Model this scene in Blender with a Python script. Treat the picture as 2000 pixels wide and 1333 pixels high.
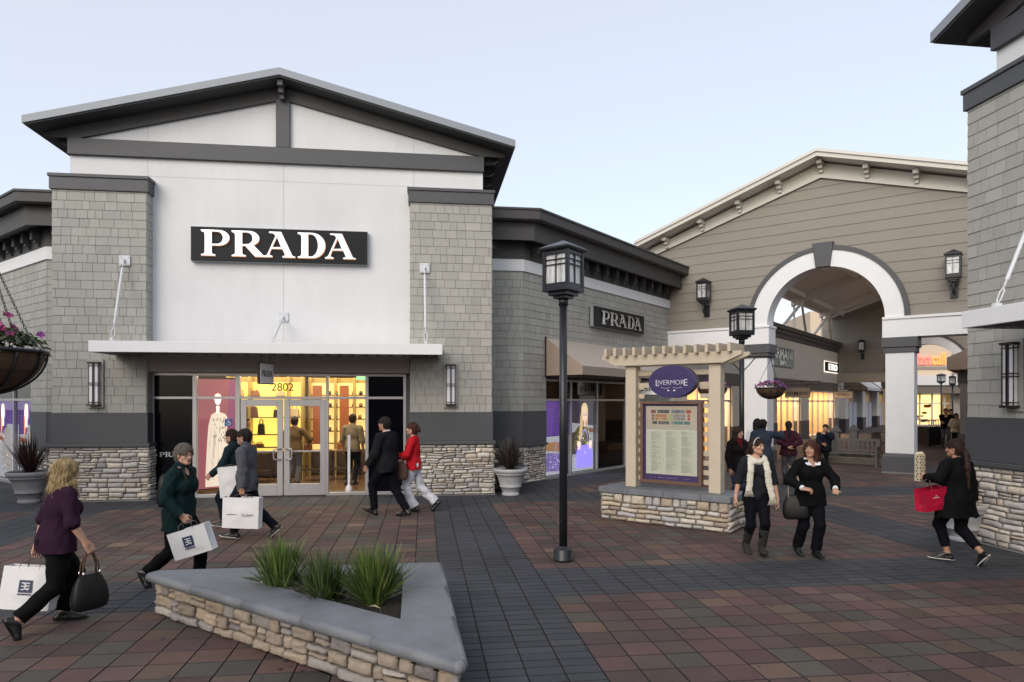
import bpy, bmesh, math, random
import numpy as np
from math import sin, cos, pi, radians, sqrt, atan2
from mathutils import Vector, Matrix, noise

for o in list(bpy.data.objects): bpy.data.objects.remove(o)
S = bpy.context.scene
C = S.collection

# ------------------------------------------------------------------ camera
cam = bpy.data.cameras.new('camera'); camo = bpy.data.objects.new('camera', cam); C.objects.link(camo)
camo.location = (0, 0, 2.15); camo.rotation_euler = (radians(90), 0, 0)
cam.sensor_width = 36; cam.lens = 24.0; cam.shift_y = 0.05925
cam.clip_start = 0.1; cam.clip_end = 2000
S.camera = camo
# ------------------------------------------------------------------ light
SUN_EL, SUN_AZ = radians(30), radians(207)      # azimuth clockwise from +Y
w = bpy.data.worlds.new('World'); S.world = w; w.use_nodes = True
nt = w.node_tree; bg = nt.nodes['Background']
sky = nt.nodes.new('ShaderNodeTexSky'); sky.sky_type = 'NISHITA'; sky.sun_disc = False
sky.sun_elevation = SUN_EL; sky.sun_rotation = SUN_AZ; sky.air_density = 1.0; sky.dust_density = 2; sky.ozone_density = 2.0
veil = nt.nodes.new('ShaderNodeMix'); veil.data_type = 'RGBA'; veil.inputs[0].default_value = .66     # thin high cloud veiling the blue
nt.links.new(sky.outputs[0], veil.inputs[6]); veil.inputs[7].default_value = (2.88, 2.84, 2.84, 1)
nt.links.new(veil.outputs[2], bg.inputs[0]); bg.inputs[1].default_value = .12
sl = bpy.data.lights.new('sun', 'SUN'); so = bpy.data.objects.new('sun', sl); C.objects.link(so)
sl.energy = 0.6; sl.angle = radians(42); sl.color = (1, .92, .80)
sd = Vector((sin(SUN_AZ)*cos(SUN_EL), cos(SUN_AZ)*cos(SUN_EL), sin(SUN_EL)))
so.rotation_euler = sd.to_track_quat('Z', 'Y').to_euler()
vs = S.view_settings; vs.view_transform = 'Standard'; vs.look = 'None'; vs.exposure = 1.4; vs.gamma = 1
S.cycles.max_bounces = 8; S.cycles.transparent_max_bounces = 12
S.cycles.caustics_reflective = False; S.cycles.caustics_refractive = False
try: S.cycles.use_denoising = True
except Exception: pass

# ------------------------------------------------------------------ frames and helpers
class Fr:
    def __init__(s, ox, oy, rz):
        s.o = (ox, oy); s.rz = rz; s.c = cos(rz); s.s = sin(rz)
    def w(s, a, b, z=0): return (s.o[0]+a*s.c-b*s.s, s.o[1]+a*s.s+b*s.c, z)
TH, HW = radians(7.4), radians(37.2)
M = Fr(-6.3919, 15.0521, TH)                     # gabled shop: a right, b back
W = Fr(.293, 17.78, pi/2-HW)                     # right wing and the arcade row behind it: a away, b to the left
A = Fr(5.75, 24.97, -HW)                         # arch hall: a right and near, b away
_lw = M.w(-4.5, 1.84)
L = Fr(_lw[0], _lw[1], pi-(HW-TH)+TH-radians(0)) # left wing (mirrored), set below
L = Fr(_lw[0], _lw[1], -HW+0.0)                  # a right and near, so the wing runs to negative a
R = Fr(*M.w(12.85, -6.05)[:2], TH-pi/2)          # right-edge building: front faces left, a runs toward the camera
RL = Fr(*M.w(-10.35, -6.05)[:2], TH+pi/2)        # unseen twin added on the left to shade the plaza, a runs away

def lin(c):
    if isinstance(c, str):
        c = tuple(int(c[i:i+2], 16)/255 for i in (0, 2, 4))
        return tuple(x/12.92 if x <= .04045 else ((x+.055)/1.055)**2.4 for x in c)
    return c
_m = {}
def mat(name, col=(.5,.5,.5), rough=.6, var=.08, vs_=6, bump=0., bs=60, metal=0, spec=.5, attr=None, emit=None, es=0, coat=0, stretch=None, var2=0):
    if name in _m: return _m[name]
    m = bpy.data.materials.new(name); m.use_nodes = True; n = m.node_tree.nodes; l = m.node_tree.links
    p = n['Principled BSDF']; col = lin(col)
    p.inputs['Roughness'].default_value = rough; p.inputs['Metallic'].default_value = metal
    p.inputs['Specular IOR Level'].default_value = spec
    if coat: p.inputs['Coat Weight'].default_value = coat
    tc = n.new('ShaderNodeTexCoord'); mp = n.new('ShaderNodeMapping'); l.new(tc.outputs['Object'], mp.inputs[0])
    if stretch: mp.inputs['Scale'].default_value = stretch
    src = None
    if attr:
        at = n.new('ShaderNodeAttribute'); at.attribute_name = attr
        mx = n.new('ShaderNodeMix'); mx.data_type = 'RGBA'; mx.blend_type = 'MULTIPLY'; mx.inputs[0].default_value = 1
        mx.inputs[6].default_value = (*col, 1); l.new(at.outputs['Color'], mx.inputs[7]); src = mx.outputs[2]
    if var:
        nz = n.new('ShaderNodeTexNoise'); nz.inputs['Scale'].default_value = vs_; nz.inputs['Detail'].default_value = 6; nz.inputs['Roughness'].default_value = .65
        l.new(mp.outputs[0], nz.inputs['Vector'])
        rp = n.new('ShaderNodeMapRange'); rp.inputs[1].default_value = .25; rp.inputs[2].default_value = .75
        rp.inputs[3].default_value = 1-var; rp.inputs[4].default_value = 1+var; l.new(nz.outputs['Fac'], rp.inputs[0])
        mx = n.new('ShaderNodeMix'); mx.data_type = 'RGBA'; mx.blend_type = 'MULTIPLY'; mx.inputs[0].default_value = 1
        if src: l.new(src, mx.inputs[6])
        else: mx.inputs[6].default_value = (*col, 1)
        l.new(rp.outputs[0], mx.inputs[7]); src = mx.outputs[2]
        r2 = n.new('ShaderNodeMapRange'); r2.inputs[3].default_value = max(.02, rough-.1); r2.inputs[4].default_value = min(1, rough+.1)
        l.new(nz.outputs['Fac'], r2.inputs[0]); l.new(r2.outputs[0], p.inputs['Roughness'])
    if var2:
        nz = n.new('ShaderNodeTexNoise'); nz.inputs['Scale'].default_value = .7; nz.inputs['Detail'].default_value = 4
        l.new(tc.outputs['Object'], nz.inputs['Vector'])
        rp = n.new('ShaderNodeMapRange'); rp.inputs[1].default_value = .3; rp.inputs[2].default_value = .7
        rp.inputs[3].default_value = 1-var2; rp.inputs[4].default_value = 1+var2; l.new(nz.outputs['Fac'], rp.inputs[0])
        mx = n.new('ShaderNodeMix'); mx.data_type = 'RGBA'; mx.blend_type = 'MULTIPLY'; mx.inputs[0].default_value = 1
        l.new(src, mx.inputs[6]); l.new(rp.outputs[0], mx.inputs[7]); src = mx.outputs[2]
    if src: l.new(src, p.inputs['Base Color'])
    else: p.inputs['Base Color'].default_value = (*col, 1)
    if bump:
        nb = n.new('ShaderNodeTexNoise'); nb.inputs['Scale'].default_value = bs; nb.inputs['Detail'].default_value = 8; nb.inputs['Roughness'].default_value = .7
        l.new(mp.outputs[0], nb.inputs['Vector'])
        b = n.new('ShaderNodeBump'); b.inputs['Strength'].default_value = bump; b.inputs['Distance'].default_value = .01
        l.new(nb.outputs['Fac'], b.inputs['Height']); l.new(b.outputs[0], p.inputs['Normal'])
    if emit:
        p.inputs['Emission Color'].default_value = (*lin(emit), 1); p.inputs['Emission Strength'].default_value = es
        if emit == 'attr':
            pass
    _m[name] = m; return m
def glass(name, tint=(1,1,1), refl=1.0, rough=0.0, mixv=None):
    if name in _m: return _m[name]
    m = bpy.data.materials.new(name); m.use_nodes = True; n = m.node_tree.nodes; l = m.node_tree.links
    for x in list(n): n.remove(x)
    out = n.new('ShaderNodeOutputMaterial'); t = n.new('ShaderNodeBsdfTransparent'); t.inputs[0].default_value = (*tint, 1)
    g = n.new('ShaderNodeBsdfGlossy'); g.inputs['Roughness'].default_value = rough; g.inputs[0].default_value = (.95*refl, .95*refl, .95*refl, 1)
    mx = n.new('ShaderNodeMixShader'); fr = n.new('ShaderNodeFresnel'); fr.inputs[0].default_value = 1.5
    ge = n.new('ShaderNodeNewGeometry'); iv = n.new('ShaderNodeMath'); iv.operation = 'SUBTRACT'; iv.inputs[0].default_value = 1; l.new(ge.outputs['Backfacing'], iv.inputs[1])
    ml = n.new('ShaderNodeMath'); ml.operation = 'MULTIPLY'; l.new(fr.outputs[0], ml.inputs[0]); l.new(iv.outputs[0], ml.inputs[1])
    l.new(ml.outputs[0], mx.inputs[0]); l.new(t.outputs[0], mx.inputs[1]); l.new(g.outputs[0], mx.inputs[2]); l.new(mx.outputs[0], out.inputs[0])
    _m[name] = m; return m
def litmat(name, col, es):
    """something that gives off light (lit panel, lamp, sign)"""
    return mat(name, col, .5, var=0, emit=col, es=es)
def litattr(name, es):
    """a backlit printed panel: the print colours sit in the mesh attribute, the lamp behind shines through"""
    if name in _m: return _m[name]
    m = bpy.data.materials.new(name); m.use_nodes = True; n = m.node_tree.nodes; l = m.node_tree.links; p = n['Principled BSDF']
    at = n.new('ShaderNodeAttribute'); at.attribute_name = 'tint'
    l.new(at.outputs['Color'], p.inputs['Base Color']); l.new(at.outputs['Color'], p.inputs['Emission Color']); p.inputs['Emission Strength'].default_value = es
    p.inputs['Roughness'].default_value = .35
    _m[name] = m; return m

class Panel:
    """vertical wall plane: u along (dx,dy), z up, d outward (to the right of the direction)"""
    def __init__(s, ox, oy, dx, dy):
        n = sqrt(dx*dx+dy*dy); s.ox, s.oy, s.dx, s.dy = ox, oy, dx/n, dy/n; s.len = n
    def __call__(s, u, z, d=0): return (s.ox+u*s.dx+d*s.dy, s.oy+u*s.dy-d*s.dx, z)
FRONT = Panel(0, 0, 1, 0)
def pline(x0, y0, x1, y1): return Panel(x0, y0, x1-x0, y1-y0)

class MB:
    def __init__(s): s.v = []; s.f = []; s.mi = []; s.c = []; s.sm = []
    def add(s, vs, fs, m=0, col=(1,1,1), smooth=False):
        k = len(s.v); s.v += [tuple(p) for p in vs]
        for f in fs: s.f.append(tuple(k+i for i in f)); s.mi.append(m); s.c.append(col); s.sm.append(smooth)
    def box(s, x0, x1, y0, y1, z0, z1, m=0, col=(1,1,1)):
        x0, x1 = sorted((x0, x1)); y0, y1 = sorted((y0, y1)); z0, z1 = sorted((z0, z1))
        s.add([(x0,y0,z0),(x1,y0,z0),(x1,y1,z0),(x0,y1,z0),(x0,y0,z1),(x1,y0,z1),(x1,y1,z1),(x0,y1,z1)],
              [(0,3,2,1),(4,5,6,7),(0,1,5,4),(1,2,6,5),(2,3,7,6),(3,0,4,7)], m, col)
        return s
    def pbox(s, P, u0, u1, z0, z1, d0, d1, m=0, col=(1,1,1)):
        d0, d1 = sorted((d0, d1))
        q = [P(u0,z0,d1),P(u1,z0,d1),P(u1,z0,d0),P(u0,z0,d0),P(u0,z1,d1),P(u1,z1,d1),P(u1,z1,d0),P(u0,z1,d0)]
        s.add(q, [(0,3,2,1),(4,5,6,7),(0,1,5,4),(1,2,6,5),(2,3,7,6),(3,0,4,7)], m, col); return s
    def prism(s, pts, ext, m=0, col=(1,1,1)):
        """pts: planar 3-D polygon; ext: extrusion vector"""
        n = len(pts); q = [tuple(p) for p in pts]+[(p[0]+ext[0], p[1]+ext[1], p[2]+ext[2]) for p in pts]
        s.add(q, [tuple(range(n))[::-1], tuple(range(n, 2*n))]+[(i, (i+1) % n, n+(i+1) % n, n+i) for i in range(n)], m, col); return s
    def bar(s, p, q, w, h, m=0, up=(0,0,1), col=(1,1,1)):
        p, q, up = Vector(p), Vector(q), Vector(up); d = (q-p).normalized(); x = d.cross(up)
        if x.length < 1e-4: x = d.cross(Vector((1,0,0)))
        x.normalize(); y = x.cross(d).normalized(); r = []
        for c in (p, q):
            for sx, sy in ((-1,-1),(1,-1),(1,1),(-1,1)): r.append(c+x*sx*w/2+y*sy*h/2)
        s.add(r, [(0,1,2,3),(7,6,5,4),(0,4,5,1),(1,5,6,2),(2,6,7,3),(3,7,4,0)], m, col); return s
    def tube(s, pts, r, n=10, m=0, col=(1,1,1), caps=True):
        pts = [Vector(p) for p in pts]; rs = r if isinstance(r, (list, tuple)) else [r]*len(pts); rings = []; k = len(s.v); ref = None
        for i, p in enumerate(pts):
            d = (pts[min(i+1, len(pts)-1)]-pts[max(i-1, 0)]).normalized()
            if ref is None:
                ref = d.cross(Vector((0,0,1)))
                if ref.length < .1: ref = d.cross(Vector((1,0,0)))
            ref = (ref-d*ref.dot(d)).normalized(); y = d.cross(ref)
            s.v += [tuple(p+(ref*cos(2*pi*j/n)+y*sin(2*pi*j/n))*rs[i]) for j in range(n)]
        for i in range(len(pts)-1):
            for j in range(n):
                s.f.append((k+i*n+j, k+i*n+(j+1) % n, k+(i+1)*n+(j+1) % n, k+(i+1)*n+j)); s.mi.append(m); s.c.append(col); s.sm.append(True)
        if caps:
            s.f += [tuple(k+j for j in range(n))[::-1], tuple(k+(len(pts)-1)*n+j for j in range(n))]; s.mi += [m, m]; s.c += [col, col]; s.sm += [False, False]
        return s
    def lathe(s, prof, n=32, c=(0,0), m=0, col=(1,1,1), cap=True):
        k = len(s.v)
        for r, z in prof: s.v += [(c[0]+r*cos(2*pi*j/n), c[1]+r*sin(2*pi*j/n), z) for j in range(n)]
        for i in range(len(prof)-1):
            for j in range(n):
                s.f.append((k+i*n+j, k+i*n+(j+1) % n, k+(i+1)*n+(j+1) % n, k+(i+1)*n+j)); s.mi.append(m); s.c.append(col); s.sm.append(True)
        if cap:
            s.f += [tuple(k+j for j in range(n))[::-1], tuple(k+(len(prof)-1)*n+j for j in range(n))]; s.mi += [m, m]; s.c += [col, col]; s.sm += [False, False]
        return s
    def build(s, name, mats, parent=None, bev=0, smooth_angle=True, seg=2):
        me = bpy.data.meshes.new(name); me.from_pydata(s.v, [], s.f)
        if not isinstance(mats, (list, tuple)): mats = [mats]
        for x in mats: me.materials.append(x)
        me.polygons.foreach_set('material_index', s.mi); me.polygons.foreach_set('use_smooth', s.sm)
        at = me.attributes.new('tint', 'FLOAT_COLOR', 'FACE')
        at.data.foreach_set('color', np.array([(*c, 1) if len(c) == 3 else c for c in s.c], 'f').ravel())
        me.update()
        o = bpy.data.objects.new(name, me); C.objects.link(o)
        if parent: o.parent = parent
        if bev:
            b = o.modifiers.new('bevel', 'BEVEL'); b.width = bev; b.segments = seg; b.limit_method = 'ANGLE'; b.angle_limit = radians(40)
        return o

def tag(o, label=None, cat=None, group=None, kind=None):
    if label: o['label'] = label
    if cat: o['category'] = cat
    if group: o['group'] = group
    if kind: o['kind'] = kind
    return o
def thing(name, label, cat, loc=(0,0,0), rz=0, group=None):
    o = bpy.data.objects.new(name, None); C.objects.link(o); o.empty_display_size = .1
    o.location = loc; o.rotation_euler = (0,0,rz); return tag(o, label, cat, group)
def kids(o): return [c for c in bpy.data.objects if c.parent == o]
def dup(o, loc=None, rz=None, label=None, parent=None):
    c = o.copy(); C.objects.link(c); c.parent = parent
    if loc is not None: c.location = loc
    if rz is not None: c.rotation_euler = (0,0,rz)
    if label: c['label'] = label
    for ch in kids(o): dup(ch, parent=c)
    return c

def shingles(mb, P, u0, u1, z0, z1, row=.19, holes=(), seed=1, m=0, off=0.):
    rng = random.Random(seed); z = z0; wd = (.15, .2, .2, .25, .25, .3, .36)
    while z < z1-.015:
        zt = min(z+row, z1); u = u0-rng.uniform(0, .15)
        while u < u1-.001:
            wv = rng.choice(wd); ua, ub = max(u, u0), min(u+wv, u1); u += wv
            if u1-ub < .06: ub = u1; u = u1
            if ub-ua < .03: continue
            spans = [(ua, ub)]
            for (h0, h1, y0, y1) in holes:
                if zt > y0+.01 and z < y1-.01:
                    ns = []
                    for (p, q) in spans:
                        if q <= h0 or p >= h1: ns.append((p, q)); continue
                        if p < h0: ns.append((p, h0))
                        if q > h1: ns.append((h1, q))
                    spans = ns
            for (p, q) in spans:
                if q-p < .015: continue
                g = .0035; t = rng.gauss(1, .045); t2 = t*rng.uniform(.99, 1.01); d0, d1 = .017+off+rng.uniform(-.002,.002), .007+off
                mb.add([P(p+g,z+.002,d0),P(q-g,z+.002,d0),P(q-g,zt,d1),P(p+g,zt,d1),P(p+g,z+.002,off-.004),P(q-g,z+.002,off-.004),P(q-g,zt,off-.004),P(p+g,zt,off-.004)],
                       [(0,1,2,3),(0,4,5,1),(1,5,6,2),(3,7,4,0)], m, (t, t, t2))
        z += row
def lap(mb, P, u0, u1, z0, z1, row=.33, ztop=None, holes=(), m=0, seed=3):
    """horizontal lap boards; ztop(u) clips the gable; holes(z)->list of (u0,u1)"""
    rng = random.Random(seed); z = z0
    while z < z1:
        zt = min(z+row, z1); t = rng.gauss(1, .015)
        N = 60
        segs = [(u0, u1)]
        if ztop:
            us = [u0+(u1-u0)*i/400 for i in range(401)]; ok = [u for u in us if ztop(u) > z+.004]
            if not ok: break
            segs = [(ok[0], ok[-1])]
        for (p, q) in segs:
            n = max(2, int((q-p)/.12)); pts = [p+(q-p)*i/n for i in range(n+1)]
            for i in range(n):
                a, b = pts[i], pts[i+1]; zz = [zt, zt]
                if ztop: zz = [min(zt, ztop(a)), min(zt, ztop(b))]
                zb = [z, z]
                if holes:
                    ha, hb = holes(a), holes(b)
                    if ha >= zz[0] and hb >= zz[1]: continue
                    zb = [max(z, min(ha, zz[0])), max(z, min(hb, zz[1]))]
                f = lambda zc: .024-.018*(zc-z)/row
                mb.add([P(a,zb[0],f(zb[0])),P(b,zb[1],f(zb[1])),P(b,zz[1],f(zz[1])),P(a,zz[0],f(zz[0])),P(a,zb[0],-.02),P(b,zb[1],-.02)], [(0,1,2,3),(0,4,5,1)], m, (t,t,t))
        z += row
def ledge(mb, P, u0, u1, z0, z1, pal, hr=(.05,.12), wr=(.16,.55), seed=1, m=0, depth=.035, top=None, fine=1., jit=.006, ed=.013, wav=.016):
    rng = random.Random(seed); z = z0
    def wz(u, z): return z+wav*noise.noise(Vector((u*2.4+seed*1.7, z*3.2, seed*.3)))*max(0, min(1, (z-z0)/.09, (z1-z)/.09))*1.4
    def stone(a, b, c, d):
        g = .007; a += g; b -= g; c += g*.8; d -= g*.8
        if b-a < .02 or d-c < .012: return
        nu = max(3, min(12, int((b-a)/(.045*fine)))); nz = max(3, min(8, int((d-c)/(.028*fine))))
        base = rng.uniform(-.012, .018); col = list(rng.choice(pal)); t = rng.gauss(1, .12); col = tuple(max(.02, x*t) for x in col)
        so_ = rng.uniform(0, 100); tilt = rng.uniform(-.012, .012); sk = [rng.uniform(-jit*1.5, jit*1.5) for _ in range(4)]
        vs_ = []
        for j in range(nz+1):
            for i in range(nu+1):
                s, t_ = i/nu, j/nz
                uu = a+(b-a)*s; zz = c+(d-c)*t_
                ee = min(1, min(s*(b-a), (1-s)*(b-a))/ed); ez = min(1, min(t_*(d-c), (1-t_)*(d-c))/(ed*.8))
                pil = (1-(1-ee)**2)*(1-(1-ez)**2)
                dd = base+depth*.5*pil+tilt*(t_-.5)+.02*noise.noise(Vector((uu*9+so_, zz*16, so_)))*pil+.009*noise.noise(Vector((uu*32+so_, zz*45, 1.)))*pil
                if i in (0, nu): uu += jit*noise.noise(Vector((so_, zz*30, 3.)))+(sk[0] if i == 0 else sk[1])*(t_-.5)
                if j in (0, nz): zz += jit*noise.noise(Vector((uu*14, so_, 7.)))+(sk[2] if j == 0 else sk[3])*(s-.5)
                vs_.append(P(uu, wz(uu, zz), dd))
        k = len(vs_); fs = [(j*(nu+1)+i, j*(nu+1)+i+1, (j+1)*(nu+1)+i+1, (j+1)*(nu+1)+i) for j in range(nz) for i in range(nu)]
        ring = [i for i in range(nu+1)]+[(j)*(nu+1)+nu for j in range(1, nz+1)]+[nz*(nu+1)+i for i in range(nu-1, -1, -1)]+[j*(nu+1) for j in range(nz-1, 0, -1)]
        inv = [P(u_, z_, -.03) for (u_, z_) in [(a+(b-a)*(r % (nu+1))/nu, c+(d-c)*(r//(nu+1))/nz) for r in ring]]
        vs_ += inv; n = len(ring)
        fs2 = [(ring[(i+1) % n], ring[i], k+i, k+(i+1) % n) for i in range(n)]
        mb.add(vs_, fs, m, col, True); 
        k0 = len(mb.v)-len(vs_)
        for f in fs2: mb.f.append(tuple(k0+i for i in f)); mb.mi.append(m); mb.c.append(tuple(x*.9 for x in col)); mb.sm.append(False)
    while z < z1-.01:
        h = rng.uniform(*hr)
        if z1-(z+h) < hr[0]: h = z1-z
        u = u0
        while u < u1-.005:
            wv = rng.uniform(*wr)*(1.0 if h < sum(hr)/2 else .75)
            if u1-(u+wv) < wr[0]*.6: wv = u1-u
            if h > hr[0]*1.7 and rng.random() < .35:
                s = rng.uniform(.38, .62); stone(u, u+wv, z, z+h*s)
                if rng.random() < .4 and wv > .3: q = rng.uniform(.35,.65); stone(u, u+wv*q, z+h*s, z+h); stone(u+wv*q, u+wv, z+h*s, z+h)
                else: stone(u, u+wv, z+h*s, z+h)
            else: stone(u, u+wv, z, z+h)
            u += wv
        z += h

# ------------------------------------------------------------------ lettering
def poly_letters(shapes, mats, name, parent, P, u0, z0, sx, sz, d0, thick, bev=0.0):
    """shapes: list of glyphs, each a list of closed outlines (first outer, rest holes) in sign units"""
    cu = bpy.data.curves.new(name, 'CURVE'); cu.dimensions = '2D'; cu.fill_mode = 'BOTH'; cu.extrude = thick/2; cu.bevel_depth = bev; cu.bevel_resolution = 1
    for g in shapes:
        for ol in g:
            sp = cu.splines.new('POLY'); sp.points.add(len(ol)-1); sp.use_cyclic_u = True
            for p, q in zip(sp.points, ol): p.co = (q[0]*sx, q[1]*sz, 0, 1)
    return _curve_mesh(cu, name, mats, parent, P, u0, z0, d0+thick/2)
def _curve_mesh(cu, name, mats, parent, P, u0, z0, d):
    t = bpy.data.objects.new('tmp', cu); C.objects.link(t)
    dg = bpy.context.evaluated_depsgraph_get(); me = bpy.data.meshes.new_from_object(t.evaluated_get(dg)); bpy.data.objects.remove(t)
    for v in me.vertices: v.co = P(u0+v.co.x, z0+v.co.y, d+v.co.z)
    me.materials.clear(); me.materials.append(mats); me.name = name
    o = bpy.data.objects.new(name, me); C.objects.link(o); o.parent = parent
    return o
def text(body, name, m, parent, P, u0, z0, size, d, thick=.004, align='CENTER', sx=1., space=1., bold=0.):
    cu = bpy.data.curves.new(name, 'FONT'); cu.body = body; cu.size = size; cu.extrude = thick/2; cu.align_x = align; cu.space_character = space; cu.offset = bold
    t = bpy.data.objects.new('tmp', cu); C.objects.link(t)
    dg = bpy.context.evaluated_depsgraph_get(); me = bpy.data.meshes.new_from_object(t.evaluated_get(dg)); bpy.data.objects.remove(t); bpy.data.curves.remove(cu)
    for v in me.vertices: v.co = P(u0+v.co.x*sx, z0+v.co.y, d+thick/2+v.co.z)
    me.materials.clear(); me.materials.append(m)
    o = bpy.data.objects.new(name, me); C.objects.link(o); o.parent = parent
    return o
def arc(cx, cy, rx, ry, a0, a1, n=14): return [(cx+rx*cos(radians(a0+(a1-a0)*i/n)), cy+ry*sin(radians(a0+(a1-a0)*i/n))) for i in range(n+1)]
def g_P(x):
    out = [(0,1.0),(.62,1.0)]+arc(.66,.70,.42,.30,88,-88)+[(.40,.40),(.40,.12),(.44,.06),(.54,.035),(.54,0),(0,0),(0,.035),(.10,.06),(.14,.12),(.14,.84),(.1,.92),(0,.95)]
    hole = [(.40,.455),(.60,.455)]+arc(.60,.70,.235,.245,-90,90)+[(.40,.945)]
    return [[(x+p, q) for p, q in out], [(x+p, q) for p, q in hole]]
def g_R(x):
    out = [(0,1.0),(.62,1.0)]+arc(.66,.71,.40,.29,88,-62)+[(.86,.42),(1.24,.035),(1.27,0),(.90,0),(.52,.41),(.40,.42),(.40,.12),(.44,.06),(.54,.035),(.54,0),(0,0),(0,.035),(.09,.06),(.13,.12),(.13,.84),(.09,.92),(0,.95)]
    hole = [(.40,.47),(.58,.47)]+arc(.58,.71,.225,.235,-90,90)+[(.40,.945)]
    return [[(x+p, q) for p, q in out], [(x+p, q) for p, q in hole]]
def g_A(x):
    out = [(.20,1.0),(.66,1.0),(1.09,.09),(1.13,.05),(1.21,.035),(1.21,0),(.72,0),(.72,.035),(.81,.06),(.82,.1),(.71,.33),(.28,.33),(.20,.12),(.21,.07),(.32,.04),(.32,0),(0,0),(0,.04),(.08,.06),(.13,.11),(.44,.82),(.40,.90),(.34,.94),(.20,.95)]
    hole = [(.305,.385),(.685,.385),(.49,.80)]
    return [[(x+p, q) for p, q in out], [(x+p, q) for p, q in hole]]
def g_D(x):
    out = [(0,1.0),(.55,1.0)]+arc(.56,.5,.52,.5,90,-90,20)+[(0,0),(0,.04),(.09,.06),(.14,.12),(.14,.84),(.1,.92),(0,.95)]
    hole = [(.40,.055),(.52,.055)]+arc(.51,.5,.285,.445,-85,85,16)+[(.40,.945)]
    return [[(x+p, q) for p, q in out], [(x+p, q) for p, q in hole]]
def word_glyphs():   # five capitals, total width 6.05 sign units
    return [g_P(0), g_R(1.17), g_A(2.42), g_D(3.74), g_A(4.82)]
WW = 6.03
def serif_word(name, m, parent, P, u0, u1, z0, h, d, thick=.006, bev=0):
    k = (u1-u0)/WW
    return poly_letters(word_glyphs(), m, name, parent, P, u0, z0, k, h, d, thick, bev)
def _local(fr, x, y):
    dx, dy = x-fr.o[0], y-fr.o[1]; return (dx*fr.c+dy*fr.s, -dx*fr.s+dy*fr.c)
R = Fr(*R.w(3.5, 0)[:2], R.rz); RL = Fr(*RL.w(-6.0, 0)[:2], RL.rz)

# ------------------------------------------------------------------ materials
WHITE = mat('white_stucco', (.68,.685,.70), .75, .035, 5, .15, 110, var2=.045, stretch=(1,1,.16))
WHITET = mat('white_trim', (.76,.77,.79), .5, .03, 5, .05, 80)
SHING = mat('painted_shingle', (.345,.342,.312), .7, .07, 14, .25, 90, attr='tint', stretch=(1,1,.25), var2=.04)
SHBACK = mat('shingle_gap', (.13,.13,.12), .8, .05)
CHAR = mat('charcoal_paint', (.068,.070,.078), .55, .06, 5, .05, 60, var2=.06)
CHAR2 = mat('charcoal_frieze', (.060,.058,.058), .6, .06, 5, .05, 60)
SOFF = mat('dark_soffit', (.045,.046,.05), .7, .06)
METALT = mat('blue_grey_metal_trim', (.25,.275,.31), .5, .05, 4, metal=.1)
ROOFM = mat('roof_metal', (.16,.17,.18), .5, .1)
STONE = mat('ledge_stone', (1,1,1), .85, .22, 26, .5, 70, attr='tint')
MORT = mat('stone_mortar', (.10,.095,.09), .9, .15)
LEDGE_PAL = [(0.504,0.456,0.396),(0.564,0.516,0.456),(0.432,0.408,0.384),(0.540,0.468,0.384),(0.456,0.426,0.402),(0.600,0.552,0.492),(0.396,0.348,0.306),(0.492,0.414,0.342)]
KIOSK_PAL = [(.46,.42,.36),(.49,.43,.34),(.40,.39,.37),(.45,.37,.27),(.42,.40,.38),(.50,.46,.40),(.36,.29,.23),(.38,.37,.37)]
PLANT_PAL = [(0.264,0.219,0.178),(0.290,0.242,0.194),(0.238,0.219,0.205),(0.211,0.195,0.194),(0.282,0.223,0.167),(0.255,0.233,0.216),(0.308,0.251,0.194)]
BLUEST = mat('bluestone_cap', (.155,.165,.183), .62, .24, 3.5, .16, 40, var2=.16)
ALUM = mat('satin_aluminium', (.46,.45,.46), .38, .03, 8, metal=.55)
TANH = mat('taupe_header', (.26,.235,.215), .65, .04)
TAN = mat('tan_lap_siding', (.25,.226,.195), .65, .05, 8, .15, 60, attr='tint', stretch=(.3,.3,1), var2=.04)
CREAM = mat('cream_trim', (.60,.575,.52), .6, .04)
CREAMW = mat('cream_stucco', (.70,.64,.55), .75, .04, 3, .1, 90, var2=.04)
BROWNB = mat('brown_band', (.15,.125,.105), .7, .06)
SAND = mat('sand_trim', (.52,.445,.345), .6, .05, 6, .08, 60, var2=.04)
BLACKG = mat('black_gloss_panel', (.003,.003,.006), .14, 0, spec=.16)
BLACK = mat('black_paint', (.010,.011,.014), .45, .08, spec=.2)
IRON = mat('black_iron', (.014,.016,.021), .34, .12, 12, .06, 80, spec=.45)
GLASS = glass('clear_glass', refl=.9)
DGLASS = glass('shaded_glass', tint=(.55,.56,.58), refl=1.)
LANT = mat('seeded_lantern_glass', (.62,.62,.64), .22, .12, 14, .3, 40, spec=.7)
ACRYL = mat('white_acrylic', (.80,.80,.84), .35, .02)
CHROME = mat('polished_metal', (.80,.79,.78), .10, .02, metal=1.)
STEELW = mat('white_rod_paint', (.62,.64,.67), .4, .03)
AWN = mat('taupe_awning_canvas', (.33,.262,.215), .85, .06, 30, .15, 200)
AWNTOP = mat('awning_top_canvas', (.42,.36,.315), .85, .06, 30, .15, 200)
AWNW = mat('white_awning_canvas', (.62,.60,.58), .85, .04)
BRZ = mat('dark_bronze', (.045,.032,.034), .42, .06, metal=.5)
GOLD = litmat('letter_edge_glow', (1.0,.50,.24), .34)

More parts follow.
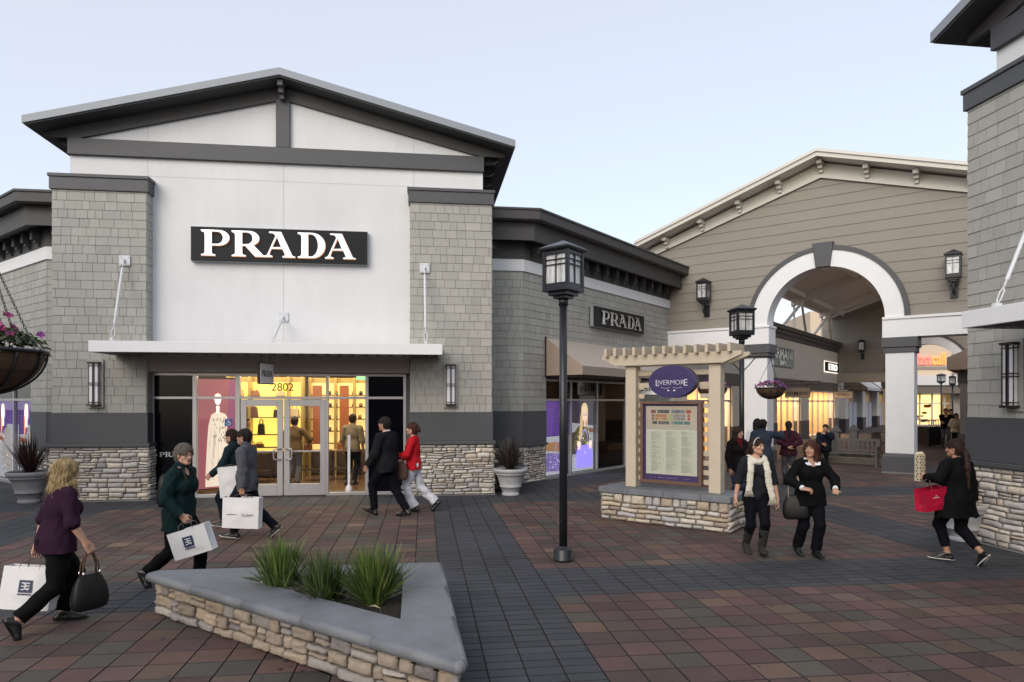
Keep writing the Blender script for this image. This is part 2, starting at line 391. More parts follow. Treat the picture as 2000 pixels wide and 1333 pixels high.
def sweep(mb, path, prof, m=0, close=True):
    """sweep a (d,z) profile along a 2-D path, outward to the right, mitred"""
    n = len(path); pts = [Vector((p[0], p[1])) for p in path]; rows = []
    for i, p in enumerate(pts):
        ds = []
        if i > 0: ds.append((pts[i]-pts[i-1]).normalized())
        if i < n-1: ds.append((pts[i+1]-pts[i]).normalized())
        ns = [Vector((d.y, -d.x)) for d in ds]
        nn = ns[0] if len(ns) == 1 else (ns[0]+ns[1])/(1+ns[0].dot(ns[1]))
        rows.append([(p.x+nn.x*d, p.y+nn.y*d, z) for d, z in prof])
    k = len(prof); vs_ = [q for r in rows for q in r]
    fs = [(i*k+j, (i+1)*k+j, (i+1)*k+(j+1) % k, i*k+(j+1) % k) for i in range(n-1) for j in range(k)]
    fs += [tuple(range(k)), tuple((n-1)*k+j for j in range(k))[::-1]]
    mb.add(vs_, fs, m)

# ------------------------------------------------------------------ gabled shop
def wall_sconce(fr, a, b, z0, z1, label, group):
    t = thing('wall_sconce', label, 'wall lamp', fr.w(a, b, z0), fr.rz, group); H = z1-z0
    mb = MB(); mb.box(-.16,.16,-.035,0,-.05,H+.05); mb.build('back_plate', SHPL, t, .004)
    mb = MB(); mb.box(-.090,.090,-.12,-.036,.03,H-.03); mb.build('diffuser', ACRYL, t, .02)
    mb = MB(); mb.box(-.115,.115,-.155,-.036,0,.035); mb.box(-.115,.115,-.155,-.036,H-.035,H)
    for z in (H*.5-.03, H*.5+.015, .07, H-.09): mb.box(-.10,.10,-.14,-.036,z,z+.014)
    for x in (-.016,.010): mb.box(x,x+.010,-.145,-.12,.03,H-.03)
    for x in (-.102,.094): mb.box(x,x+.008,-.130,-.118,.03,H-.03)
    mb.build('cage', BRZ, t); return t
SHPL = mat('shingle_colour_plate', (.33,.327,.30), .7, .04)

def tie_rod(t, top, bot):
    mb = MB(); x, y, z = top; mb.box(x-.11,x+.11,y-.03,y,z-.11,z+.11)
    for sx in (-.075,.075):
        for sz in (-.075,.075): mb.tube([(x+sx,y-.03,z+sz),(x+sx,y-.05,z+sz)], .012, 8)
    mb.box(x-.012,x+.012,y-.10,y-.03,z-.06,z+.03); mb.build('anchor_plate', STEELW, t, .004)
    p = Vector((x,y-.085,z-.03)); q = Vector(bot); d = (q-p)
    mb = MB(); mb.tube([p, p+d*.08], .012, 8); mb.tube([p+d*.08,p+d*.10,p+d*.80,p+d*.82], [.012,.026,.026,.012], 10)
    mb.tube([p+d*.82,p+d*.86], .013, 8)
    a_ = p+d*.86; L_ = d.length*.10
    for s in (-1,1): mb.tube([a_, a_+d*.04+Vector((.035*s,0,0)), a_+d*.10+Vector((.03*s,0,0)), q], .009, 6)
    mb.box(q[0]-.03,q[0]+.03,q[1]-.05,q[1]+.05,q[2]-.03,q[2]+.02)
    mb.build('tie_rod', STEELW, t)

def gabled_shop(fr, label, seed, front=True, depth=11.):
    t = thing('gabled_shop', label, 'shop building', fr.w(1.25, 0), fr.rz)
    OX = 1.25
    class SB(MB):
        def build(s, name, mats, parent=None, bev=0, **k):
            s.v = [(x-OX, y, z) for x, y, z in s.v]; return MB.build(s, name, mats, parent, bev, **k)
    rz_ = lambda a: 9.47-.2556*abs(a-1.27)
    mb = SB(); gz = lambda a: rz_(a)-.16
    pts = [(-3.26,.3,3.13),(5.79,.3,3.13),(5.79,.3,gz(5.79)),(1.27,.3,gz(1.27)),(-3.26,.3,gz(-3.26))]
    mb.prism(pts, (0,depth-.3,0)); 
    wl = mb.build('wall', WHITE, t)
    jb = SB()
    for a, z0_, z1_ in ((1.25,3.4,7.54),(-1.66,7.06,7.54),(4.18,7.06,7.54),(-1.66,7.92,8.3),(4.18,7.92,8.28)): jb.box(a-.006,a+.006,.297,.302,z0_,z1_)
    jb.box(-3.26,5.79,.297,.302,7.146,7.156); jb.build('control_joint', mat('joint_line', (.50,.50,.51), .8, 0), wl)
    # timber trim
    mb = SB(); mb.box(-3.28,5.81,.21,.299,7.545,7.9); mb.build('trim_board', CHAR, t, .006)
    mb = SB(); mb.box(1.10,1.40,.205,.299,7.903,8.98); mb.build('trim_board', CHAR, t, .006)
    mb = SB(); mb.prism([(-3.05,.22,7.904),(1.25,.22,8.985),(1.25,.22,9.275),(-3.74,.22,8.0),(-3.74,.22,7.904)], (0,.079,0)); mb.build('rake_board', CHAR2, t)
    mb = SB(); mb.prism([(1.252,.22,8.985),(5.72,.22,7.904),(6.3,.22,7.904),(6.3,.22,7.99),(1.252,.22,9.275)], (0,.079,0)); mb.build('rake_board', CHAR2, t)
    mb = SB(); mb.box(1.20,1.32,-.16,.2,9.14,9.27); mb.box(1.205,1.315,-.04,.2,9.03,9.139); mb.box(1.21,1.31,.06,.2,8.93,9.029); mb.build('king_bracket', CHAR, t, .008)
    # roof: two slopes, metal fascia, boarded soffit, rafter tails
    for sgn, a1 in ((-1,-3.90),(1,6.46)):
        mb = SB(); z0_, z1_ = 9.47, rz_(a1)
        mb.prism([(1.27,-.25,z0_-.012),(a1,-.25,z1_-.012),(a1,-.25,z1_-.15),(1.27,-.25,z0_-.15)], (0,depth+.5,0), 0)
        r_ = mb.build('roof', [ROOFM], t)
        mb = SB(); mb.prism([(1.27,-.28,z0_),(a1+.03*sgn,-.28,rz_(a1+.03*sgn)),(a1+.03*sgn,-.28,rz_(a1)-.165),(1.27,-.28,z0_-.155)], (0,.028,0))
        mb.prism([(a1,-.251,z1_),(a1+.03*sgn,-.251,z1_-.008),(a1+.03*sgn,-.251,z1_-.165),(a1,-.251,z1_-.16)], (0,depth+.5,0))
        mb.build('fascia', METALT, r_)
        mb = SB(); mb.prism([(1.27,-.248,z0_-.153),(a1,-.248,z1_-.153),(a1,-.248,z1_-.19),(1.27,-.248,z0_-.19)], (0,depth+.45,0))
        e0 = 5.8 if sgn > 0 else -3.28
        mb.build('soffit', SOFF, r_)
        b = .5
        while b < depth-.4:
            ax = a1-.28*sgn
            tl = SB(); tl.prism([(e0,b,rz_(e0)-.2),(ax,b,rz_(ax)-.2),(ax,b,rz_(ax)-.29),(ax-.1*sgn,b,rz_(ax)-.38),(e0,b,rz_(e0)-.5)], (0,.10,0)); tl.build('rafter_tail', CHAR2, r_); b += .85
    # piers
    for k, (a0, a1, oi) in enumerate(((-3.47,-1.57,1),(4.11,5.97,0))):
        mb = SB(); mb.box(a0,a1,.004,.298,1.2,6.72); mb.box(a0 if k == 0 else a1-.3, a0+.3 if k == 0 else a1,.296,depth,1.2,6.72); pr = mb.build('pier', SHBACK, t)
        mb = SB(); sh = MB()
        shingles(sh, pline(a0,0,a1,0), 0, a1-a0, 1.91, 6.70, seed=seed+k)
        if k == 0: shingles(sh, pline(a1,0,a1,.3), 0, .3, 1.91, 6.70, seed=seed+4); shingles(sh, pline(a0,6,a0,0), 0, 6, 1.91, 6.7, seed=seed+5)
        else: shingles(sh, pline(a0,.3,a0,0), 0, .3, 1.91, 6.70, seed=seed+6); shingles(sh, pline(a1,0,a1,2.2), 0, 2.2, 1.91, 6.70, seed=seed+7)
        mb.v, mb.f, mb.mi, mb.c, mb.sm = sh.v, sh.f, sh.mi, sh.c, sh.sm; mb.build('shingle_cladding', SHING, pr)
        def ell_(e, yb, dp, z0, z1):
            q = [(a0-e,-e),(a1+e,-e),(a1+e,yb),(a0+.3,yb),(a0+.3,dp),(a0-e,dp)] if k == 0 else [(a0-e,-e),(a1+e,-e),(a1+e,dp),(a1-.3,dp),(a1-.3,yb),(a0-e,yb)]
            m_ = SB(); m_.prism([(x,y,z0) for x, y in q], (0,0,z1-z0)); return m_
        dp_ = 6 if k == 0 else 2.0
        ell_(.03, .33, dp_, 1.25, 1.905).build('band', CHAR, pr, .006)
        mb = SB(); mb.box(a0-.09,a1+.09,-.09,.34,1.17,1.249); mb.build('sill', CHAR, pr, .012)
        mb = SB(); mb.box(a0-.02,a1+.02,-.02,.32,0,1.169); 
        mb.build('stone_core', MORT, pr)
        st = MB(); i0, i1 = (a0-.05, a1+.06) if k == 0 else (a0-.06, a1+.05)
        ledge(st, pline(i0,-.03,i1,-.03), 0, i1-i0, .02, 1.165, LEDGE_PAL, seed=seed+20+k, hr=(.055,.125), wr=(.14,.5))
        ledge(st, pline(i1,-.03,i1,.36), 0, .39, .02, 1.165, LEDGE_PAL, seed=seed+22+k, hr=(.055,.125), wr=(.14,.4))
        ledge(st, pline(i0,.36,i0,-.03), 0, .39, .02, 1.165, LEDGE_PAL, seed=seed+24+k, hr=(.055,.125), wr=(.14,.4))
        mb = SB(); mb.v, mb.f, mb.mi, mb.c, mb.sm = st.v, st.f, st.mi, st.c, st.sm; mb.build('stone_base', STONE, pr)
        mb = SB(); mb.box(a0-.08,a1+.08,-.07,.34,0,.018); mb.build('footing', mat('grey_footing', (.2,.2,.2), .8), pr)
        ell_(.05, .299, dp_, 6.70, 6.96).build('cap', CHAR, pr, .006)
        ell_(.075, .298, dp_, 6.962, 7.035).build('cap_flashing', CHAR, pr, .01)
    # canopy on rods
    mb = SB(); mb.box(-2.21,4.80,-1.20,-1.12,3.145,3.37); mb.box(-2.21,-2.13,-1.119,-.03,3.145,3.37); mb.box(4.72,4.80,-1.119,-.03,3.145,3.37)
    mb.box(-2.129,4.719,-1.119,-.03,3.30,3.33); cn = mb.build('canopy', WHITET, t, .006)
    mb = SB(); a = -2.05
    while a < 4.7: mb.prism([(a,-1.1,3.16),(a+.05,-1.1,3.16),(a+.16,-1.1,3.27),(a+.11,-1.1,3.27)], (0,1.05,0)); a += .285
    mb.build('louvre', mat('louvre_grey', (.20,.205,.22), .5), cn)
    for top, bot in (((-2.0,-.024,5.2),(-1.85,-1.0,3.42)),((1.25,.298,4.07),(1.28,-1.0,3.42)),((4.43,-.024,5.2),(4.45,-1.0,3.42))):
        tie_rod(t, (top[0]-OX, top[1], top[2]), (bot[0]-OX, bot[1], bot[2]))
    mb = SB(); mb.box(-1.66,4.08,.06,.29,2.80,3.299); mb.box(-1.66,4.08,.291,.62,2.80,3.125); mb.build('header', TANH, t, .008)
    return t
def blank_front(fr, t):
    mb = MB(); mb.box(-3.2,3.2,.36,.42,0,2.8); mb.build('shopfront_panel', BLACKG, t)

shop = gabled_shop(M, 'white gabled grey shingle shop with a lit glass shopfront behind the triangular planter', 11)
shop_r = gabled_shop(R, 'grey shingle gabled shop cut off by the right edge of the photo', 51); blank_front(R, shop_r)
shop_l = gabled_shop(RL, 'grey shingle gabled shop standing off to the left of the plaza', 91); blank_front(RL, shop_l)
RB = Fr(*M.w(3.0, -30)[:2], M.rz+pi)
shop_b = dup(shop_r, RB.w(0, 0), RB.rz, 'grey shingle gabled shop across the plaza behind the viewer')

# main shop sign and its side sign
LETM = mat('mirror_letter_face', (.72,.72,.74), .24, .22, 1.3, metal=1.)  # noise tones painted into the metal stand in for varied reflections
def box_sign(fr, a0, a1, z0, z1, b, name, label, wu0, wu1, wz0, wh, faces, glow=True):
    cx = (a0+a1)/2; t = thing(name, label, 'shop sign', fr.w(cx, b, z0), fr.rz)
    mb = MB(); mb.box(a0-cx,a1-cx,-.16,0,0,z1-z0); mb.build('sign_box', BLACK, t, .004)
    mb = MB(); mb.box(a0-cx-.012,a1-cx+.012,-.13,-.02,-.012,z1-z0+.012); mb.build('sign_frame', mat('sign_edge_grey', (.30,.33,.34), .4), t)
    if glow: serif_word('letter_halo', GOLD, t, FRONT, wu0-cx-.004, wu1-cx+.006, wz0-z0-.006, wh+.006, .165, .012, .004)
    serif_word('lettering', faces, t, FRONT, wu0-cx, wu1-cx, wz0-z0, wh, .182, .022, .004)
    return t
box_sign(M, -.70, 3.125, 5.285, 6.03, .30, 'shop_sign', 'long black shop sign with large mirrored capitals high on the white gable wall', -.47, 2.87, 5.39, .565, LETM)
# hanging blade sign under the canopy
def blade_sign(fr, a, b, z0, z1, w_, label, rot, word, bracket=True, cat='hanging sign', size=.1, face=None, sub=None):
    t = thing('blade_sign', label, cat, fr.w(a, b, z0), fr.rz+rot, 'blade signs over the walk'); H = z1-z0
    mb = MB(); mb.box(-w_/2,w_/2,-.03,.03,0,H); mb.build('frame', BRZ, t, .004)
    for s in (-1,1):
        mb = MB(); mb.box(-w_/2+.02,w_/2-.02,*( (-.036,-.0305) if s < 0 else (.0305,.036)),.02,H-.02); mb.build('face', face or mat('sign_white', (.86,.86,.88), .45, .02), t)
        P = Panel(0,0,1,0) if s < 0 else Panel(0,0,-1,0)
        if word == 'P': serif_word('lettering', BLACK, t, P, -w_*.38, w_*.38, H*.5-size*.5, size, .037, .003)
        else:
            text(word, 'lettering', BLACK, t, P, 0, H*(.5 if not sub else .42)-size*.36, size, .037, .003, sx=1.1, bold=.002)
            if sub: text(sub, 'lettering', BLACK, t, P, 0, H*.12, size*.4, .037, .003)
    mb = MB()
    if bracket:
        for s in (-1,1): mb.box(s*w_*.4-.012,s*w_*.4+.012,-.012,.012,H,H+.10)
        mb.box(-w_/2-.04,w_/2+.5,-.015,.015,H+.10,H+.13); mb.box(-w_/2-.04,w_/2+.5,-.015,.015,H+.27,H+.30)
        for i in range(5): x = -w_/2+.02+i*(w_+.4)/4; mb.box(x-.012,x+.012,-.012,.012,H+.13,H+.27)
        mb.build('bracket', BRZ, t)
    else:
        for s in (-1,1): mb.tube([(s*w_*.3,0,H),(s*w_*.3,0,H+.05),(s*w_*.3+.03,0,H+.10),(s*w_*.3,0,H+.17)], .008, 6)
        mb.build('hook', IRON, t)
    return t
blade_sign(M, 1.06, -.62, 2.52, 2.98, .50, 'small white blade sign hanging under the white canopy above the shop doors', radians(68), 'P', False, size=.13)
wall_sconce(M, -2.586, -.026, 2.06, 3.0, 'slim two-cell wall sconce on the shingle pier left of the lit shopfront', 'wall sconces on the shingle piers')
wall_sconce(M, 5.02, -.026, 2.06, 3.0, 'slim two-cell wall sconce on the shingle pier between the lit shopfront and the pale urn', 'wall sconces on the shingle piers')
wall_sconce(R, -2.586, -.026, 2.06, 3.0, 'slim two-cell wall sconce cut by the right edge of the photo', 'wall sconces on the shingle piers')

# ------------------------------------------------------------------ shopfront and interior of the main shop
def shopfront():
    B = .35; OX = 1.25
    def part(mb, name, m, parent, bev=0):
        mb.v = [(x-OX, y, z) for x, y, z in mb.v]; return mb.build(name, m, parent, bev)
    X = [-1.59,-.715,.20,2.185,3.07,3.94]; ww = [.06,.085,.10,.06,.075,.06]
    for i, (x, w_) in enumerate(zip(X, ww)): part(MB().box(x,x+w_,B-.06,B+.06,.0,2.80), 'mullion', ALUM, shop, .004)
    part(MB().box(-1.53,4.0,B-.055,B+.055,2.735,2.799), 'head_rail', ALUM, shop, .004)
    part(MB().box(-1.66,-1.59,.302,B+.2,0,2.80), 'jamb', CHAR, shop); part(MB().box(4.001,4.10,.302,B+.2,0,2.80), 'jamb', CHAR, shop)
    bays = [(-1.53,-.715,'b'),(-.63,.20,'c'),(2.245,3.07,'c'),(3.145,3.94,'b')]
    for a0, a1, k in bays:
        wn = part(MB().box(a0,a1,B-.055,B+.055,2.21,2.265).box(a0,a1,B-.055,B+.055,0,.07), 'window', ALUM, shop, .004)
        for z0, z1 in ((.07,2.21),(2.265,2.735)):
            part(MB().box(a0+.001,a1-.001,B-.006,B+.006,z0+.001,z1-.001), 'pane', BLACKG if k == 'b' else GLASS, wn)
        if k == 'b':
            P = Panel(-OX, B-.006, 1, 0); serif_word('lettering', mat('pale_letter', (.6,.6,.6), .4, 0), wn, P, a0+.10, a0+.72, .92, .105, .001, .003)
    wn = part(MB().box(.30,2.185,B-.055,B+.055,2.21,2.265), 'window', ALUM, shop, .004)
    part(MB().box(.301,2.184,B-.006,B+.006,2.266,2.734), 'pane', GLASS, wn)
    text('2802', 'street_number', mat('number_vinyl', (.16,.15,.13), .5, 0), wn, Panel(-OX, B-.006, 1, 0), 1.22, 2.40, .25, .002, .004, bold=.004)
    for a0, a1, hx in ((.30,1.235,1.12),(1.25,2.185,1.36)):
        d = part(MB().box(a0+.005,a0+.13,B-.03,B+.03,.015,2.20).box(a1-.13,a1-.005,B-.03,B+.03,.015,2.20).box(a0+.131,a1-.131,B-.03,B+.03,2.05,2.20).box(a0+.131,a1-.131,B-.03,B+.03,.015,.28), 'door', ALUM, shop, .004)
        part(MB().box(a0+.13,a1-.13,B-.006,B+.006,.28,2.05), 'pane', GLASS, d)
        hm = MB(); w_ = .05 if hx < 1.24 else -.05; xb = a1-.06 if hx < 1.24 else a0+.06
        hm.tube([(xb,B-.03,1.08),(xb,B-.10,1.08),(xb-w_*2.2,B-.11,1.08),(xb-w_*2.6,B-.11,1.05),(xb-w_*2.6,B-.11,.87),(xb-w_*2.2,B-.11,.84),(xb,B-.10,.84),(xb,B-.03,.84)], .017, 8)
        part(hm, 'handle', ALUM, d)
        hm = MB().box(a0+.05,a1-.05,B+.04,B+.07,1.0,1.03); part(hm, 'push_bar', ALUM, d)
        hm = MB(); hm.tube([(a1-.07 if hx < 1.24 else a0+.07,B-.035,.72),(a1-.07 if hx < 1.24 else a0+.07,B-.03,.72)], .02, 12); part(hm, 'lock', ALUM, d)
    # access sign
    t = thing('access_sign', 'small blue wheelchair sticker on the glass left of the doors', 'sign', M.w(.045, B-.011, 1.60), M.rz)
    MB().box(-.082,.082,-.002,0,-.0,.165).build('sign_plate', mat('access_blue', (.03,.12,.36), .4, 0), t)
    mb = MB(); P = FRONT; mw = mat('sign_figure_white', (.85,.85,.85), .5, 0)
    mb.tube([P(.0,.135,.005),P(.0,.136,.006)], .013, 10); mb.bar(P(-.002,.12,.005), P(.004,.075,.005), .014, .003, up=(0,1,0)); mb.bar(P(.004,.077,.0055), P(.035,.077,.0055), .012, .003, up=(0,1,0)); mb.bar(P(.035,.08,.005), P(.05,.04,.005), .012, .003, up=(0,1,0))
    mb.bar(P(0,.10,.005), P(.03,.10,.005), .009, .003, up=(0,1,0))
    pts = [P(-.0+.036*cos(radians(x)), .06+.036*sin(radians(x)), .005) for x in range(100, 350, 15)]; mb.tube(pts, .0055, 6); mb.build('wheelchair_figure', mw, t)
    # interior shell
    FL = mat('polished_brown_floor', (.16,.095,.05), .22, .12, 3, var2=.1, spec=.6); WI = mat('interior_gold_wall', (.50,.36,.17), .6, .03); CE = mat('interior_ceiling', (.42,.36,.28), .7, 0)
    part(MB().box(-1.6,4.05,B+.065,B+.45,.006,.05), 'threshold', mat('dark_threshold', (.05,.045,.045), .5), shop)
    part(MB().box(-3.2,5.75,B+.451,8.0,.0,.012), 'interior_floor', FL, shop)
    part(MB().box(-3.2,5.75,B+.07,8.0,3.0,3.06), 'interior_ceiling', CE, shop)
    part(MB().box(-3.24,-3.2,B+.07,8.04,0,3.06).box(5.75,5.79,B+.07,8.04,0,3.06).box(-3.2,5.75,8.0,8.04,0,3.06).box(-3.19,-1.67,B+.07,B+.2,0,3.0).box(4.11,5.74,B+.07,B+.2,0,3.0), 'interior_wall', WI, shop)
    for y in (1.1, 3.2): part(MB().box(-1.4,3.9,y,y+.10,2.96,2.995), 'light_strip', litmat('strip_lamp', (1,.86,.6), 5), shop)
    al = bpy.data.lights.new('shop_ceiling_light', 'AREA'); al.shape = 'RECTANGLE'; al.size = 5.; al.size_y = 4.; al.energy = 85; al.color = (1,.80,.50)
    ao = bpy.data.objects.new('shop_ceiling_light', al); C.objects.link(ao); ao.parent = shop; ao.location = (0, 3.4, 2.93)
    # lit panel with a figure in a long pale gown
    t = thing('lightbox_poster', 'tall pink lit poster of a figure in a long pale gown inside the shop window', 'poster', M.w(-.40, 1.08, .0), M.rz+radians(34))
    LP = litattr('poster_print', .42)
    MB().box(-.46,.46,0,.08,.10,2.72).build('case', BLACK, t)
    mb = MB(); P = Panel(0, -.001, 1, 0)
    mb.add([P(-.44,.12,.002),P(.44,.12,.002),P(.44,2.68,.002),P(-.44,2.68,.002)], [(0,1,2,3)], 0, (.25,.075,.088))
    mb.add([P(.14,.12,.003),P(.44,.12,.003),P(.44,2.68,.003),P(.26,2.68,.003)], [(0,1,2,3)], 0, (.19,.055,.11))
    gown = [(-.28,.16),(.30,.16),(.27,.6),(.24,1.0),(.21,1.45),(.22,1.78),(.17,1.86),(.06,1.90),(-.06,1.90),(-.15,1.84),(-.21,1.6),(-.24,1.2),(-.27,.6)]
    mb.add([P(u,z,.004) for u, z in gown], [tuple(range(len(gown)))], 0, (.66,.56,.45))
    rg = random.Random(4)
    for i in range(26):
        u = rg.uniform(-.24,.24); z = rg.uniform(.2,1.4); h = rg.uniform(.2,.7); s = rg.uniform(.35,1.05); w_ = rg.uniform(.006,.025)
        if z+h < 1.8: mb.add([P(u*1.05,z,.0044+i*.00002),P(u*1.05+w_,z,.0044+i*.00002),P(u*.85+w_*.7,z+h,.0044+i*.00002),P(u*.85,z+h,.0044+i*.00002)], [(0,1,2,3)], 0, (.62*s,.54*s,.42*s))
    for i in range(40):
        u = rg.uniform(-.14,.16); z = rg.uniform(1.2,1.8); s = rg.uniform(.2,.6)
        mb.add([P(u,z,.0052+i*.00002),P(u+.02,z-.01,.0052+i*.00002),P(u+.025,z+.03,.0052+i*.00002),P(u+.004,z+.035,.0052+i*.00002)], [(0,1,2,3)], 0, (.5*s,.46*s,.36*s))
    mb.add([P(-.035,1.88,.0062),P(.035,1.88,.0062),P(.04,2.05,.0062),P(-.04,2.05,.0062)], [(0,1,2,3)], 0, (.86,.78,.72))
    hd = [(.07*cos(x*pi/8), 2.19+.12*sin(x*pi/8)) for x in range(16)]; mb.add([P(u,z,.0064) for u, z in hd], [tuple(range(16))], 0, (.92,.86,.82))
    hr = [(.088*cos(x*pi/8), 2.235+.115*sin(x*pi/8)) for x in range(16)]; mb.add([P(u,z,.0060) for u, z in hr], [tuple(range(16))], 0, (.80,.68,.52))
    mb.build('print', LP, t)
    # lit shelving, bags, shoes
    YEL = litmat('lit_shelf_back', (.90,.57,.10), .62); SH = mat('shelf_dark', (.05,.032,.025), .4, .1); GO = mat('shelf_gold_post', (.42,.30,.10), .35, .05, metal=.4)
    def shelf_unit(a0, a1, b, zs, label, side, posts):
        t = thing('display_shelf', label, 'display shelf', M.w((a0+a1)/2, b), M.rz, 'lit display shelves in the shop'); W_ = a1-a0
        MB().box(-W_/2,W_/2,.30,.36,.0,2.85).build('case', GO, t)
        MB().box(-W_/2+.02,W_/2-.02,.290,.299,.75,2.70).build('lit_back', side, t)
        for z in zs: MB().box(-W_/2,W_/2,0,.285,z-.025,z).build('shelf', SH, t, .003)
        for x in posts: MB().box(x-.035,x+.035,-.02,.284,.0,2.85).build('post', GO, t)
        MB().box(-W_/2+.03,W_/2-.03,.03,.284,.1,.70).build('base_cabinet', SH, t)
        return t
    shelf_unit(-1.0, 1.05, 4.0, (2.30,1.72,1.24,.88), 'brightest yellow lit shelf with handbags seen through the left door', YEL, (-1.0,-.42,.62,1.0))
    shelf_unit(1.12, 2.84, 4.6, (2.35,2.0,1.65,1.30,.95), 'orange and yellow lit shoe shelf seen through the window right of the doors', litmat('lit_shoe_back', (.86,.55,.18), .5), (-.84,-.12,.42,.84))
    shelf_unit(2.90, 4.6, 5.0, (2.35,1.9,1.45,1.0), 'dim lit shelf at the far right inside the shop', litmat('lit_dim_back', (.7,.42,.15), .35), (-.75,.75))
    OR = mat('orange_leather', (.30,.09,.03), .45, .15)
    for x in (1.36, 2.12): 
        t = thing('display_niche', 'orange leather niche back between the lit shoe shelves', 'display niche', M.w(x, 4.55), M.rz, 'orange panels between the shoe shelves'); MB().box(-.13,.13,0,.03,.95,2.62).build('panel_board', OR, t)
    BAGC = [mat('bag_brown', (.11,.035,.018), .4, .2), mat('bag_tan', (.26,.10,.04), .4, .2), mat('bag_black', (.02,.016,.015), .35, .1), mat('bag_cream', (.55,.42,.26), .5, .1)]
    def handbag(a, b, z, w_, h, m, label, grp='handbags on the lit shelves'):
        t = thing('handbag', label, 'handbag', M.w(a, b, z), M.rz+rg.uniform(-.2,.2), grp)
        mb = MB(); mb.prism([(-w_/2,-.07,0),(w_/2,-.07,0),(w_*.42,-.07,h*.85),(w_*.30,-.07,h),(-w_*.30,-.07,h),(-w_*.42,-.07,h*.85)], (0,.14,0)); mb.build('bag_body', m, t, .02)
        for y in (-.05,.05): MB().tube([(-w_*.22,y,h*.9),(-w_*.2,y,h*1.25),(0,y,h*1.42),(w_*.2,y,h*1.25),(w_*.22,y,h*.9)], .008, 6).build('handle', m, t)
        return t
    for a, z, w_, h, m, lb in ((-.30,2.30,.34,.17,1,'tan handbag on the top lit shelf above the left door'),(-.36,1.72,.36,.30,0,'large brown bag on the lit shelf seen high in the left door'),(-.10,1.24,.20,.30,2,'tall dark bag on the lit shelf behind the left door'),
                               (-.48,1.24,.26,.26,1,'tan bag on the lit shelf beside the taller dark bag'),(-.15,.88,.26,.10,0,'flat brown purse on the lowest lit shelf'),(.42,2.30,.26,.16,3,'cream bag on the top lit shelf behind the street number'),
                               (.80,1.72,.28,.24,3,'cream bag on the lit shelf seen through the right door'),(.80,1.24,.26,.22,0,'brown bag on the middle lit shelf behind the right door')):
        handbag(a, 4.12, z, w_, h, BAGC[m], lb)
    for z, n_ in ((2.30,3),(1.72,4),(1.24,4),(.88,5)):
        for q in range(n_):
            a = -.92+1.9*(q+.2+rg.uniform(0,.5))/n_
            if any(abs(a-x) < .30 and abs(z-zz) < .1 for x, zz in ((-.30,2.3),(-.36,1.72),(-.10,1.24),(-.48,1.24),(-.15,.88),(.42,2.3),(.80,1.72),(.80,1.24))): continue
            handbag(a, 4.12, z, rg.uniform(.16,.26), rg.uniform(.12,.22), BAGC[rg.choice((0,1,2,0,3))], 'small bag on the lit shelves seen through the shop doors', 'small bags on the lit shelves')
    def shoe(a, b, z, m, grp):
        t = thing('dress_shoe', 'dark leather shoe on a lit shoe shelf', 'shoe', M.w(a, b, z), M.rz+radians(100), grp)
        mb = MB(); mb.prism([(-.13,-.045,0),(.14,-.045,0),(.15,-.045,.03),(.07,-.045,.06),(-.01,-.045,.10),(-.12,-.045,.11),(-.14,-.045,.04)], (0,.09,0)); mb.build('upper', m, t, .012)
        MB().box(-.135,-.06,-.04,.04,-.0,.025).build('heel', BLACK, t); return t
    for z in (2.35,2.0,1.65,1.30):
        for a in (1.68,1.86,2.36,2.56): shoe(a+rg.uniform(-.02,.02), 4.72, z+.002, BAGC[rg.choice((0,2,0,1))], 'shoes on the lit shoe shelf')
    # glass counters
    for i, (a, b, lb) in enumerate(((1.45,3.1,'low glass counter seen through the right door'),(2.3,3.3,'low glass counter seen through the window right of the doors'),(.05,2.9,'low glass counter behind the left door'))):
        t = thing('glass_counter', lb, 'counter', M.w(a, b), M.rz, 'low glass counters inside the shop'); w_ = .75
        mb = MB(); 
        for x in (-w_/2, w_/2-.025):
            for y in (0,.42): mb.box(x,x+.025,y,y+.025,0,.82)
        mb.box(-w_/2,w_/2,0,.445,.30,.32); mb.build('frame', BRZ, t)
        MB().box(-w_/2-.01,w_/2+.01,-.01,.455,.821,.835).build('glass_top', mat('counter_top', (.50,.42,.30), .12), t)
        handbag(a-.15, b+.2, .835, .24, .18, BAGC[i % 3], ('brown','tan','black')[i % 3]+' bag standing on the '+lb, 'bags on the counters')
    t = thing('floor_stand', 'slim pale floor stand behind the glass right of the doors', 'display stand', M.w(2.67, .62, .05), M.rz)
    mb = MB(); mb.lathe([(.085,0),(.09,.02),(.07,.10),(.03,.16),(.024,.2)], 20); mb.build('base', ACRYL, t); MB().box(-.03,.03,-.02,.02,.2,1.32).build('upright', ACRYL, t)
    t = thing('exit_sign', 'small green exit sign under the shop ceiling', 'sign', M.w(2.76, 3.0, 2.74), M.rz)
    MB().box(-.15,.15,0,.03,0,.14).build('sign_case', litmat('exit_green', (.10,.55,.18), .8), t); text('EXIT', 'lettering', ACRYL, t, FRONT, 0, .035, .10, .001, .003)
shopfront()

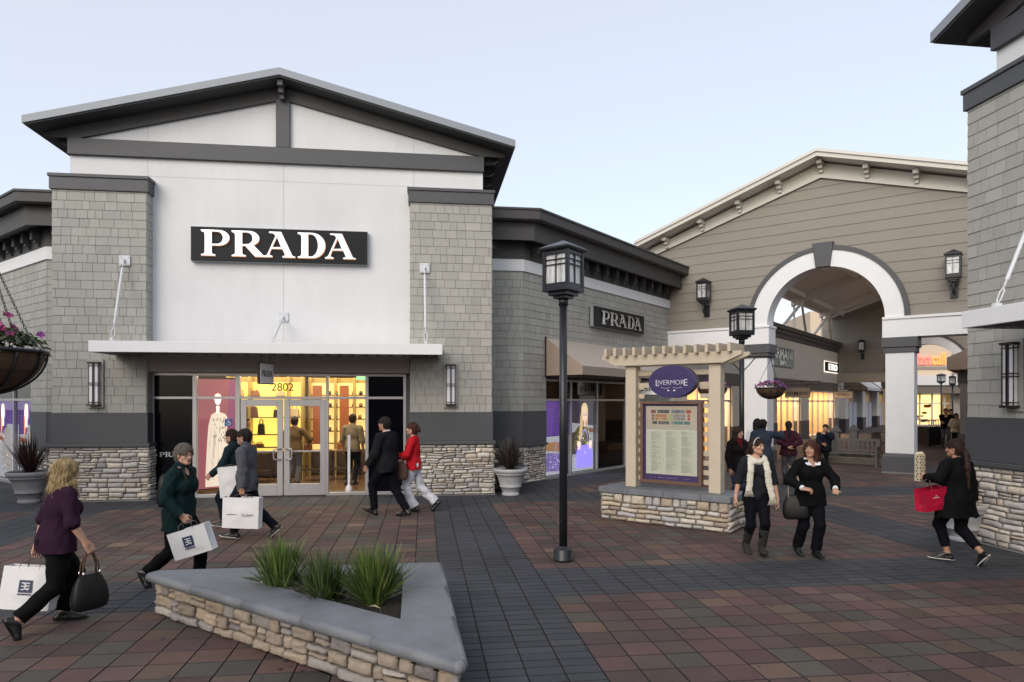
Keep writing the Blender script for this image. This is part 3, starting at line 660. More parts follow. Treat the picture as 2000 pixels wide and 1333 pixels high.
# ------------------------------------------------------------------ wings
def wing(fr, label, path, wr, side, seed):
    """path: wall line points in frame coords, walked with the outside on the right; wr: glazed range (u along the long panel)"""
    t = thing('shop_wing', label, 'shop building', fr.w(0,0), fr.rz)
    segs = [(path[i], path[i+1]) for i in range(len(path)-1)]
    longi = max(range(len(segs)), key=lambda i: (Vector(segs[i][1])-Vector(segs[i][0])).length)
    wb, sh, st, bd, sl_, co = MB(), MB(), MB(), MB(), MB(), MB()
    for i, (p, q) in enumerate(segs):
        P = pline(*p, *q); Ln = P.len; ranges = [(0, Ln)]; holes = []
        if i == longi: ranges = [(0, wr[0]), (wr[1], Ln)]; holes = [(wr[0], wr[1], 0, 2.80)]
        if i == longi: wb.pbox(P, 0, Ln, 2.8, 6.6, -.35, -.004)
        for r0, r1 in ranges:
            if r1-r0 < .02: continue
            wb.pbox(P, r0, r1, 1.0, 2.8 if i == longi else 6.6, -.35, -.004)
            MB().pbox(P, r0, r1, 0, .985, -.35, .0).build('stone_core', MORT, t); st = MB()
            ledge(st, P, r0, r1, .02, .97, LEDGE_PAL, seed=seed+i*3+int(r0), hr=(.05,.11), wr=(.14,.45))
            st.build('stone_base', STONE, t); MB().pbox(P, r0, r1, 1.05, 1.895, -.02, .022).build('band', CHAR, t); MB().pbox(P, r0, r1, .985, 1.049, -.02, .075).build('sill', CHAR, t)
        shingles(sh, P, 0, Ln, 1.90, 5.54, holes=holes, seed=seed+i)
    wl = wb.build('wall', SHBACK, t); sh.build('shingle_cladding', SHING, wl)
    mb = MB(); sweep(mb, path, [(0,5.545),(.045,5.545),(.045,5.845),(0,5.845)]); mb.build('white_band', WHITET, t)
    mb = MB(); sweep(mb, path, [(0,5.847),(.03,5.847),(.03,6.42),(0,6.42)]); mb.build('frieze', CHAR2, t)
    mb = MB(); sweep(mb, path, [(-.2,6.42),(.46,6.24),(.50,6.24),(.50,6.55),(.52,6.68),(-.2,6.68)]); mb.build('cornice', CHAR2, t)
    mb = MB(); sweep(mb, path, [(-.3,6.682),(.70,6.682),(.75,6.72),(.75,6.93),(.78,6.94),(.78,6.99),(-.3,7.05)]); mb.build('cornice', CHAR2, t)
    for i, (p, q) in enumerate(segs):
        P = pline(*p, *q); n = max(1, int((P.len)/.62)); off = .39 if side > 0 else (P.len-.39) % .62
        if i != longi: us = [P.len*.42]
        else: us = [off+.62*k for k in range(n+1) if off+.62*k < P.len-.1]
        for u in us:
            d = MB(); d.pbox(P, u-.075, u+.075, 6.04, 6.40, .031, .22); d.pbox(P, u-.065, u+.065, 5.97, 6.039, .031, .15); d.pbox(P, u-.055, u+.055, 5.91, 5.969, .031, .09); d.build('bracket', CHAR2, t, .006)
    return t, pline(*segs[longi][0], *segs[longi][1])
pw = [_local(W, *M.w(5.6, 1.84)[:2]), (0, 0), (9.03, 0)]
wing_r, PW = wing(W, 'long grey shingle wing with a taupe awning beside the arched hall', pw, (1.04, 6.6), 1, 201)
pl = [(-9.0, 0), (0, 0), _local(L, *M.w(-3.2, 1.84)[:2])]
wing_l, PL = wing(L, 'brightly lit shingle wing at the left edge behind the hanging flower basket', pl, (1.4, 7.96), -1, 301)

def wing_windows(t, P, u0, u1, cuts, dark):
    fm = MB(); 
    for u in cuts: fm.pbox(P, u-.03, u+.03, 0, 2.78, -.16, -.06)
    for z0, z1 in ((0,.08),(2.17,2.23),(2.72,2.78)):
        fm.pbox(P, u0, u1, z0, z1, -.158, -.062)
    w_ = fm.build('window', ALUM, t, .003)
    for a, b in zip(cuts[:-1], cuts[1:]):
        for z0, z1 in ((.08,2.17),(2.23,2.72)):
            MB().pbox(P, a+.03, b-.03, z0, z1, -.115, -.105).build('pane', DGLASS, w_)
    MB().pbox(P, u0, u1, 0, .02, -3.2, -.17).build('interior_floor', mat('dark_carpet', (.03,.028,.03), .8), t)
    MB().pbox(P, u0-.3, u1+.3, 0, 3.0, -3.3, -3.2).pbox(P, u0-.06, u0-.01, 0, 3.0, -3.2, -.36).pbox(P, u1+.01, u1+.06, 0, 3.0, -3.2, -.36).build('interior_wall', mat('dim_interior_wall', (.09,.075,.062), .8), t)
    MB().pbox(P, u0-.3, u1+.3, 2.80, 2.86, -3.3, -.36).build('interior_ceiling', mat('dim_interior_wall', (.09,.075,.062), .8), t)
wing_windows(wing_r, PW, 1.04, 6.6, [1.09,2.45,3.95,5.75,6.55], 1)
wing_windows(wing_l, PL, 1.4, 7.96, [1.45,3.2,4.9,6.5,7.91], 1)

def awning(t, P, u0, u1, zt, zf, zb, out, m, mt, name='awning'):
    mb = MB(); e = .02
    top = [P(u0,zt,.03),P(u1,zt,.03),P(u1,zf,out),P(u0,zf,out)]
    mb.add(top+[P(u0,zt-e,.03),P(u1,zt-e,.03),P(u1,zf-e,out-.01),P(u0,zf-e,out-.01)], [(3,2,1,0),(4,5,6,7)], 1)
    mb.pbox(P, u0, u1, zb, zf, out-.012, out, 0)
    for u in (u0, u1-.012):
        q = [P(u,zb,.03),P(u,zt,.03),P(u,zf,out),P(u,zb,out)]; mb.prism(q, tuple(x-y for x, y in zip(P(u+.012,0,0), P(u,0,0))), 0)
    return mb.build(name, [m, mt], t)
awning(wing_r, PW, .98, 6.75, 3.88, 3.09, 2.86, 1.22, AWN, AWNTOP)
# brown wall channel at the near end of the awning
MB().pbox(PW, .965, 1.0, 2.82, 3.92, .022, .06).build('awning_channel', BRZ, wing_r)
box_sign(W, 3.32, 6.60, 4.41, 5.01, -.03, 'shop_sign', 'smaller black shop sign with steel capitals on the shingle wing over the awning', 3.70, 6.35, 4.50, .40, mat('brushed_letter', (.55,.55,.57), .22, 0, metal=1.), False)
blade_sign(W, 5.25, -.92, 2.35, 2.83, 1.0, 'white blade sign hanging under the taupe awning, half hidden by the kiosk post', -radians(90)+radians(8), 'P', False, size=.2)

# backlit posters in the wing windows
LPP = litattr('backlit_print', .50)
def poster_bag(P, fr, u0, u1, label, kind):
    t = thing('lightbox_poster', label, 'poster', fr.w(*P((u0+u1)/2, 0, -.2)[:2]), fr.rz); w_ = u1-u0
    Q = Panel(0, 0, 1, 0) 
    ang = atan2(P.dy, P.dx); t.rotation_euler = (0,0,fr.rz+ang)
    MB().box(-w_/2,w_/2,.004,.07,.09,2.16).build('case', BLACK, t)
    mb = MB(); k = [0.]
    def pg(pts, col):
        k[0] += .0006; mb.add([Q(u,z,k[0]) for u, z in pts], [tuple(range(len(pts)))], 0, col)
    def rc(a, b, c, d, col): pg([(a,c),(b,c),(b,d),(a,d)], col)
    def el(cx, cz, rx, rz_, col, a0=0, a1=360, n=22): pg([(cx+rx*cos(radians(a0+(a1-a0)*i/n)), cz+rz_*sin(radians(a0+(a1-a0)*i/n))) for i in range(n if a1-a0 == 360 else n+1)], col)
    h = w_/2; rg = random.Random(int(u0*10)+7)
    if kind == 'woman':
        rc(-h,h,.09,2.16,(.10,.08,.13)); rc(-h,h,.09,.60,(.95,.95,.97)); pg([(-h,.5),(h,.5),(h,1.42),(-h,1.55)], (.80,.79,.82)); pg([(-h*.1,1.30),(h,1.20),(h,1.32),(-h*.1,1.44)], (.42,.12,.07)); pg([(-h,.6),(-.1,.6),(-.1,1.3),(-h,1.2)], (.12,.09,.10))
        pg([(-.50,.65),(.50,.60),(.48,1.05),(.33,1.38),(.10,1.46),(-.12,1.44),(-.32,1.30),(-.46,1.0)], (.17,.15,.06))
        for i in range(220):
            u = rg.uniform(-.42,.44); z = rg.uniform(.72,1.38)
            if abs(u) < .5-(z-.7)*.3: s = rg.uniform(.018,.045); rc(u,u+s,z,z+s*rg.uniform(.5,1.4), rg.choice(((.62,.58,.30),(.03,.03,.02),(.52,.50,.22))))
        pg([(-.32,1.0),(-.16,1.05),(-.08,1.6),(-.14,2.0),(-.24,1.7)], (.40,.29,.15)); pg([(.10,1.4),(.17,1.45),(.20,1.8),(.16,2.0),(.08,1.9)], (.42,.31,.17))
        el(0,1.90,.19,.22,(.50,.38,.22)); rc(-.055,.06,1.40,1.60,(.52,.36,.28)); el(.015,1.72,.12,.185,(.66,.47,.37)); el(0,1.92,.15,.10,(.56,.44,.27)); 
        for sx in (-.04,.07): rc(sx-.032,sx+.032,1.735,1.765,(.08,.04,.03)); rc(sx-.04,sx+.04,1.79,1.802,(.20,.12,.07))
        rc(-.025,.06,1.595,1.622,(.42,.08,.08)); rc(.010,.026,1.65,1.73,(.52,.34,.26))
        pg([(-.46,.20),(.44,.18),(.47,.62),(.40,.80),(.28,.86),(-.30,.86),(-.42,.80),(-.48,.62)], (.22,.18,.62))
        for sx in (-.2,.18):
            for a in range(0, 180, 12): pg([(sx*0+.19*cos(radians(a))+.0-.01, .86+.42*sin(radians(a))), (.215*cos(radians(a))-.01, .86+.46*sin(radians(a))), (.215*cos(radians(a+12))-.01, .86+.46*sin(radians(a+12))), (.19*cos(radians(a+12))-.01, .86+.42*sin(radians(a+12)))], (.20,.16,.52))
            break
        for sx in (-.34,.30):
            el(sx,.90,.10,.09,(.72,.53,.43))
            for i in range(4): rc(sx-.08+i*.042,sx-.05+i*.042,.74,.88,(.66,.47,.38))
        pg([(-.02,.66),(.02,.66),(0,.60)], (.75,.72,.8))
    elif kind == 'tote':
        rc(-h,h,.09,2.16,(.18,.08,.42)); pg([(-h,1.2),(h*.9,1.2),(h*.8,2.16),(-h,2.16)], (.30,.15,.58)); pg([(-h*.2,1.2),(h*.6,1.2),(h*.5,2.16),(h*.1,2.16)], (.24,.11,.50))
        rc(-h,h,.09,1.17,(.92,.91,.94)); pg([(-h,.80),(h*.3,.72),(h,.86),(h,1.05),(-h,.98)], (.80,.42,.20)); pg([(.25,.55),(.60,1.15),(.66,1.15),(.66,.70),(.38,.48)], (.90,.74,.62))
        pg([(-.48,.20),(.36,.16),(.40,.66),(-.42,.72)], (.40,.32,.66))
        for i in range(260):
            u = rg.uniform(-.46,.36); z = rg.uniform(.2,.66); s = rg.uniform(.012,.04); c = rg.choice(((.20,.12,.46),(.62,.56,.82),(.30,.20,.58),(.13,.08,.32))); rc(u,u+s,z,z+s*.7,c)
        for a in range(0, 180, 12): pg([(.17*cos(radians(a))-.05, .68+.34*sin(radians(a))), (.19*cos(radians(a))-.05, .68+.37*sin(radians(a))), (.19*cos(radians(a+12))-.05, .68+.37*sin(radians(a+12))), (.17*cos(radians(a+12))-.05, .68+.34*sin(radians(a+12)))], (.24,.16,.40))
    else:
        rc(-h,h,.09,2.16,(.95,.94,.94)); rc(-h,h,1.30,2.16,(.22,.10,.50)); pg([(-h,1.1),(h,.98),(h,1.10),(-h,1.22)], (.68,.22,.10)); rc(-h*.2,h,.9,1.55,(.94,.93,.93))
        cx = .12 if kind == 'pair' else -.1
        pg([(cx-.38,.3),(cx+.36,.3),(cx+.34,1.0),(cx+.2,1.42),(cx,1.5),(cx-.2,1.42),(cx-.36,1.0)], (.82,.76,.70))
        for i in range(170):
            u = rg.uniform(-.34,.34); z = rg.uniform(.35,1.35); s = rg.uniform(.015,.05); rc(cx+u*(1-(z-.3)*.3),cx+u*(1-(z-.3)*.3)+s,z,z+s*.6, rg.choice(((.35,.30,.27),(.93,.9,.86),(.60,.30,.12),(.50,.46,.42))))
        pg([(cx-.16,1.2),(cx-.03,1.5),(cx-.05,2.05),(cx-.15,1.95)], (.55,.20,.08)); el(cx,1.86,.12,.20,(.93,.84,.78)); el(cx,2.02,.11,.08,(.80,.62,.46)); rc(cx-.05,cx+.06,1.5,1.7,(.90,.78,.70))
        for sx in (-.045,.05): rc(cx+sx-.022,cx+sx+.022,1.87,1.885,(.2,.12,.1))
        rc(cx-.03,cx+.035,1.745,1.76,(.6,.2,.18))
    mb.build('print', LPP, t); return t
poster_bag(PW, W, 1.12, 2.42, 'backlit purple poster of a patterned tote behind the lamp post', 'tote')
poster_bag(PW, W, 2.48, 3.92, 'backlit poster of a fair haired woman holding a purple bag', 'woman')
poster_bag(PL, L, 6.53, 7.88, 'backlit poster of a red haired figure beside the shingle pier at the left', 'pair')
poster_bag(PL, L, 4.93, 6.47, 'backlit poster with a patterned coat at the very left edge', 'coat')
# warm niche deep in the third bay
t = thing('display_niche', 'warm lit clothes niche deep inside the dark third window of the wing', 'display niche', W.w(*PW(5.35, 0, -2.6)[:2]), W.rz)
MB().box(-.5,.5,.1,.16,.5,2.1).build('lit_back', litmat('niche_glow', (.62,.33,.10), .35), t)
mb = MB(); mb.box(-.5,.5,-.02,.1,.9,.93); mb.box(-.5,.5,-.02,.1,1.42,1.45)
for x in (-.3,-.05,.22): mb.prism([(x-.09,-.02,1.05),(x+.09,-.02,1.05),(x+.05,-.02,1.38),(x-.05,-.02,1.38)], (0,.06,0))
mb.build('hanging_stock', SH_ if False else mat('dark_stock', (.03,.025,.03), .7), t)
# ------------------------------------------------------------------ ground and paving
gm = MB(); gm.add([(-200,-60,-.012),(200,-60,-.012),(200,300,-.012),(-200,300,-.012)], [(0,1,2,3)])
tag(gm.build('ground', mat('joint_sand', (.017,.016,.017), .95, .2, 3)), kind='structure')
def paving():
    rng = random.Random(5); U = .305; mb = MB()
    RED = [(.086,.050,.047),(.092,.051,.046),(.096,.049,.047),(.112,.071,.052),(.064,.057,.048),(.069,.060,.049),(.080,.046,.047),(.084,.056,.045),(.074,.045,.043),(.102,.059,.047)]
    DK = [(.038,.041,.050),(.041,.044,.053),(.035,.038,.046),(.043,.046,.053)]
    bandA = [(-2.92,-1.68),(4.60,5.82),(11.76,12.98)]; bandB = [(-8.38,-7.10),(-1.16,0.30)]
    def dark(a, b):
        if any(x0 <= a < x1 for x0, x1 in bandA) and b < 0.3: return True
        if any(x0 <= b < x1 for x0, x1 in bandB): return True
        # strip along the wings
        la, lb = _local(W, *M.w(a, b)[:2])
        if -1.5 < lb < .4 and la > -1.2: return True
        lb = _local(L, *M.w(a, b)[:2])
        if -1.5 < lb[1] < .4 and lb[0] < 1.: return True
        if 0.3 <= b and (a+2) % 7.3 < 1.22 and b < 40: return True
        if b > 7 and (b+1.2) % 7.2 < 1.22: return True
        return False
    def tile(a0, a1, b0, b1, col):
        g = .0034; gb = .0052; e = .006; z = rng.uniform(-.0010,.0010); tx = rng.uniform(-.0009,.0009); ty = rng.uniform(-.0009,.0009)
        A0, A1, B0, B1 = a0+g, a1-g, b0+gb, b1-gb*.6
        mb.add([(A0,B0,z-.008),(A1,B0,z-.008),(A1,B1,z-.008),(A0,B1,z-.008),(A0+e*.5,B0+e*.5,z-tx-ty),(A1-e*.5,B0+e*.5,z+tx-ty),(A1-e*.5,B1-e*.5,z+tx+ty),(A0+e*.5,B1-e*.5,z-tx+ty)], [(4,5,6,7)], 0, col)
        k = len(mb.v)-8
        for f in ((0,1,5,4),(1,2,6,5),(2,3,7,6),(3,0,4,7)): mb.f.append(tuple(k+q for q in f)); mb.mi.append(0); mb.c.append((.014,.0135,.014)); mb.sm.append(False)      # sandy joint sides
    i0, i1 = int(-13/U), int(27/U)
    for i in range(i0, i1):
        a0 = 4.60+(i-15)*U; a = a0+U/2
        for j in range(-46, 120):
            b0 = -7.10+(j+0)*U*1.0; b = b0+U/2
            wx, wy, _ = M.w(a, b)
            if wy < 2.2 or wy > 42 or abs(wx) > wy*.86+1.2: continue
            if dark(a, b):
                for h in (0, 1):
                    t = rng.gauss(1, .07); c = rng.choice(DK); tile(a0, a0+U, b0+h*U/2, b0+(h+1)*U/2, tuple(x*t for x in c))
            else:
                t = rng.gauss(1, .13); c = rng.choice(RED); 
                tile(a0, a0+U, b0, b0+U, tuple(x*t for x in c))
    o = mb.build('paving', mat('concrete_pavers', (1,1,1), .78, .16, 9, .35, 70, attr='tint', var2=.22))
    o.location = (M.o[0], M.o[1], 0); o.rotation_euler = (0,0,M.rz); tag(o, kind='structure')
paving()
gs = MB(); rg = random.Random(77)
for _ in range(420):
    y_ = 4+14*rg.random()**1.3; x_ = rg.uniform(-.8,.8)*y_; r_ = rg.uniform(.010,.026); k_ = rg.randint(7,9); t_ = rg.uniform(.6,1.6)
    gs.add([(x_+r_*rg.uniform(.7,1.2)*cos(2*pi*i/k_), y_+r_*rg.uniform(.7,1.2)*sin(2*pi*i/k_), .0022) for i in range(k_)], [tuple(range(k_))], 0, (.030*t_,.029*t_,.030*t_))
tag(gs.build('gum_stains', mat('old_gum', (1,1,1), .7, 0, attr='tint')), kind='stuff')
fm = MB(); fm.add([(-120,38,-.006),(160,38,-.006),(160,140,-.006),(-120,140,-.006)], [(0,1,2,3)])
tag(fm.build('far_paving', mat('far_pavers', (.075,.060,.057), .8, .15, 2)), kind='structure')

# ------------------------------------------------------------------ arched hall
GREYM = mat('grey_mid_trim', (.30,.29,.28), .65, .04)
UNDER = mat('roof_underside', (.84,.79,.74), .75, .04)
def arch_hall():
    t = thing('arched_hall', 'tan lap sided gabled hall with a large white arch opening', 'hall building', A.w(5.25, 0), A.rz); OX = 5.25
    def pt(mb, name, m, parent=None, bev=0):
        mb.v = [(x-OX, y, z) for x, y, z in mb.v]; return mb.build(name, m, parent or t, bev)
    CX, SP, RI = 5.28, 4.70, 1.74; DEP = 27.4; E0, E1 = -1.05, 11.55; EI = -.30
    ru = lambda a: 10.03-.322*abs(a-5.22)         # roof top
    st_ = lambda a: 9.36-.305*abs(a-5.17)         # siding top
    def gable(b, back):
        P = Panel(0, b, 1, 0) if not back else Panel(0, b, 1, 0)
        sp = 4.70 if not back else 4.09
        def hole(u):
            d = abs(u-CX); R_ = 2.2
            return sp+sqrt(max(0, R_*R_-d*d)) if d < R_ else sp
        lp = MB(); lap(lp, P, -.95, 11.4, sp+.02, 9.6, .33, ztop=st_, holes=hole)
        s_ = pt(lp, 'lap_siding', TAN)
        # wall core with the arch cut
        N = 24; out = [(-.95,sp)]+[(CX-RI*1.05*cos(pi*i/N), sp+RI*1.05*sin(pi*i/N)) for i in range(N+1)]+[(11.4,sp),(11.4,ru(11.4)-.3),(5.22,ru(5.22)-.3),(-.95,ru(-.95)-.3)]
        cm = MB(); cm.prism([(x, b+.03, z) for x, z in out], (0,.3,0)); pt(cm, 'wall', TAN if False else mat('tan_wall', (.27,.25,.21), .7, .04), s_)
        # archivolt: white ring, charcoal edge, keystone
        rg = MB(); ed = MB(); M_ = 40
        for i in range(M_):
            t0, t1 = pi*i/M_, pi*(i+1)/M_
            def q(r, th, bb): return (CX-r*cos(th), bb, sp+r*sin(th))
            f0, f1 = b-.13, b+.55
            rg.add([q(RI,t0,f0),q(2.26,t0,f0),q(2.26,t1,f0),q(RI,t1,f0),q(RI,t0,f1),q(2.26,t0,f1),q(2.26,t1,f1),q(RI,t1,f1)], [(0,1,2,3),(3,7,4,0),(4,7,6,5),(1,5,6,2)], 0)
            g0 = b-.17
            ed.add([q(2.262,t0,g0),q(2.40,t0,g0),q(2.40,t1,g0),q(2.262,t1,g0),q(2.262,t0,b-.01),q(2.40,t0,b-.01),q(2.40,t1,b-.01),q(2.262,t1,b-.01)], [(0,1,2,3),(1,5,6,2),(3,7,4,0)], 0)
        rg.f = [tuple(f) for f in rg.f]; rg_ = pt(rg, 'arch_ring', WHITET); pt(ed, 'arch_edge', CHAR, rg_)
        if not back:
            ks = MB(); ks.prism([(CX-.21,b-.22,sp+RI-.02),(CX+.21,b-.22,sp+RI-.02),(CX+.31,b-.22,sp+2.50),(CX-.31,b-.22,sp+2.50)], (0,.22,0)); pt(ks, 'keystone', CHAR, rg_, .012)
        # impost beams
        z0 = 4.08 if not back else 3.46
        for a0, a1 in ((-.9,3.60),(6.95,11.4)):
            bm = MB(); bm.box(a0,a1,b-.15,b+.60,z0,sp-.08); bm.box(a0,a1+.03 if a0 < 0 else a1,b-.19,b+.63,sp-.079,sp); 
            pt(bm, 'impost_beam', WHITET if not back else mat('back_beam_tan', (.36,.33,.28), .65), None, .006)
        # columns
        cs = (2.78, 7.03)
        for a0 in cs:
            w_ = .76
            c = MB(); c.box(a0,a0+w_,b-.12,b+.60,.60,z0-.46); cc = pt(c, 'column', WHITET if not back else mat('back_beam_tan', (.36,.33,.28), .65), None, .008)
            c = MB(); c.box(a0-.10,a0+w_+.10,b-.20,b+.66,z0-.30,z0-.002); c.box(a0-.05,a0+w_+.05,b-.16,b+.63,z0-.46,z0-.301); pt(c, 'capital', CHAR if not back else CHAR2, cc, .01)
            c = MB(); c.box(a0-.09,a0+w_+.09,b-.19,b+.67,.0,.50); c.prism([(a0-.09,b-.19,.501),(a0+w_+.09,b-.19,.501),(a0+w_+.03,b-.13,.60),(a0-.03,b-.13,.60)], (0,.76,0)); pt(c, 'plinth', CHAR, cc, .008)
            c = MB(); c.box(a0-.10,a0+w_+.10,b-.20,b+.68,.0,.05); pt(c, 'plinth_curb', mat('grey_footing', (.2,.2,.2), .8), cc)
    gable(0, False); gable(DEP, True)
    # frieze board and brackets under the front eave
    for sg in (-1, 1):
        e = E0 if sg < 0 else E1; x0 = 5.195
        f = MB(); f.prism([(x0,-.05,st_(x0)),(e,-.05,st_(e)),(e,-.05,ru(e)-.30),(x0,-.05,ru(x0)-.24)], (0,.11,0)); f.prism([(x0,-.10,st_(x0)-.06),(e,-.10,st_(e)-.06),(e,-.10,st_(e)+.06),(x0,-.10,st_(x0)+.06)], (0,.049,0)); pt(f, 'frieze_board', CREAM)
        ei = -.42 if sg < 0 else 7.7            # slopes cut short behind the front bay; right-hand gap added to light the hall
        rf = MB(); rf.prism([(5.22,-.68,ru(5.22)-.015),(e,-.68,ru(e)-.015),(e,-.68,ru(e)-.20),(5.22,-.68,ru(5.22)-.20)], (0,1.4,0)); rf.prism([(5.22,.72,ru(5.22)-.015),(ei,.72,ru(ei)-.015),(ei,.72,ru(ei)-.20),(5.22,.72,ru(5.22)-.20)], (0,DEP-1.0,0)); rf.prism([(5.22,DEP-.28,ru(5.22)-.015),(e,DEP-.28,ru(e)-.015),(e,DEP-.28,ru(e)-.20),(5.22,DEP-.28,ru(5.22)-.20)], (0,1.0,0)); r_ = pt(rf, 'roof', UNDER)
        fa = MB(); fa.prism([(5.22,-.71,ru(5.22)),(e-.0,-.71,ru(e)),(e,-.71,ru(e)-.22),(5.22,-.71,ru(5.22)-.22)], (0,.028,0)); pt(fa, 'fascia', CREAM, r_)
        fa = MB(); fa.prism([(5.22,-.76,ru(5.22)+.012),(e,-.76,ru(e)+.012),(e,-.76,ru(e)-.085),(5.22,-.76,ru(5.22)-.085)], (0,.048,0)); pt(fa, 'gutter_edge', mat('cream_metal', (.62,.60,.56), .45, .03), r_)
    for a in (5.22, 3.95, 2.63, 1.31, -.02, 6.54, 7.86, 9.18, 10.5):
        z = ru(a)-.24; d = MB(); d.box(a-.075,a+.075,-.46,-.052,z-.14,z-.01); d.box(a-.065,a+.065,-.30,-.052,z-.25,z-.141); d.box(a-.055,a+.055,-.18,-.052,z-.36,z-.251); pt(d, 'bracket', CREAM, None, .008)
    # roof framing inside: rafters down the slope and purlins along the hall
    rm = MB(); b = 4.4
    while b < DEP:
        for e in (-.40, 7.68): rm.prism([(5.22,b-.16,ru(5.22)-.20),(e,b-.16,ru(e)-.20),(e,b-.16,ru(e)-.62),(5.22,b-.16,ru(5.22)-.62)], (0,.32,0))
        b += 6.6
    pt(rm, 'rafter', UNDER)
    pm = MB()
    for a in (.35, 3.0, 7.4):
        b = .4
        while b < DEP-1: pm.box(a-.10,a+.10,b,min(b+3.82,DEP-.4),ru(a)-.46,ru(a)-.19) if False else None; b += 6.6
        pm.box(a-.10,a+.10,.4,4.23,ru(a)-.47,ru(a)-.20)
        b = 4.57
        while b < DEP-.5: pm.box(a-.10,a+.10,b,min(b+6.26,DEP-.1),ru(a)-.47,ru(a)-.20); b += 6.6
    pt(pm, 'purlin', UNDER)
    # clerestory: eave beam and raking struts over the arcade parapet
    cl = MB(); cl.box(-.12,.14,.4,DEP-.05,7.42,7.66) if False else None
    cl.box(-.40,-.28,.74,DEP-.3,ru(-.34)-.36,ru(-.34)-.21); pt(cl, 'eave_beam', UNDER)
    b = 4.4
    while b < DEP+.3:
        for db in (-2.6, 2.6):
            if .6 < b+db < DEP: sm = MB(); sm.bar((.15,b+.001*db,ru(.15)-.62), (-.25,b+db,6.17), .12, .12); pt(sm, 'strut', UNDER)
        sm = MB(); sm.box(-.32,-.22,b-.05,b+.05,6.17,ru(-.27)-.60); pt(sm, 'strut', UNDER); b += 6.6
    return t
hall = arch_hall()

# wall lanterns on the hall
def lantern_parts(t, w_, h, z0, lit=False):
    """square craftsman lantern: base steps, glazed box with bars, pyramid cap; z0 is the underside"""
    s = w_/2; k = h
    mb = MB(); mb.box(-s*.42,s*.42,-s*.42,s*.42,z0,z0+.05*k); mb.box(-s*.62,s*.62,-s*.62,s*.62,z0+.05*k,z0+.115*k); mb.box(-s*.86,s*.86,-s*.86,s*.86,z0+.115*k,z0+.185*k); mb.build('lantern_base', IRON, t, .006)
    g0, g1 = z0+.186*k, z0+.80*k; q = s*.76
    MB().box(-q*.94,q*.94,-q*.94,q*.94,g0,g1).build('lantern_glass', LANTG, t)
    mb = MB()
    for x in (-1, 1):
        for y in (-1, 1): mb.box(x*q-.022,x*q+.022,y*q-.022,y*q+.022,g0,g1)
    for f in (.60, .74):
        z = g0+(g1-g0)*f; mb.box(-q-.01,q+.01,-q-.012,-q+.008,z,z+.010); mb.box(-q-.01,q+.01,q-.008,q+.012,z,z+.010); mb.box(-q-.012,-q+.008,-q+.009,q-.009,z,z+.010); mb.box(q-.008,q+.012,-q+.009,q-.009,z,z+.010)
    for y in (-1, 1): mb.box(-.006,.006,y*q-.010,y*q+.010,g0,g1); 
    for x in (-1, 1): mb.box(x*q-.010,x*q+.010,-.006,.006,g0,g1)
    for z in (g0, g1-.05): 
        for y in (-1, 1): mb.box(-q,q,y*q-.014,y*q+.014,z,z+.05)
        for x in (-1, 1): mb.box(x*q-.014,x*q+.014,-q+.015,q-.015,z,z+.05)
    mb.build('lantern_frame', IRON, t)
    mb = MB(); mb.lathe([(.05,g0+.0),(.05,g0+.10),(.085,g0+.12),(.02,g0+.17)], 14); mb.lathe([(.028,g0+.17),(.028,g0+.17+(g1-g0)*.55)], 10); mb.build('lamp_holder', mat('grey_lamp_holder', (.25,.25,.26), .4), t)
    mb = MB(); c = s*1.0; e0, e1, e2 = z0+.80*k, z0+.86*k, z0+k
    mb.add([(-c*.92,-c*.92,e0),(c*.92,-c*.92,e0),(c*.92,c*.92,e0),(-c*.92,c*.92,e0),(-c,-c,e0+.02),(c,-c,e0+.02),(c,c,e0+.02),(-c,c,e0+.02),(-c,-c,e1),(c,-c,e1),(c,c,e1),(-c,c,e1),(-c*.06,-c*.06,e2),(c*.06,-c*.06,e2),(c*.06,c*.06,e2),(-c*.06,c*.06,e2)],
           [(3,2,1,0)]+[(i, (i+1) % 4, 4+(i+1) % 4, 4+i) for i in range(4)]+[(4+i, 4+(i+1) % 4, 8+(i+1) % 4, 8+i) for i in range(4)]+[(8+i, 8+(i+1) % 4, 12+(i+1) % 4, 12+i) for i in range(4)]+[(12,13,14,15)])
    mb.build('lantern_cap', IRON, t, .008)
def lantglass():
    m = bpy.data.materials.new('seeded_clear_glass'); m.use_nodes = True; n = m.node_tree.nodes; l = m.node_tree.links
    for x in list(n): n.remove(x)
    out = n.new('ShaderNodeOutputMaterial'); tr = n.new('ShaderNodeBsdfTransparent'); tr.inputs[0].default_value = (.93,.93,.94,1); d = n.new('ShaderNodeBsdfDiffuse'); d.inputs[0].default_value = (.82,.83,.85,1)
    g = n.new('ShaderNodeBsdfGlossy'); g.inputs['Roughness'].default_value = .15
    tc = n.new('ShaderNodeTexCoord'); mp = n.new('ShaderNodeMapping'); mp.inputs['Scale'].default_value = (22,22,2.2); nz = n.new('ShaderNodeTexNoise'); nz.inputs['Scale'].default_value = 2
    l.new(tc.outputs['Object'], mp.inputs[0]); l.new(mp.outputs[0], nz.inputs['Vector'])
    mr = n.new('ShaderNodeMapRange'); mr.inputs[1].default_value = .35; mr.inputs[2].default_value = .65; mr.inputs[3].default_value = .38; mr.inputs[4].default_value = .80; l.new(nz.outputs['Fac'], mr.inputs[0])
    m1 = n.new('ShaderNodeMixShader'); l.new(mr.outputs[0], m1.inputs[0]); l.new(tr.outputs[0], m1.inputs[1]); l.new(d.outputs[0], m1.inputs[2])
    m2 = n.new('ShaderNodeMixShader'); m2.inputs[0].default_value = .14; l.new(m1.outputs[0], m2.inputs[1]); l.new(g.outputs[0], m2.inputs[2]); l.new(m2.outputs[0], out.inputs[0]); return m
LANTG = lantglass()
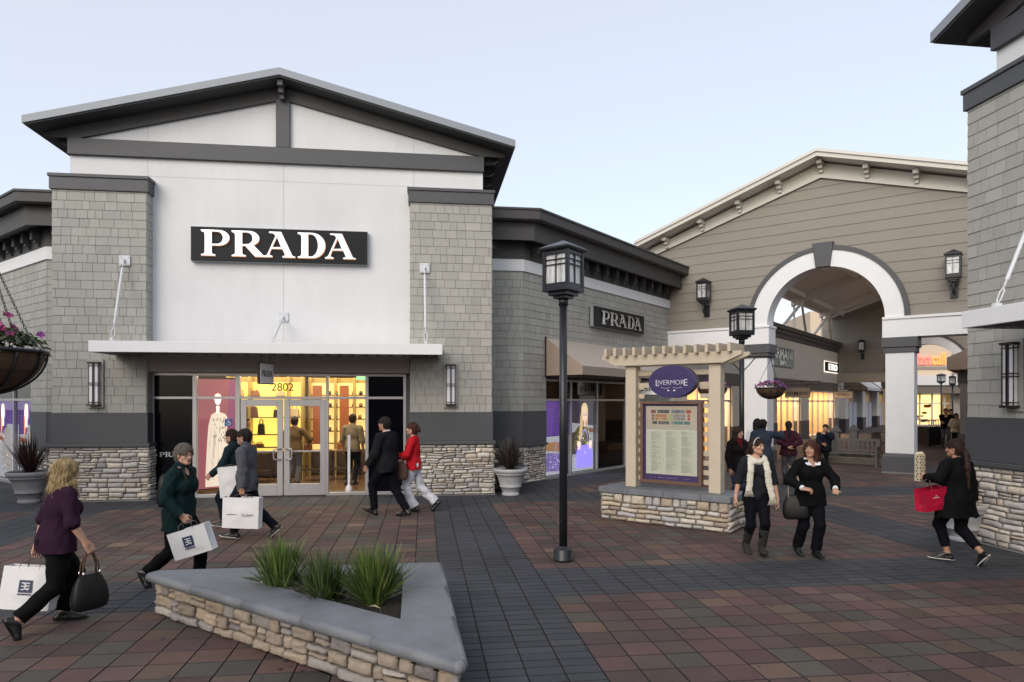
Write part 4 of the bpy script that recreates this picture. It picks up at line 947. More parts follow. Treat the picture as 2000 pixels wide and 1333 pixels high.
def wall_lantern(a, b, z0, label):
    t = thing('wall_lantern', label, 'wall lamp', A.w(a, b-.36, z0), A.rz, 'black lanterns on the hall walls')
    lantern_parts(t, .44, .92, .0)
    mb = MB(); mb.box(-.10,.10,.30,.355,-.42,-.02); mb.tube([(0,.30,-.22),(0,.05,-.30),(0,0,-.24),(0,0,.01)], [.03,.035,.03,.03], 10); mb.build('wall_bracket', IRON, t, .005); return t
wall_lantern(1.44, 0, 5.55, 'black wall lantern on the tan siding left of the white arch')
wall_lantern(8.78, 0, 5.55, 'black wall lantern on the tan siding right of the white arch')
wall_lantern(1.56, 27.4, 5.40, 'small black wall lantern far inside on the end wall seen through the arch')

# ------------------------------------------------------------------ arcade row inside the hall (left side), shops beyond, shops on the right
WARM = mat('warm_lit_interior', (.80,.52,.24), .7, .06)
def arcade_row():
    P = Panel(0, 0, 1, 0); t = thing('shop_row', 'cream stucco shop row running back inside the arched hall', 'shop building', W.w(9.4, 0), W.rz); X0, X1 = 9.4, 36.6; OX = X0
    def pt(mb, name, m, parent=None, bev=0):
        mb.v = [(x-OX, y, z) for x, y, z in mb.v]; return mb.build(name, m, parent or t, bev)
    pt(MB().pbox(P, X0, X1, 3.40, 5.52, -.4, 0), 'wall', CREAMW)
    pt(MB().pbox(P, X0, X1, 2.84, 3.399, -.4, -.004), 'fascia_band', BROWNB)
    cm = MB(); cm.pbox(P, X0, X1, 5.50, 5.72, -.4, .10); cm.pbox(P, X0, X1, 5.721, 5.93, -.4, .18); cm.pbox(P, X0, X1, 5.931, 6.16, -.4, .30); pt(cm, 'cornice', mat('brown_cornice', (.085,.070,.060), .6), None, .01)
    pil = [(9.4,10.6),(15.6,16.6),(20.9,22.3),(26.95,28.7),(35.5,36.6)]
    for a0, a1 in pil:
        p_ = pt(MB().pbox(P, a0, a1, 1.05, 2.839, -.4, .03), 'pilaster', CREAMW); pt(MB().pbox(P, a0-.02, a1+.02, 0, 1.049, -.4, .05), 'pilaster_base', mat('brown_base', (.06,.05,.05), .6), p_)
    for (a0, a1) in zip([p[1] for p in pil[:-1]], [p[0] for p in pil[1:]]):
        fm = MB(); n = max(2, round((a1-a0)/1.3)); us = [a0+.05+(a1-a0-.1)*i/n for i in range(n+1)]
        for u in us: fm.pbox(P, u-.04, u+.04, 0, 2.83, -.16, -.06)
        for z in (0, 2.15, 2.75): fm.pbox(P, a0, a1, z, z+.08, -.158, -.062)
        w_ = pt(fm, 'window', ALUM)
        for u, v in zip(us[:-1], us[1:]): pt(MB().pbox(P, u+.04, v-.04, .08, 2.75, -.112, -.106), 'pane', GLASS, w_)
        pt(MB().pbox(P, a0-.4, a1+.4, 0, .02, -2.4, -.17).pbox(P, a0-.4, a1+.4, 2.86, 2.9, -2.4, -.41), 'interior_floor', mat('tan_floor', (.32,.24,.15), .4), w_)
        im = MB(); im.pbox(P, a0-.4, a1+.4, 0, 2.86, -2.45, -2.4); im.pbox(P, a0-.42, a0-.4, 0, 2.86, -2.4, -.41); im.pbox(P, a1+.4, a1+.42, 0, 2.86, -2.4, -.41)
        u = a0+.3; rg = random.Random(int(a0))
        pt(im, 'interior_wall', WARM, w_)
        sm = MB(); 
        while u < a1-.6:
            k = rg.choice((0,1,1)); ww_ = rg.uniform(.3,.8)
            if k: sm.pbox(P, u, u+ww_, .3, rg.uniform(1.2,2.2), -2.2, -1.9, 0)
            u += ww_+rg.uniform(.2,.5)
        pt(sm, 'display_fitting', mat('honey_wood', (.42,.23,.08), .5), w_)
        al = bpy.data.lights.new('shop_lamp', 'AREA'); al.shape = 'RECTANGLE'; al.size = a1-a0; al.size_y = 1.2; al.energy = 28*(a1-a0); al.color = (1,.76,.48)
        ao = bpy.data.objects.new('shop_lamp', al); C.objects.link(ao); ao.parent = w_; ao.location = ((a0+a1)/2-OX, 1.2, 2.83)
    return t
row = arcade_row()
def row_sign(a0, a1, z0, z1, lab, words, panel, lm, glow):
    t = thing('shop_sign', lab, 'shop sign', W.w((a0+a1)/2, -.01, z0), W.rz); w_, h = a1-a0, z1-z0
    MB().box(-w_/2,w_/2,-.12,0,0,h).build('sign_box', panel, t, .01)
    if glow: MB().box(-w_/2-.06,w_/2+.06,-.03,-.002,-.06,h+.06).build('halo_panel', litmat('sign_halo', (1,.93,.80), .45), t)
    for (s, u, z, sz, sx) in words: text(s, 'lettering', lm, t, FRONT, u*w_/2, z*h, sz, .122, .03, sx=sx, bold=.01)
    return t
row_sign(20.6, 25.1, 4.0, 5.0, 'grey metal wall sign with tall pale capitals just behind the left arch column', [('ARMANI', .02, .42, .72, 1.35),('Outlet', .0, .10, .34, 1.3)], mat('pewter_sign', (.20,.21,.20), .35, .06, metal=.5), mat('pale_metal_letter', (.80,.80,.76), .25, 0, metal=.7), False)
row_sign(32.6, 36.2, 4.12, 4.72, 'black wall sign with glowing outline at the far end of the cream row', [('ETRO', 0, .16, .58, 1.7)], BLACK, litmat('glow_letter', (1,.95,.86), .5), True)
blade_sign(A, .98, 13.5, 2.36, 2.90, 1.25, 'cream blade sign with dark capitals hanging beside the right hand flower basket', 0, 'ARMANI', True, size=.27, face=mat('sign_cream', (.50,.46,.40), .5, .02), sub='COLLEZIONI' if False else 'OUTLET')
blade_sign(A, .98, 24.3, 2.36, 2.82, 1.15, 'cream blade sign with thin wide letters hanging at the far end of the hall', 0, 'ETRO', True, size=.24, face=mat('sign_cream', (.50,.46,.40), .5, .02))

def far_row():
    P = Panel(0, 0, 1, 0); t = thing('shop_row', 'far white shop row with pale awnings seen through the end opening of the hall', 'shop building', W.w(37.6, 0), W.rz); OX = 37.6
    def pt(mb, name, m, parent=None, bev=0):
        mb.v = [(x-OX, y, z) for x, y, z in mb.v]; return mb.build(name, m, parent or t, bev)
    pt(MB().pbox(P, 37.6, 75, 3.0, 6.0, -3, 0), 'wall', mat('pale_stucco', (.66,.64,.61), .8, .03))
    a = 37.6
    while a < 73:
        p_ = pt(MB().pbox(P, a, a+1.1, .95, 3.0, -.5, .25), 'pilaster', mat('pale_stucco', (.66,.64,.61), .8)); pt(MB().pbox(P, a-.03, a+1.13, 0, .949, -.5, .29), 'pilaster_base', mat('plum_base', (.05,.04,.05), .6), p_)
        w_ = pt(MB().pbox(P, a+1.1, a+6., 0, 3.0, -.5, -.1), 'window', mat('dusty_window', (.20,.17,.18), .3))
        for i in range(3): pt(MB().pbox(P, a+1.4+i*1.5, a+2.7+i*1.5, .1, 2.1, -.09, -.07), 'window_poster', mat('pale_blue_poster', (.50,.52,.62), .5, .15, 4), w_)
        q = [(a+.9,4.1),(a+6.2,4.1)]
        mb = MB(); mb.add([P(a+.9,4.2,.02),P(a+6.1,4.2,.02),P(a+6.1,3.15,1.5),P(a+.9,3.15,1.5),P(a+.9,2.95,1.5),P(a+6.1,2.95,1.5)], [(0,3,2,1),(3,4,5,2)], 0)
        for u in (a+.9, a+6.1): mb.prism([P(u,2.95,.02),P(u,4.2,.02),P(u,3.15,1.5),P(u,2.95,1.5)], (.015,0,0), 1)
        mb.v = [(x-OX,y,z) for x,y,z in mb.v]; mb.build('awning', [AWNW, AWN], t); a += 6.2
    return t
far_row()
def right_row():
    P = Panel(9.9, 24, 0, -1)      # wall facing left across the hall, walked toward the front
    t = thing('shop_row', 'shop row with a brown awning behind the right end of the arch beam', 'shop building', A.w(9.9, 12), A.rz)
    def pt(mb, name, m, parent=None, bev=0):
        mb.v = [(x-9.9, y-12, z) for x, y, z in mb.v]; return mb.build(name, m, parent or t, bev)
    pt(MB().pbox(P, 0, 21, 0, 4.9, -.4, 0), 'wall', CREAMW)
    pt(MB().pbox(P, 0, 21, 0, 1.0, .001, .05), 'base', CHAR)
    mb = MB(); u0, u1 = 9.5, 16.2
    mb.add([P(u0,4.75,.02),P(u1,4.75,.02),P(u1,3.85,1.95),P(u0,3.85,1.95),P(u0,3.38,1.95),P(u1,3.38,1.95)], [(0,3,2,1),(3,4,5,2)], 0)
    for u in (u0, u1): mb.prism([P(u,3.38,.02),P(u,4.75,.02),P(u,3.85,1.95),P(u,3.38,1.95)], tuple(x-y for x, y in zip(P(.015,0,0), P(0,0,0))), 0)
    pt(mb, 'awning', AWN)
    c = MB().box(8.35,8.95,8.2,8.8,.9,2.9); cc = pt(c, 'column', mat('grey_column', (.23,.22,.215), .7)); pt(MB().box(8.27,9.03,8.12,8.88,2.9,3.3), 'capital', CHAR, cc); pt(MB().box(8.28,9.02,8.13,8.87,0,.9), 'plinth', CHAR, cc)
right_row()
def far_shop():
    F_ = Fr(36.5, 62, -.12); t = thing('far_shop', 'cream shop front with orange and pink letters far behind the right arch column', 'shop building', F_.w(0,0), F_.rz)
    MB().box(-9,3.2,0,8,3.6,10.5).build('wall', mat('cream_far_wall', (.60,.49,.37), .8, .04), t)
    MB().box(3.25,6.4,.3,2,0,7.2).build('stone_pier', mat('far_stone', (.30,.27,.24), .9, .5, 5, .6, 8), t)
    MB().box(-9,8,-1.2,0,3.62,4.5).build('canopy_fascia', mat('far_white', (.66,.65,.64), .6), t); MB().box(-9,8,-1.0,-.1,2.9,3.619).build('lintel', BROWNB, t)
    fm = MB()
    for i in range(12): x = -9+i*1.05; fm.box(x,x+.09,-.1,.1,0,2.9)
    for z in (0,1.95,2.78): fm.box(-9,3.,-.09,.09,z,z+.10)
    w_ = fm.build('window', mat('far_frame', (.55,.53,.5), .5), t)
    mb = MB(); rg = random.Random(9)
    mb.box(-9,3,1.5,1.55,0,2.9); mb.build('lit_interior', litmat('far_interior_glow', (.95,.62,.22), .75), w_)
    mb = MB()
    for i in range(70): x = rg.uniform(-8.8,2.6); z = rg.uniform(.2,1.7); mb.box(x,x+rg.uniform(.1,.5),1.2,1.45,z,z+rg.uniform(.1,.3))
    mb.build('stock', mat('far_stock', (.12,.045,.02), .6), w_)
    s = thing('shop_sign', 'glowing pink and orange lower case letters on the far cream shop front', 'shop sign', F_.w(1.42, -.02, 5.52), F_.rz)
    text('last', 'lettering', litmat('neon_pink', (1.,.25,.20), .22), s, FRONT, -.02, 0, 1.50, .1, .12, align='RIGHT', sx=.62, bold=.012)
    text('call', 'lettering', litmat('neon_orange', (1.,.40,.10), .24), s, FRONT, .02, 0, 1.50, .1, .12, align='LEFT', sx=.62, bold=.012)
    MB().box(-1.5,1.3,-.1,0,-.42,-.20).build('sub_sign', mat('sub_sign_dark', (.25,.23,.22), .5), s)
far_shop()
# ------------------------------------------------------------------ lamp posts
def lamp_post(x, y, rz, label, arms=0, h=4.33):
    t = thing('lamp_post', label, 'street lamp', (x, y, 0), rz, 'black lantern lamp posts')
    MB().lathe([(.135,0),(.135,.03),(.13,.035),(.13,.15),(.118,.165),(.06,.168),(.06,.2)], 32).build('base', IRON, t)
    MB().lathe([(.055,.16),(.053,h-.83)], 20).build('pole', IRON, t); MB().lathe([(.066,h-.88),(.066,h-.78)], 16).build('collar', IRON, t)
    mb = MB(); 
    for z in (.55,.72): mb.tube([(0,-.053,z),(0,-.057,z)], .006, 8)
    mb.build('bolt', CHROME, t)
    lantern_parts(t, .48, .79, h-.79)
    for s in ((-1,1) if arms else ()):
        mb = MB(); mb.tube([(s*.05,0,3.17),(s*.62,0,3.17),(s*.74,0,3.165),(s*.80,0,3.19)], [.02,.018,.016,.008], 8)
        mb.tube([(s*.05,0,2.85),(s*.2,0,3.0),(s*.34,0,3.16)], .012, 8); mb.tube([(s*.69,0,3.16),(s*.69,0,3.10),(s*.70,0,3.08),(s*.69,0,3.06)], .010, 6); mb.build('bracket_arm', IRON, t)
    return t
LP1 = (.695, 9.25); LP2 = (5.15, 15.3)
lamp_post(*LP1, A.rz, 'nearest tall black lantern lamp post standing on the red pavers in front of the wing')
lamp_post(*LP2, M.rz, 'black lantern lamp post behind the kiosk with two flower baskets on arms', 1)
lamp_post(-3.72, 3.90, 0.0, 'black lamp post just off the left edge carrying the near flower basket', 1)
lamp_post(33.0, 52.5, .2, 'distant left lamp post in front of the cream shop with lit letters'); lamp_post(32.4, 50.2, .9, 'distant right lamp post beside the taller distant one', h=4.1)

# ------------------------------------------------------------------ hanging flower baskets
COIR = mat('coir_liner', (.085,.045,.024), .95, .35, 18, .9, 60); PETAL = mat('petunia_petal', (1,1,1), .6, .1, 20, attr='tint'); LEAF = mat('leaf_green', (1,1,1), .55, .15, 20, attr='tint')
def basket(x, y, zr, label, seed, near=False):
    t = thing('flower_basket', label, 'hanging basket', (x, y, zr), 0, 'hanging flower baskets'); r, dp = .305, .245; rg = random.Random(seed)
    prof = [(r*sin(pi/2*i/10)+.0, -dp*cos(pi/2*i/10)) for i in range(11)]
    MB().lathe([(.001,-dp)]+prof[1:], 40, cap=False).build('liner', COIR, t)
    mb = MB()
    for k in range(12):
        a = 2*pi*k/12+.13; mb.tube([((p+.008)*cos(a), (p+.008)*sin(a), z-.004) for p, z in prof], .0075, 6)
    for zf, rr in ((1., r),(.55, r*.83)): z = -dp*(1-zf) if zf < 1 else 0; mb.tube([((rr+.012)*cos(2*pi*i/40), (rr+.012)*sin(2*pi*i/40), z) for i in range(41)], .011 if zf == 1 else .007, 6)
    mb.build('wire_frame', IRON, t)
    hook = .66
    for k in range(3 if not near else 4):
        a = 2*pi*k/(3 if not near else 4)+(.6 if not near else .0); p = Vector((r*cos(a), r*sin(a), .01)); q = Vector((0,0,hook)); c = MB()
        if near:
            n = 34; d = (q-p)/n
            for i in range(n):
                m0 = p+d*i; m1 = p+d*(i+1.25); up = Vector((0,0,1)); s = d.cross(up).normalized() if i % 2 else d.cross(d.cross(up)).normalized()
                c.tube([m0, m0+d*.3+s*.0055, m1-d*.3+s*.0055, m1, m1-d*.3-s*.0055, m0+d*.3-s*.0055, m0], .0022, 5, caps=False)
        else: c.tube([p, q], .005, 6)
        c.build('chain', IRON, t)
    f, l = MB(), MB()
    for k in range(520 if near else 260):
        a = rg.uniform(0, 2*pi); q = sqrt(rg.random()); R_ = r*.99*q; h = .02+.08*(1-q*q)+rg.uniform(0,.05)
        if q > .93: h -= rg.uniform(0,.07); R_ += .02
        c = Vector((R_*cos(a), R_*sin(a), h)); n = Vector((cos(a)*.5+rg.uniform(-.5,.5), sin(a)*.5+rg.uniform(-.5,.5), rg.uniform(.1,1))).normalized()
        u = n.orthogonal().normalized(); v = n.cross(u)
        if rg.random() < (.085 if near else .5):
            s = rg.uniform(.018,.032); c += n*.03; col = rg.choice(((.24,.03,.12),(.32,.06,.20),(.20,.03,.14),(.36,.09,.24),(.15,.012,.07),(.30,.08,.30)) if near else ((.26,.05,.20),(.34,.09,.28),(.20,.06,.26),(.42,.13,.30),(.30,.10,.42)))
            if near and rg.random() < .3: c.z += rg.uniform(0,.06)
            pts = [c-n*.008]+[c+(u*cos(2*pi*i/10)+v*sin(2*pi*i/10))*s*(1 if i % 2 == 0 else .72)+n*.010*(i % 2) for i in range(10)]
            f.add(pts, [(0,1+i,1+(i+1) % 10) for i in range(10)], 0, col)
        else:
            s = rg.uniform(.02,.042); t_ = rg.uniform(.5,1.4); w_ = u*s; d_ = v*s*.42
            l.add([c-w_, c+d_+n*.004, c+w_-n*.006, c-d_+n*.004], [(0,1,2,3)], 0, (.055*t_,.075*t_,.028*t_))
    f.build('flowers', PETAL, t); l.build('foliage', LEAF, t); return t
basket(-3.03, 3.90, 2.44, 'near flower basket with coir liner and pink flowers hanging at the left edge', 1, True)
_c, _s = cos(M.rz), sin(M.rz)
basket(LP2[0]+.69*_c, LP2[1]+.69*_s, 2.46, 'flower basket with purple petunias hanging right of the kiosk lamp post', 2)
basket(LP2[0]-.69*_c, LP2[1]-.69*_s, 2.46, 'flower basket with purple petunias half hidden behind the kiosk post', 3)

# ------------------------------------------------------------------ urns with spiky plants
def blades(mb, n, rg, L0, L1, spread, w_, cols, droop=.5, base=.05, m=0, stiff=1.):
    for _ in range(n):
        a = rg.uniform(0, 2*pi); ln = rg.uniform(L0, L1); lean = abs(rg.gauss(0, spread)); br = base*sqrt(rg.random())
        p = Vector((br*cos(a+rg.uniform(-.5,.5)), br*sin(a+rg.uniform(-.5,.5)), 0)); d = Vector((cos(a)*sin(lean), sin(a)*sin(lean), cos(lean))); side = Vector((-sin(a), cos(a), 0))
        col = rg.choice(cols); t_ = rg.uniform(.7,1.3); col = tuple(x*t_ for x in col); N = 6; prev = []; vs_ = []; wv = w_*rg.uniform(.7,1.3); dr = droop*rg.uniform(.3,1.4)*(.25+lean)
        tw = rg.uniform(-.6,.6); side = (side*cos(tw)+d.cross(side)*sin(tw)).normalized()
        for i in range(N+1):
            f = i/N; ww_ = wv*(.6+.8*f if f < .35 else 1.0*(1-(f-.35)/.65)**.8+.03)
            vs_ += [p-side*ww_/2, p+side*ww_/2]
            p = p+d*ln/N; d = (d+Vector((cos(a)*.08, sin(a)*.08, -.5*f))*dr*.55).normalized()
        mb.add(vs_, [(2*i, 2*i+1, 2*i+3, 2*i+2) for i in range(N)], m, col, False)
BLADE = mat('blade_leaf', (1,1,1), .45, .1, 20, attr='tint', spec=.5)
def urn(x, y, label, sc, pm, seed, plant, ph=.72):
    t = thing('plant_urn', label, 'plant urn', (x, y, 0), 0, 'stone plant urns'); s = sc
    pr = [(.20,0),(.205,.02),(.20,.045),(.185,.05),(.18,.07),(.20,.10),(.235,.185),(.25,.19),(.252,.205),(.24,.215),(.27,.30),(.30,.40),(.335,.47),(.35,.475),(.355,.50),(.345,.51),(.385,.53),(.40,.56),(.40,.60),(.385,.615),(.345,.605),(.34,.56)]
    MB().lathe([(r*s, z*s) for r, z in pr], 48, cap=False).build('pot', pm, t)
    MB().lathe([(.001,.575*s),(.342*s,.565*s)], 32, cap=False).build('soil', mat('dark_mulch', (.022,.017,.014), .95, .4, 30, 1., 80), t)
    rg = random.Random(seed); mb = MB(); blades(mb, 260, rg, .45, ph, .46, .024, plant, .22, .07); mb.v = [(a, b, c+.57*s) for a, b, c in mb.v]; mb.build('spiky_plant', BLADE, t); return t
PURP = [(.030,.012,.014),(.045,.016,.018),(.022,.012,.013),(.060,.022,.022),(.020,.016,.014)]
BRWN = [(.040,.030,.028),(.030,.022,.021),(.055,.042,.040),(.024,.018,.018)]
POT1 = mat('weathered_pale_pot', (.40,.40,.42), .75, .14, 8, .3, 40); POT2 = mat('grey_stone_pot', (.23,.225,.235), .8, .12, 8, .3, 40); POT3 = mat('dark_grey_pot', (.10,.10,.11), .7, .1)
urn(-.035, 15.78, 'pale stone urn with dark fountain grass between the gabled shop pier and the wing', 1.0, POT1, 3, BRWN, .86)
urn(*M.w(6.42, .75)[:2], 'dark grey urn standing behind the pale urn in the corner', 1.05, POT3, 4, BRWN, .4)
urn(-10.33, 14.62, 'grey stone urn with red spiky plant at the left shingle pier', 1.08, POT2, 5, PURP, .92)
urn(7.02, 10.62, 'pale urn at the foot of the right stone pier behind the walking woman', .95, POT1, 8, BRWN, .2)

# ------------------------------------------------------------------ triangular planter
def planter():
    t = thing('stone_planter', 'low triangular stone planter with bluestone cap in the foreground', 'planter', M.w(3.6, -9.2), M.rz); O = Vector((3.6, -9.2))
    lo = lambda p: Vector((p[0]-O.x, p[1]-O.y))
    T1, T2, B, F1, F2 = [lo(p) for p in ((1.60,-8.43),(1.68,-8.29),(4.61,-8.31),(4.70,-11.17),(4.64,-11.25))]
    I1, I2, I3 = [lo(p) for p in ((2.60,-8.72),(4.22,-10.24),(4.20,-8.76))]
    zt, th = .42, .095
    # bluestone slabs, set back half a bullnose from the outer edge
    def inset(poly, d):
        n = len(poly); out = []
        for i in range(n):
            p0, p1, p2 = poly[i-1], poly[i], poly[(i+1) % n]; d1 = (p1-p0).normalized(); d2 = (p2-p1).normalized()
            n1 = Vector((d1.y,-d1.x)); n2 = Vector((d2.y,-d2.x)); out.append(p1+(n1+n2)/(1+n1.dot(n2))*d)
        return out
    outer = [T1, T2, B, F1, F2]     # clockwise seen from above: inside is on the right
    core = inset(outer, th/2)
    c1, c2, cB, cF, cF2 = core
    cap = MB(); gro = MB()
    def slab(q): cap.prism([(p.x, p.y, zt-th) for p in q], (0,0,th))
    def strip(o0, o1, i0, i1, cuts):
        for f0, f1 in zip(cuts[:-1], cuts[1:]):
            g = .0022/max((o1-o0).length, .1)
            a, b = o0.lerp(o1, f0+g), o0.lerp(o1, f1-g); c, d = i0.lerp(i1, f1-g), i0.lerp(i1, f0+g); slab([d, c, b, a])
            if f1 < 1: q_ = [i0.lerp(i1, f1-g), i0.lerp(i1, f1+g), o0.lerp(o1, f1+g), o0.lerp(o1, f1-g)]; gro.prism([(p.x, p.y, zt-.03) for p in q_], (0,0,.0285))
    strip(c1, cF2, I1, I2, [0,.235,.41,.60,.80,1]); 
    slab([I2, cF, cF2]) if False else None
    strip(cF, cB, I2, I3, [0,.40,.62,1]); strip(cB, c2, I3, I1, [0,.36,.7,1])
    slab([c1+(I1-c1)*.002, c2, I1+(c2-I1)*.01]); slab([cF2, I2+(cF-I2)*.004, cF])
    cp = cap.build('cap', BLUEST, t, .003); gro.build('grout', mat('pale_grout', (.24,.24,.24), .85), cp)
    bn = MB(); ring = core+[core[0]]
    for p, q in zip(ring[:-1], ring[1:]):
        n = max(1, int((q-p).length/.78)); 
        for i in range(n):
            a, b = p.lerp(q, i/n), p.lerp(q, (i+1)/n); e = (b-a).normalized()*.0016; a, b = a+e, b-e
            bn.tube([(a.x,a.y,zt-th/2),(b.x,b.y,zt-th/2)], th/2-.0006, 20)
    for p in core: bn.lathe([(.001,zt-th+.0008)]+[((th/2-.0004)*cos(pi*(i/10-.5)), zt-th/2+(th/2-.0008)*sin(pi*(i/10-.5))) for i in range(1,10)]+[(.001,zt-.0008)], 16, (p.x,p.y), cap=False)
    bn.build('bullnose', BLUEST, cp)
    wl = inset(outer, .085); st = MB(); n = len(wl); co = MB()
    for i in range(n):
        p, q = wl[i], wl[(i+1) % n]; P = pline(q.x, q.y, p.x, p.y)
        ledge(st, P, 0, P.len, .004, zt-th-.004, PLANT_PAL, hr=(.055,.125), wr=(.14,.42), seed=60+i, depth=.05, fine=.55, jit=.014, ed=.016)
    st.build('stone_wall', STONE, t); cw = inset(outer, .10); co.prism([(p.x,p.y,0) for p in cw[::-1]], (0,0,.30)); co.build('core', MORT, t)
    bd = MB(); rg = random.Random(2); ib = [I1, I2, I3]
    for k, (p, q) in enumerate(zip(ib, ib[1:]+ib[:1])): bd.add([(p.x,p.y,.28),(q.x,q.y,.28),(q.x,q.y,zt-.004),(p.x,p.y,zt-.004)], [(0,1,2,3),(3,2,1,0)][0:1], 0)
    bd.build('inner_face', BLUEST, t)
    so_ = MB(); N = 46; idx = {}
    for i in range(N+1):
        for j in range(N+1-i):
            p = I1+(I2-I1)*(i/N)+(I3-I1)*(j/N); idx[(i,j)] = len(so_.v); so_.v.append((p.x, p.y, .348+.022*noise.noise(Vector((p.x*14,p.y*14,0)))+.012*noise.noise(Vector((p.x*40,p.y*40,5)))))
    for i in range(N):
        for j in range(N-i):
            so_.f.append((idx[(i,j)],idx[(i+1,j)],idx[(i,j+1)])); so_.mi.append(0); so_.c.append((1,1,1)); so_.sm.append(False)
            if j < N-i-1: so_.f.append((idx[(i+1,j)],idx[(i+1,j+1)],idx[(i,j+1)])); so_.mi.append(0); so_.c.append((1,1,1)); so_.sm.append(False)
    tag(so_.build('mulch', mat('dark_mulch', (.022,.017,.014), .95, .4, 30, 1., 80), t), kind='stuff')
    dl = MB()
    for _ in range(46):
        f, g = rg.random(), rg.random()
        if f+g > .96: continue
        p = I1+(I2-I1)*f+(I3-I1)*g; a = rg.uniform(0, 6.3); s = rg.uniform(.02,.09); v = Vector((cos(a), sin(a)))*s; u = Vector((-sin(a), cos(a)))*.004
        dl.add([(p.x-v.x,p.y-v.y,.372),(p.x+u.x,p.y+u.y,.385+rg.uniform(0,.015)),(p.x+v.x,p.y+v.y,.374),(p.x-u.x,p.y-u.y,.384)], [(0,1,2,3)], 0, rg.choice(((.30,.24,.15),(.36,.30,.20),(.22,.17,.10))))
    tag(dl.build('dry_leaves', BLADE, t), kind='stuff')
planter()
GRN = [(0.077,0.131,0.022),(0.119,0.181,0.033),(0.053,0.100,0.019),(0.094,0.150,0.033),(0.156,0.213,0.050),(0.045,0.080,0.022)]
GRN2 = [(0.050,0.084,0.024),(0.066,0.102,0.031),(0.036,0.062,0.020),(0.084,0.118,0.041)]
def clump(a, b, n, L0, L1, seed, cols, label, spread=.42):
    t = MB(); rg = random.Random(seed); blades(t, n, rg, L0, L1, spread, .0145, cols, .50, .10); blades(t, 26, rg, .25, .52, .85, .008, [(.34,.28,.16),(.26,.21,.12)], 1.1, .09); blades(t, 40, rg, .35, .55, .9, .012, cols, 1.2, .09)
    o = t.build('grass_clump', BLADE); x, y, _ = M.w(a, b); o.location = (x, y, .355); return tag(o, label, 'grass clump', 'green grass clumps in the planter')
clump(3.06, -9.02, 420, .30, .56, 11, GRN, 'left grass clump in the planter, nearest the lilac lid', .40)
clump(3.52, -9.42, 420, .25, .50, 12, GRN2, 'darkest, lowest grass clump between the other two in the planter', .46)
clump(3.96, -9.54, 680, .28, .58, 13, GRN, 'largest and fullest grass clump at the wide right end of the planter', .40)
o = MB().lathe([(.001,.03),(.078,.03),(.086,.022),(.088,0)], 32).lathe([(.001,.036),(.02,.036),(.022,.03)], 16).build('valve_lid', mat('lilac_plastic', (.36,.27,.46), .5, .08)); x, y, _ = M.w(3.13, -9.20); o.location = (x, y, .365)
tag(o, 'round lilac plastic lid lying in the planter mulch', 'valve lid')

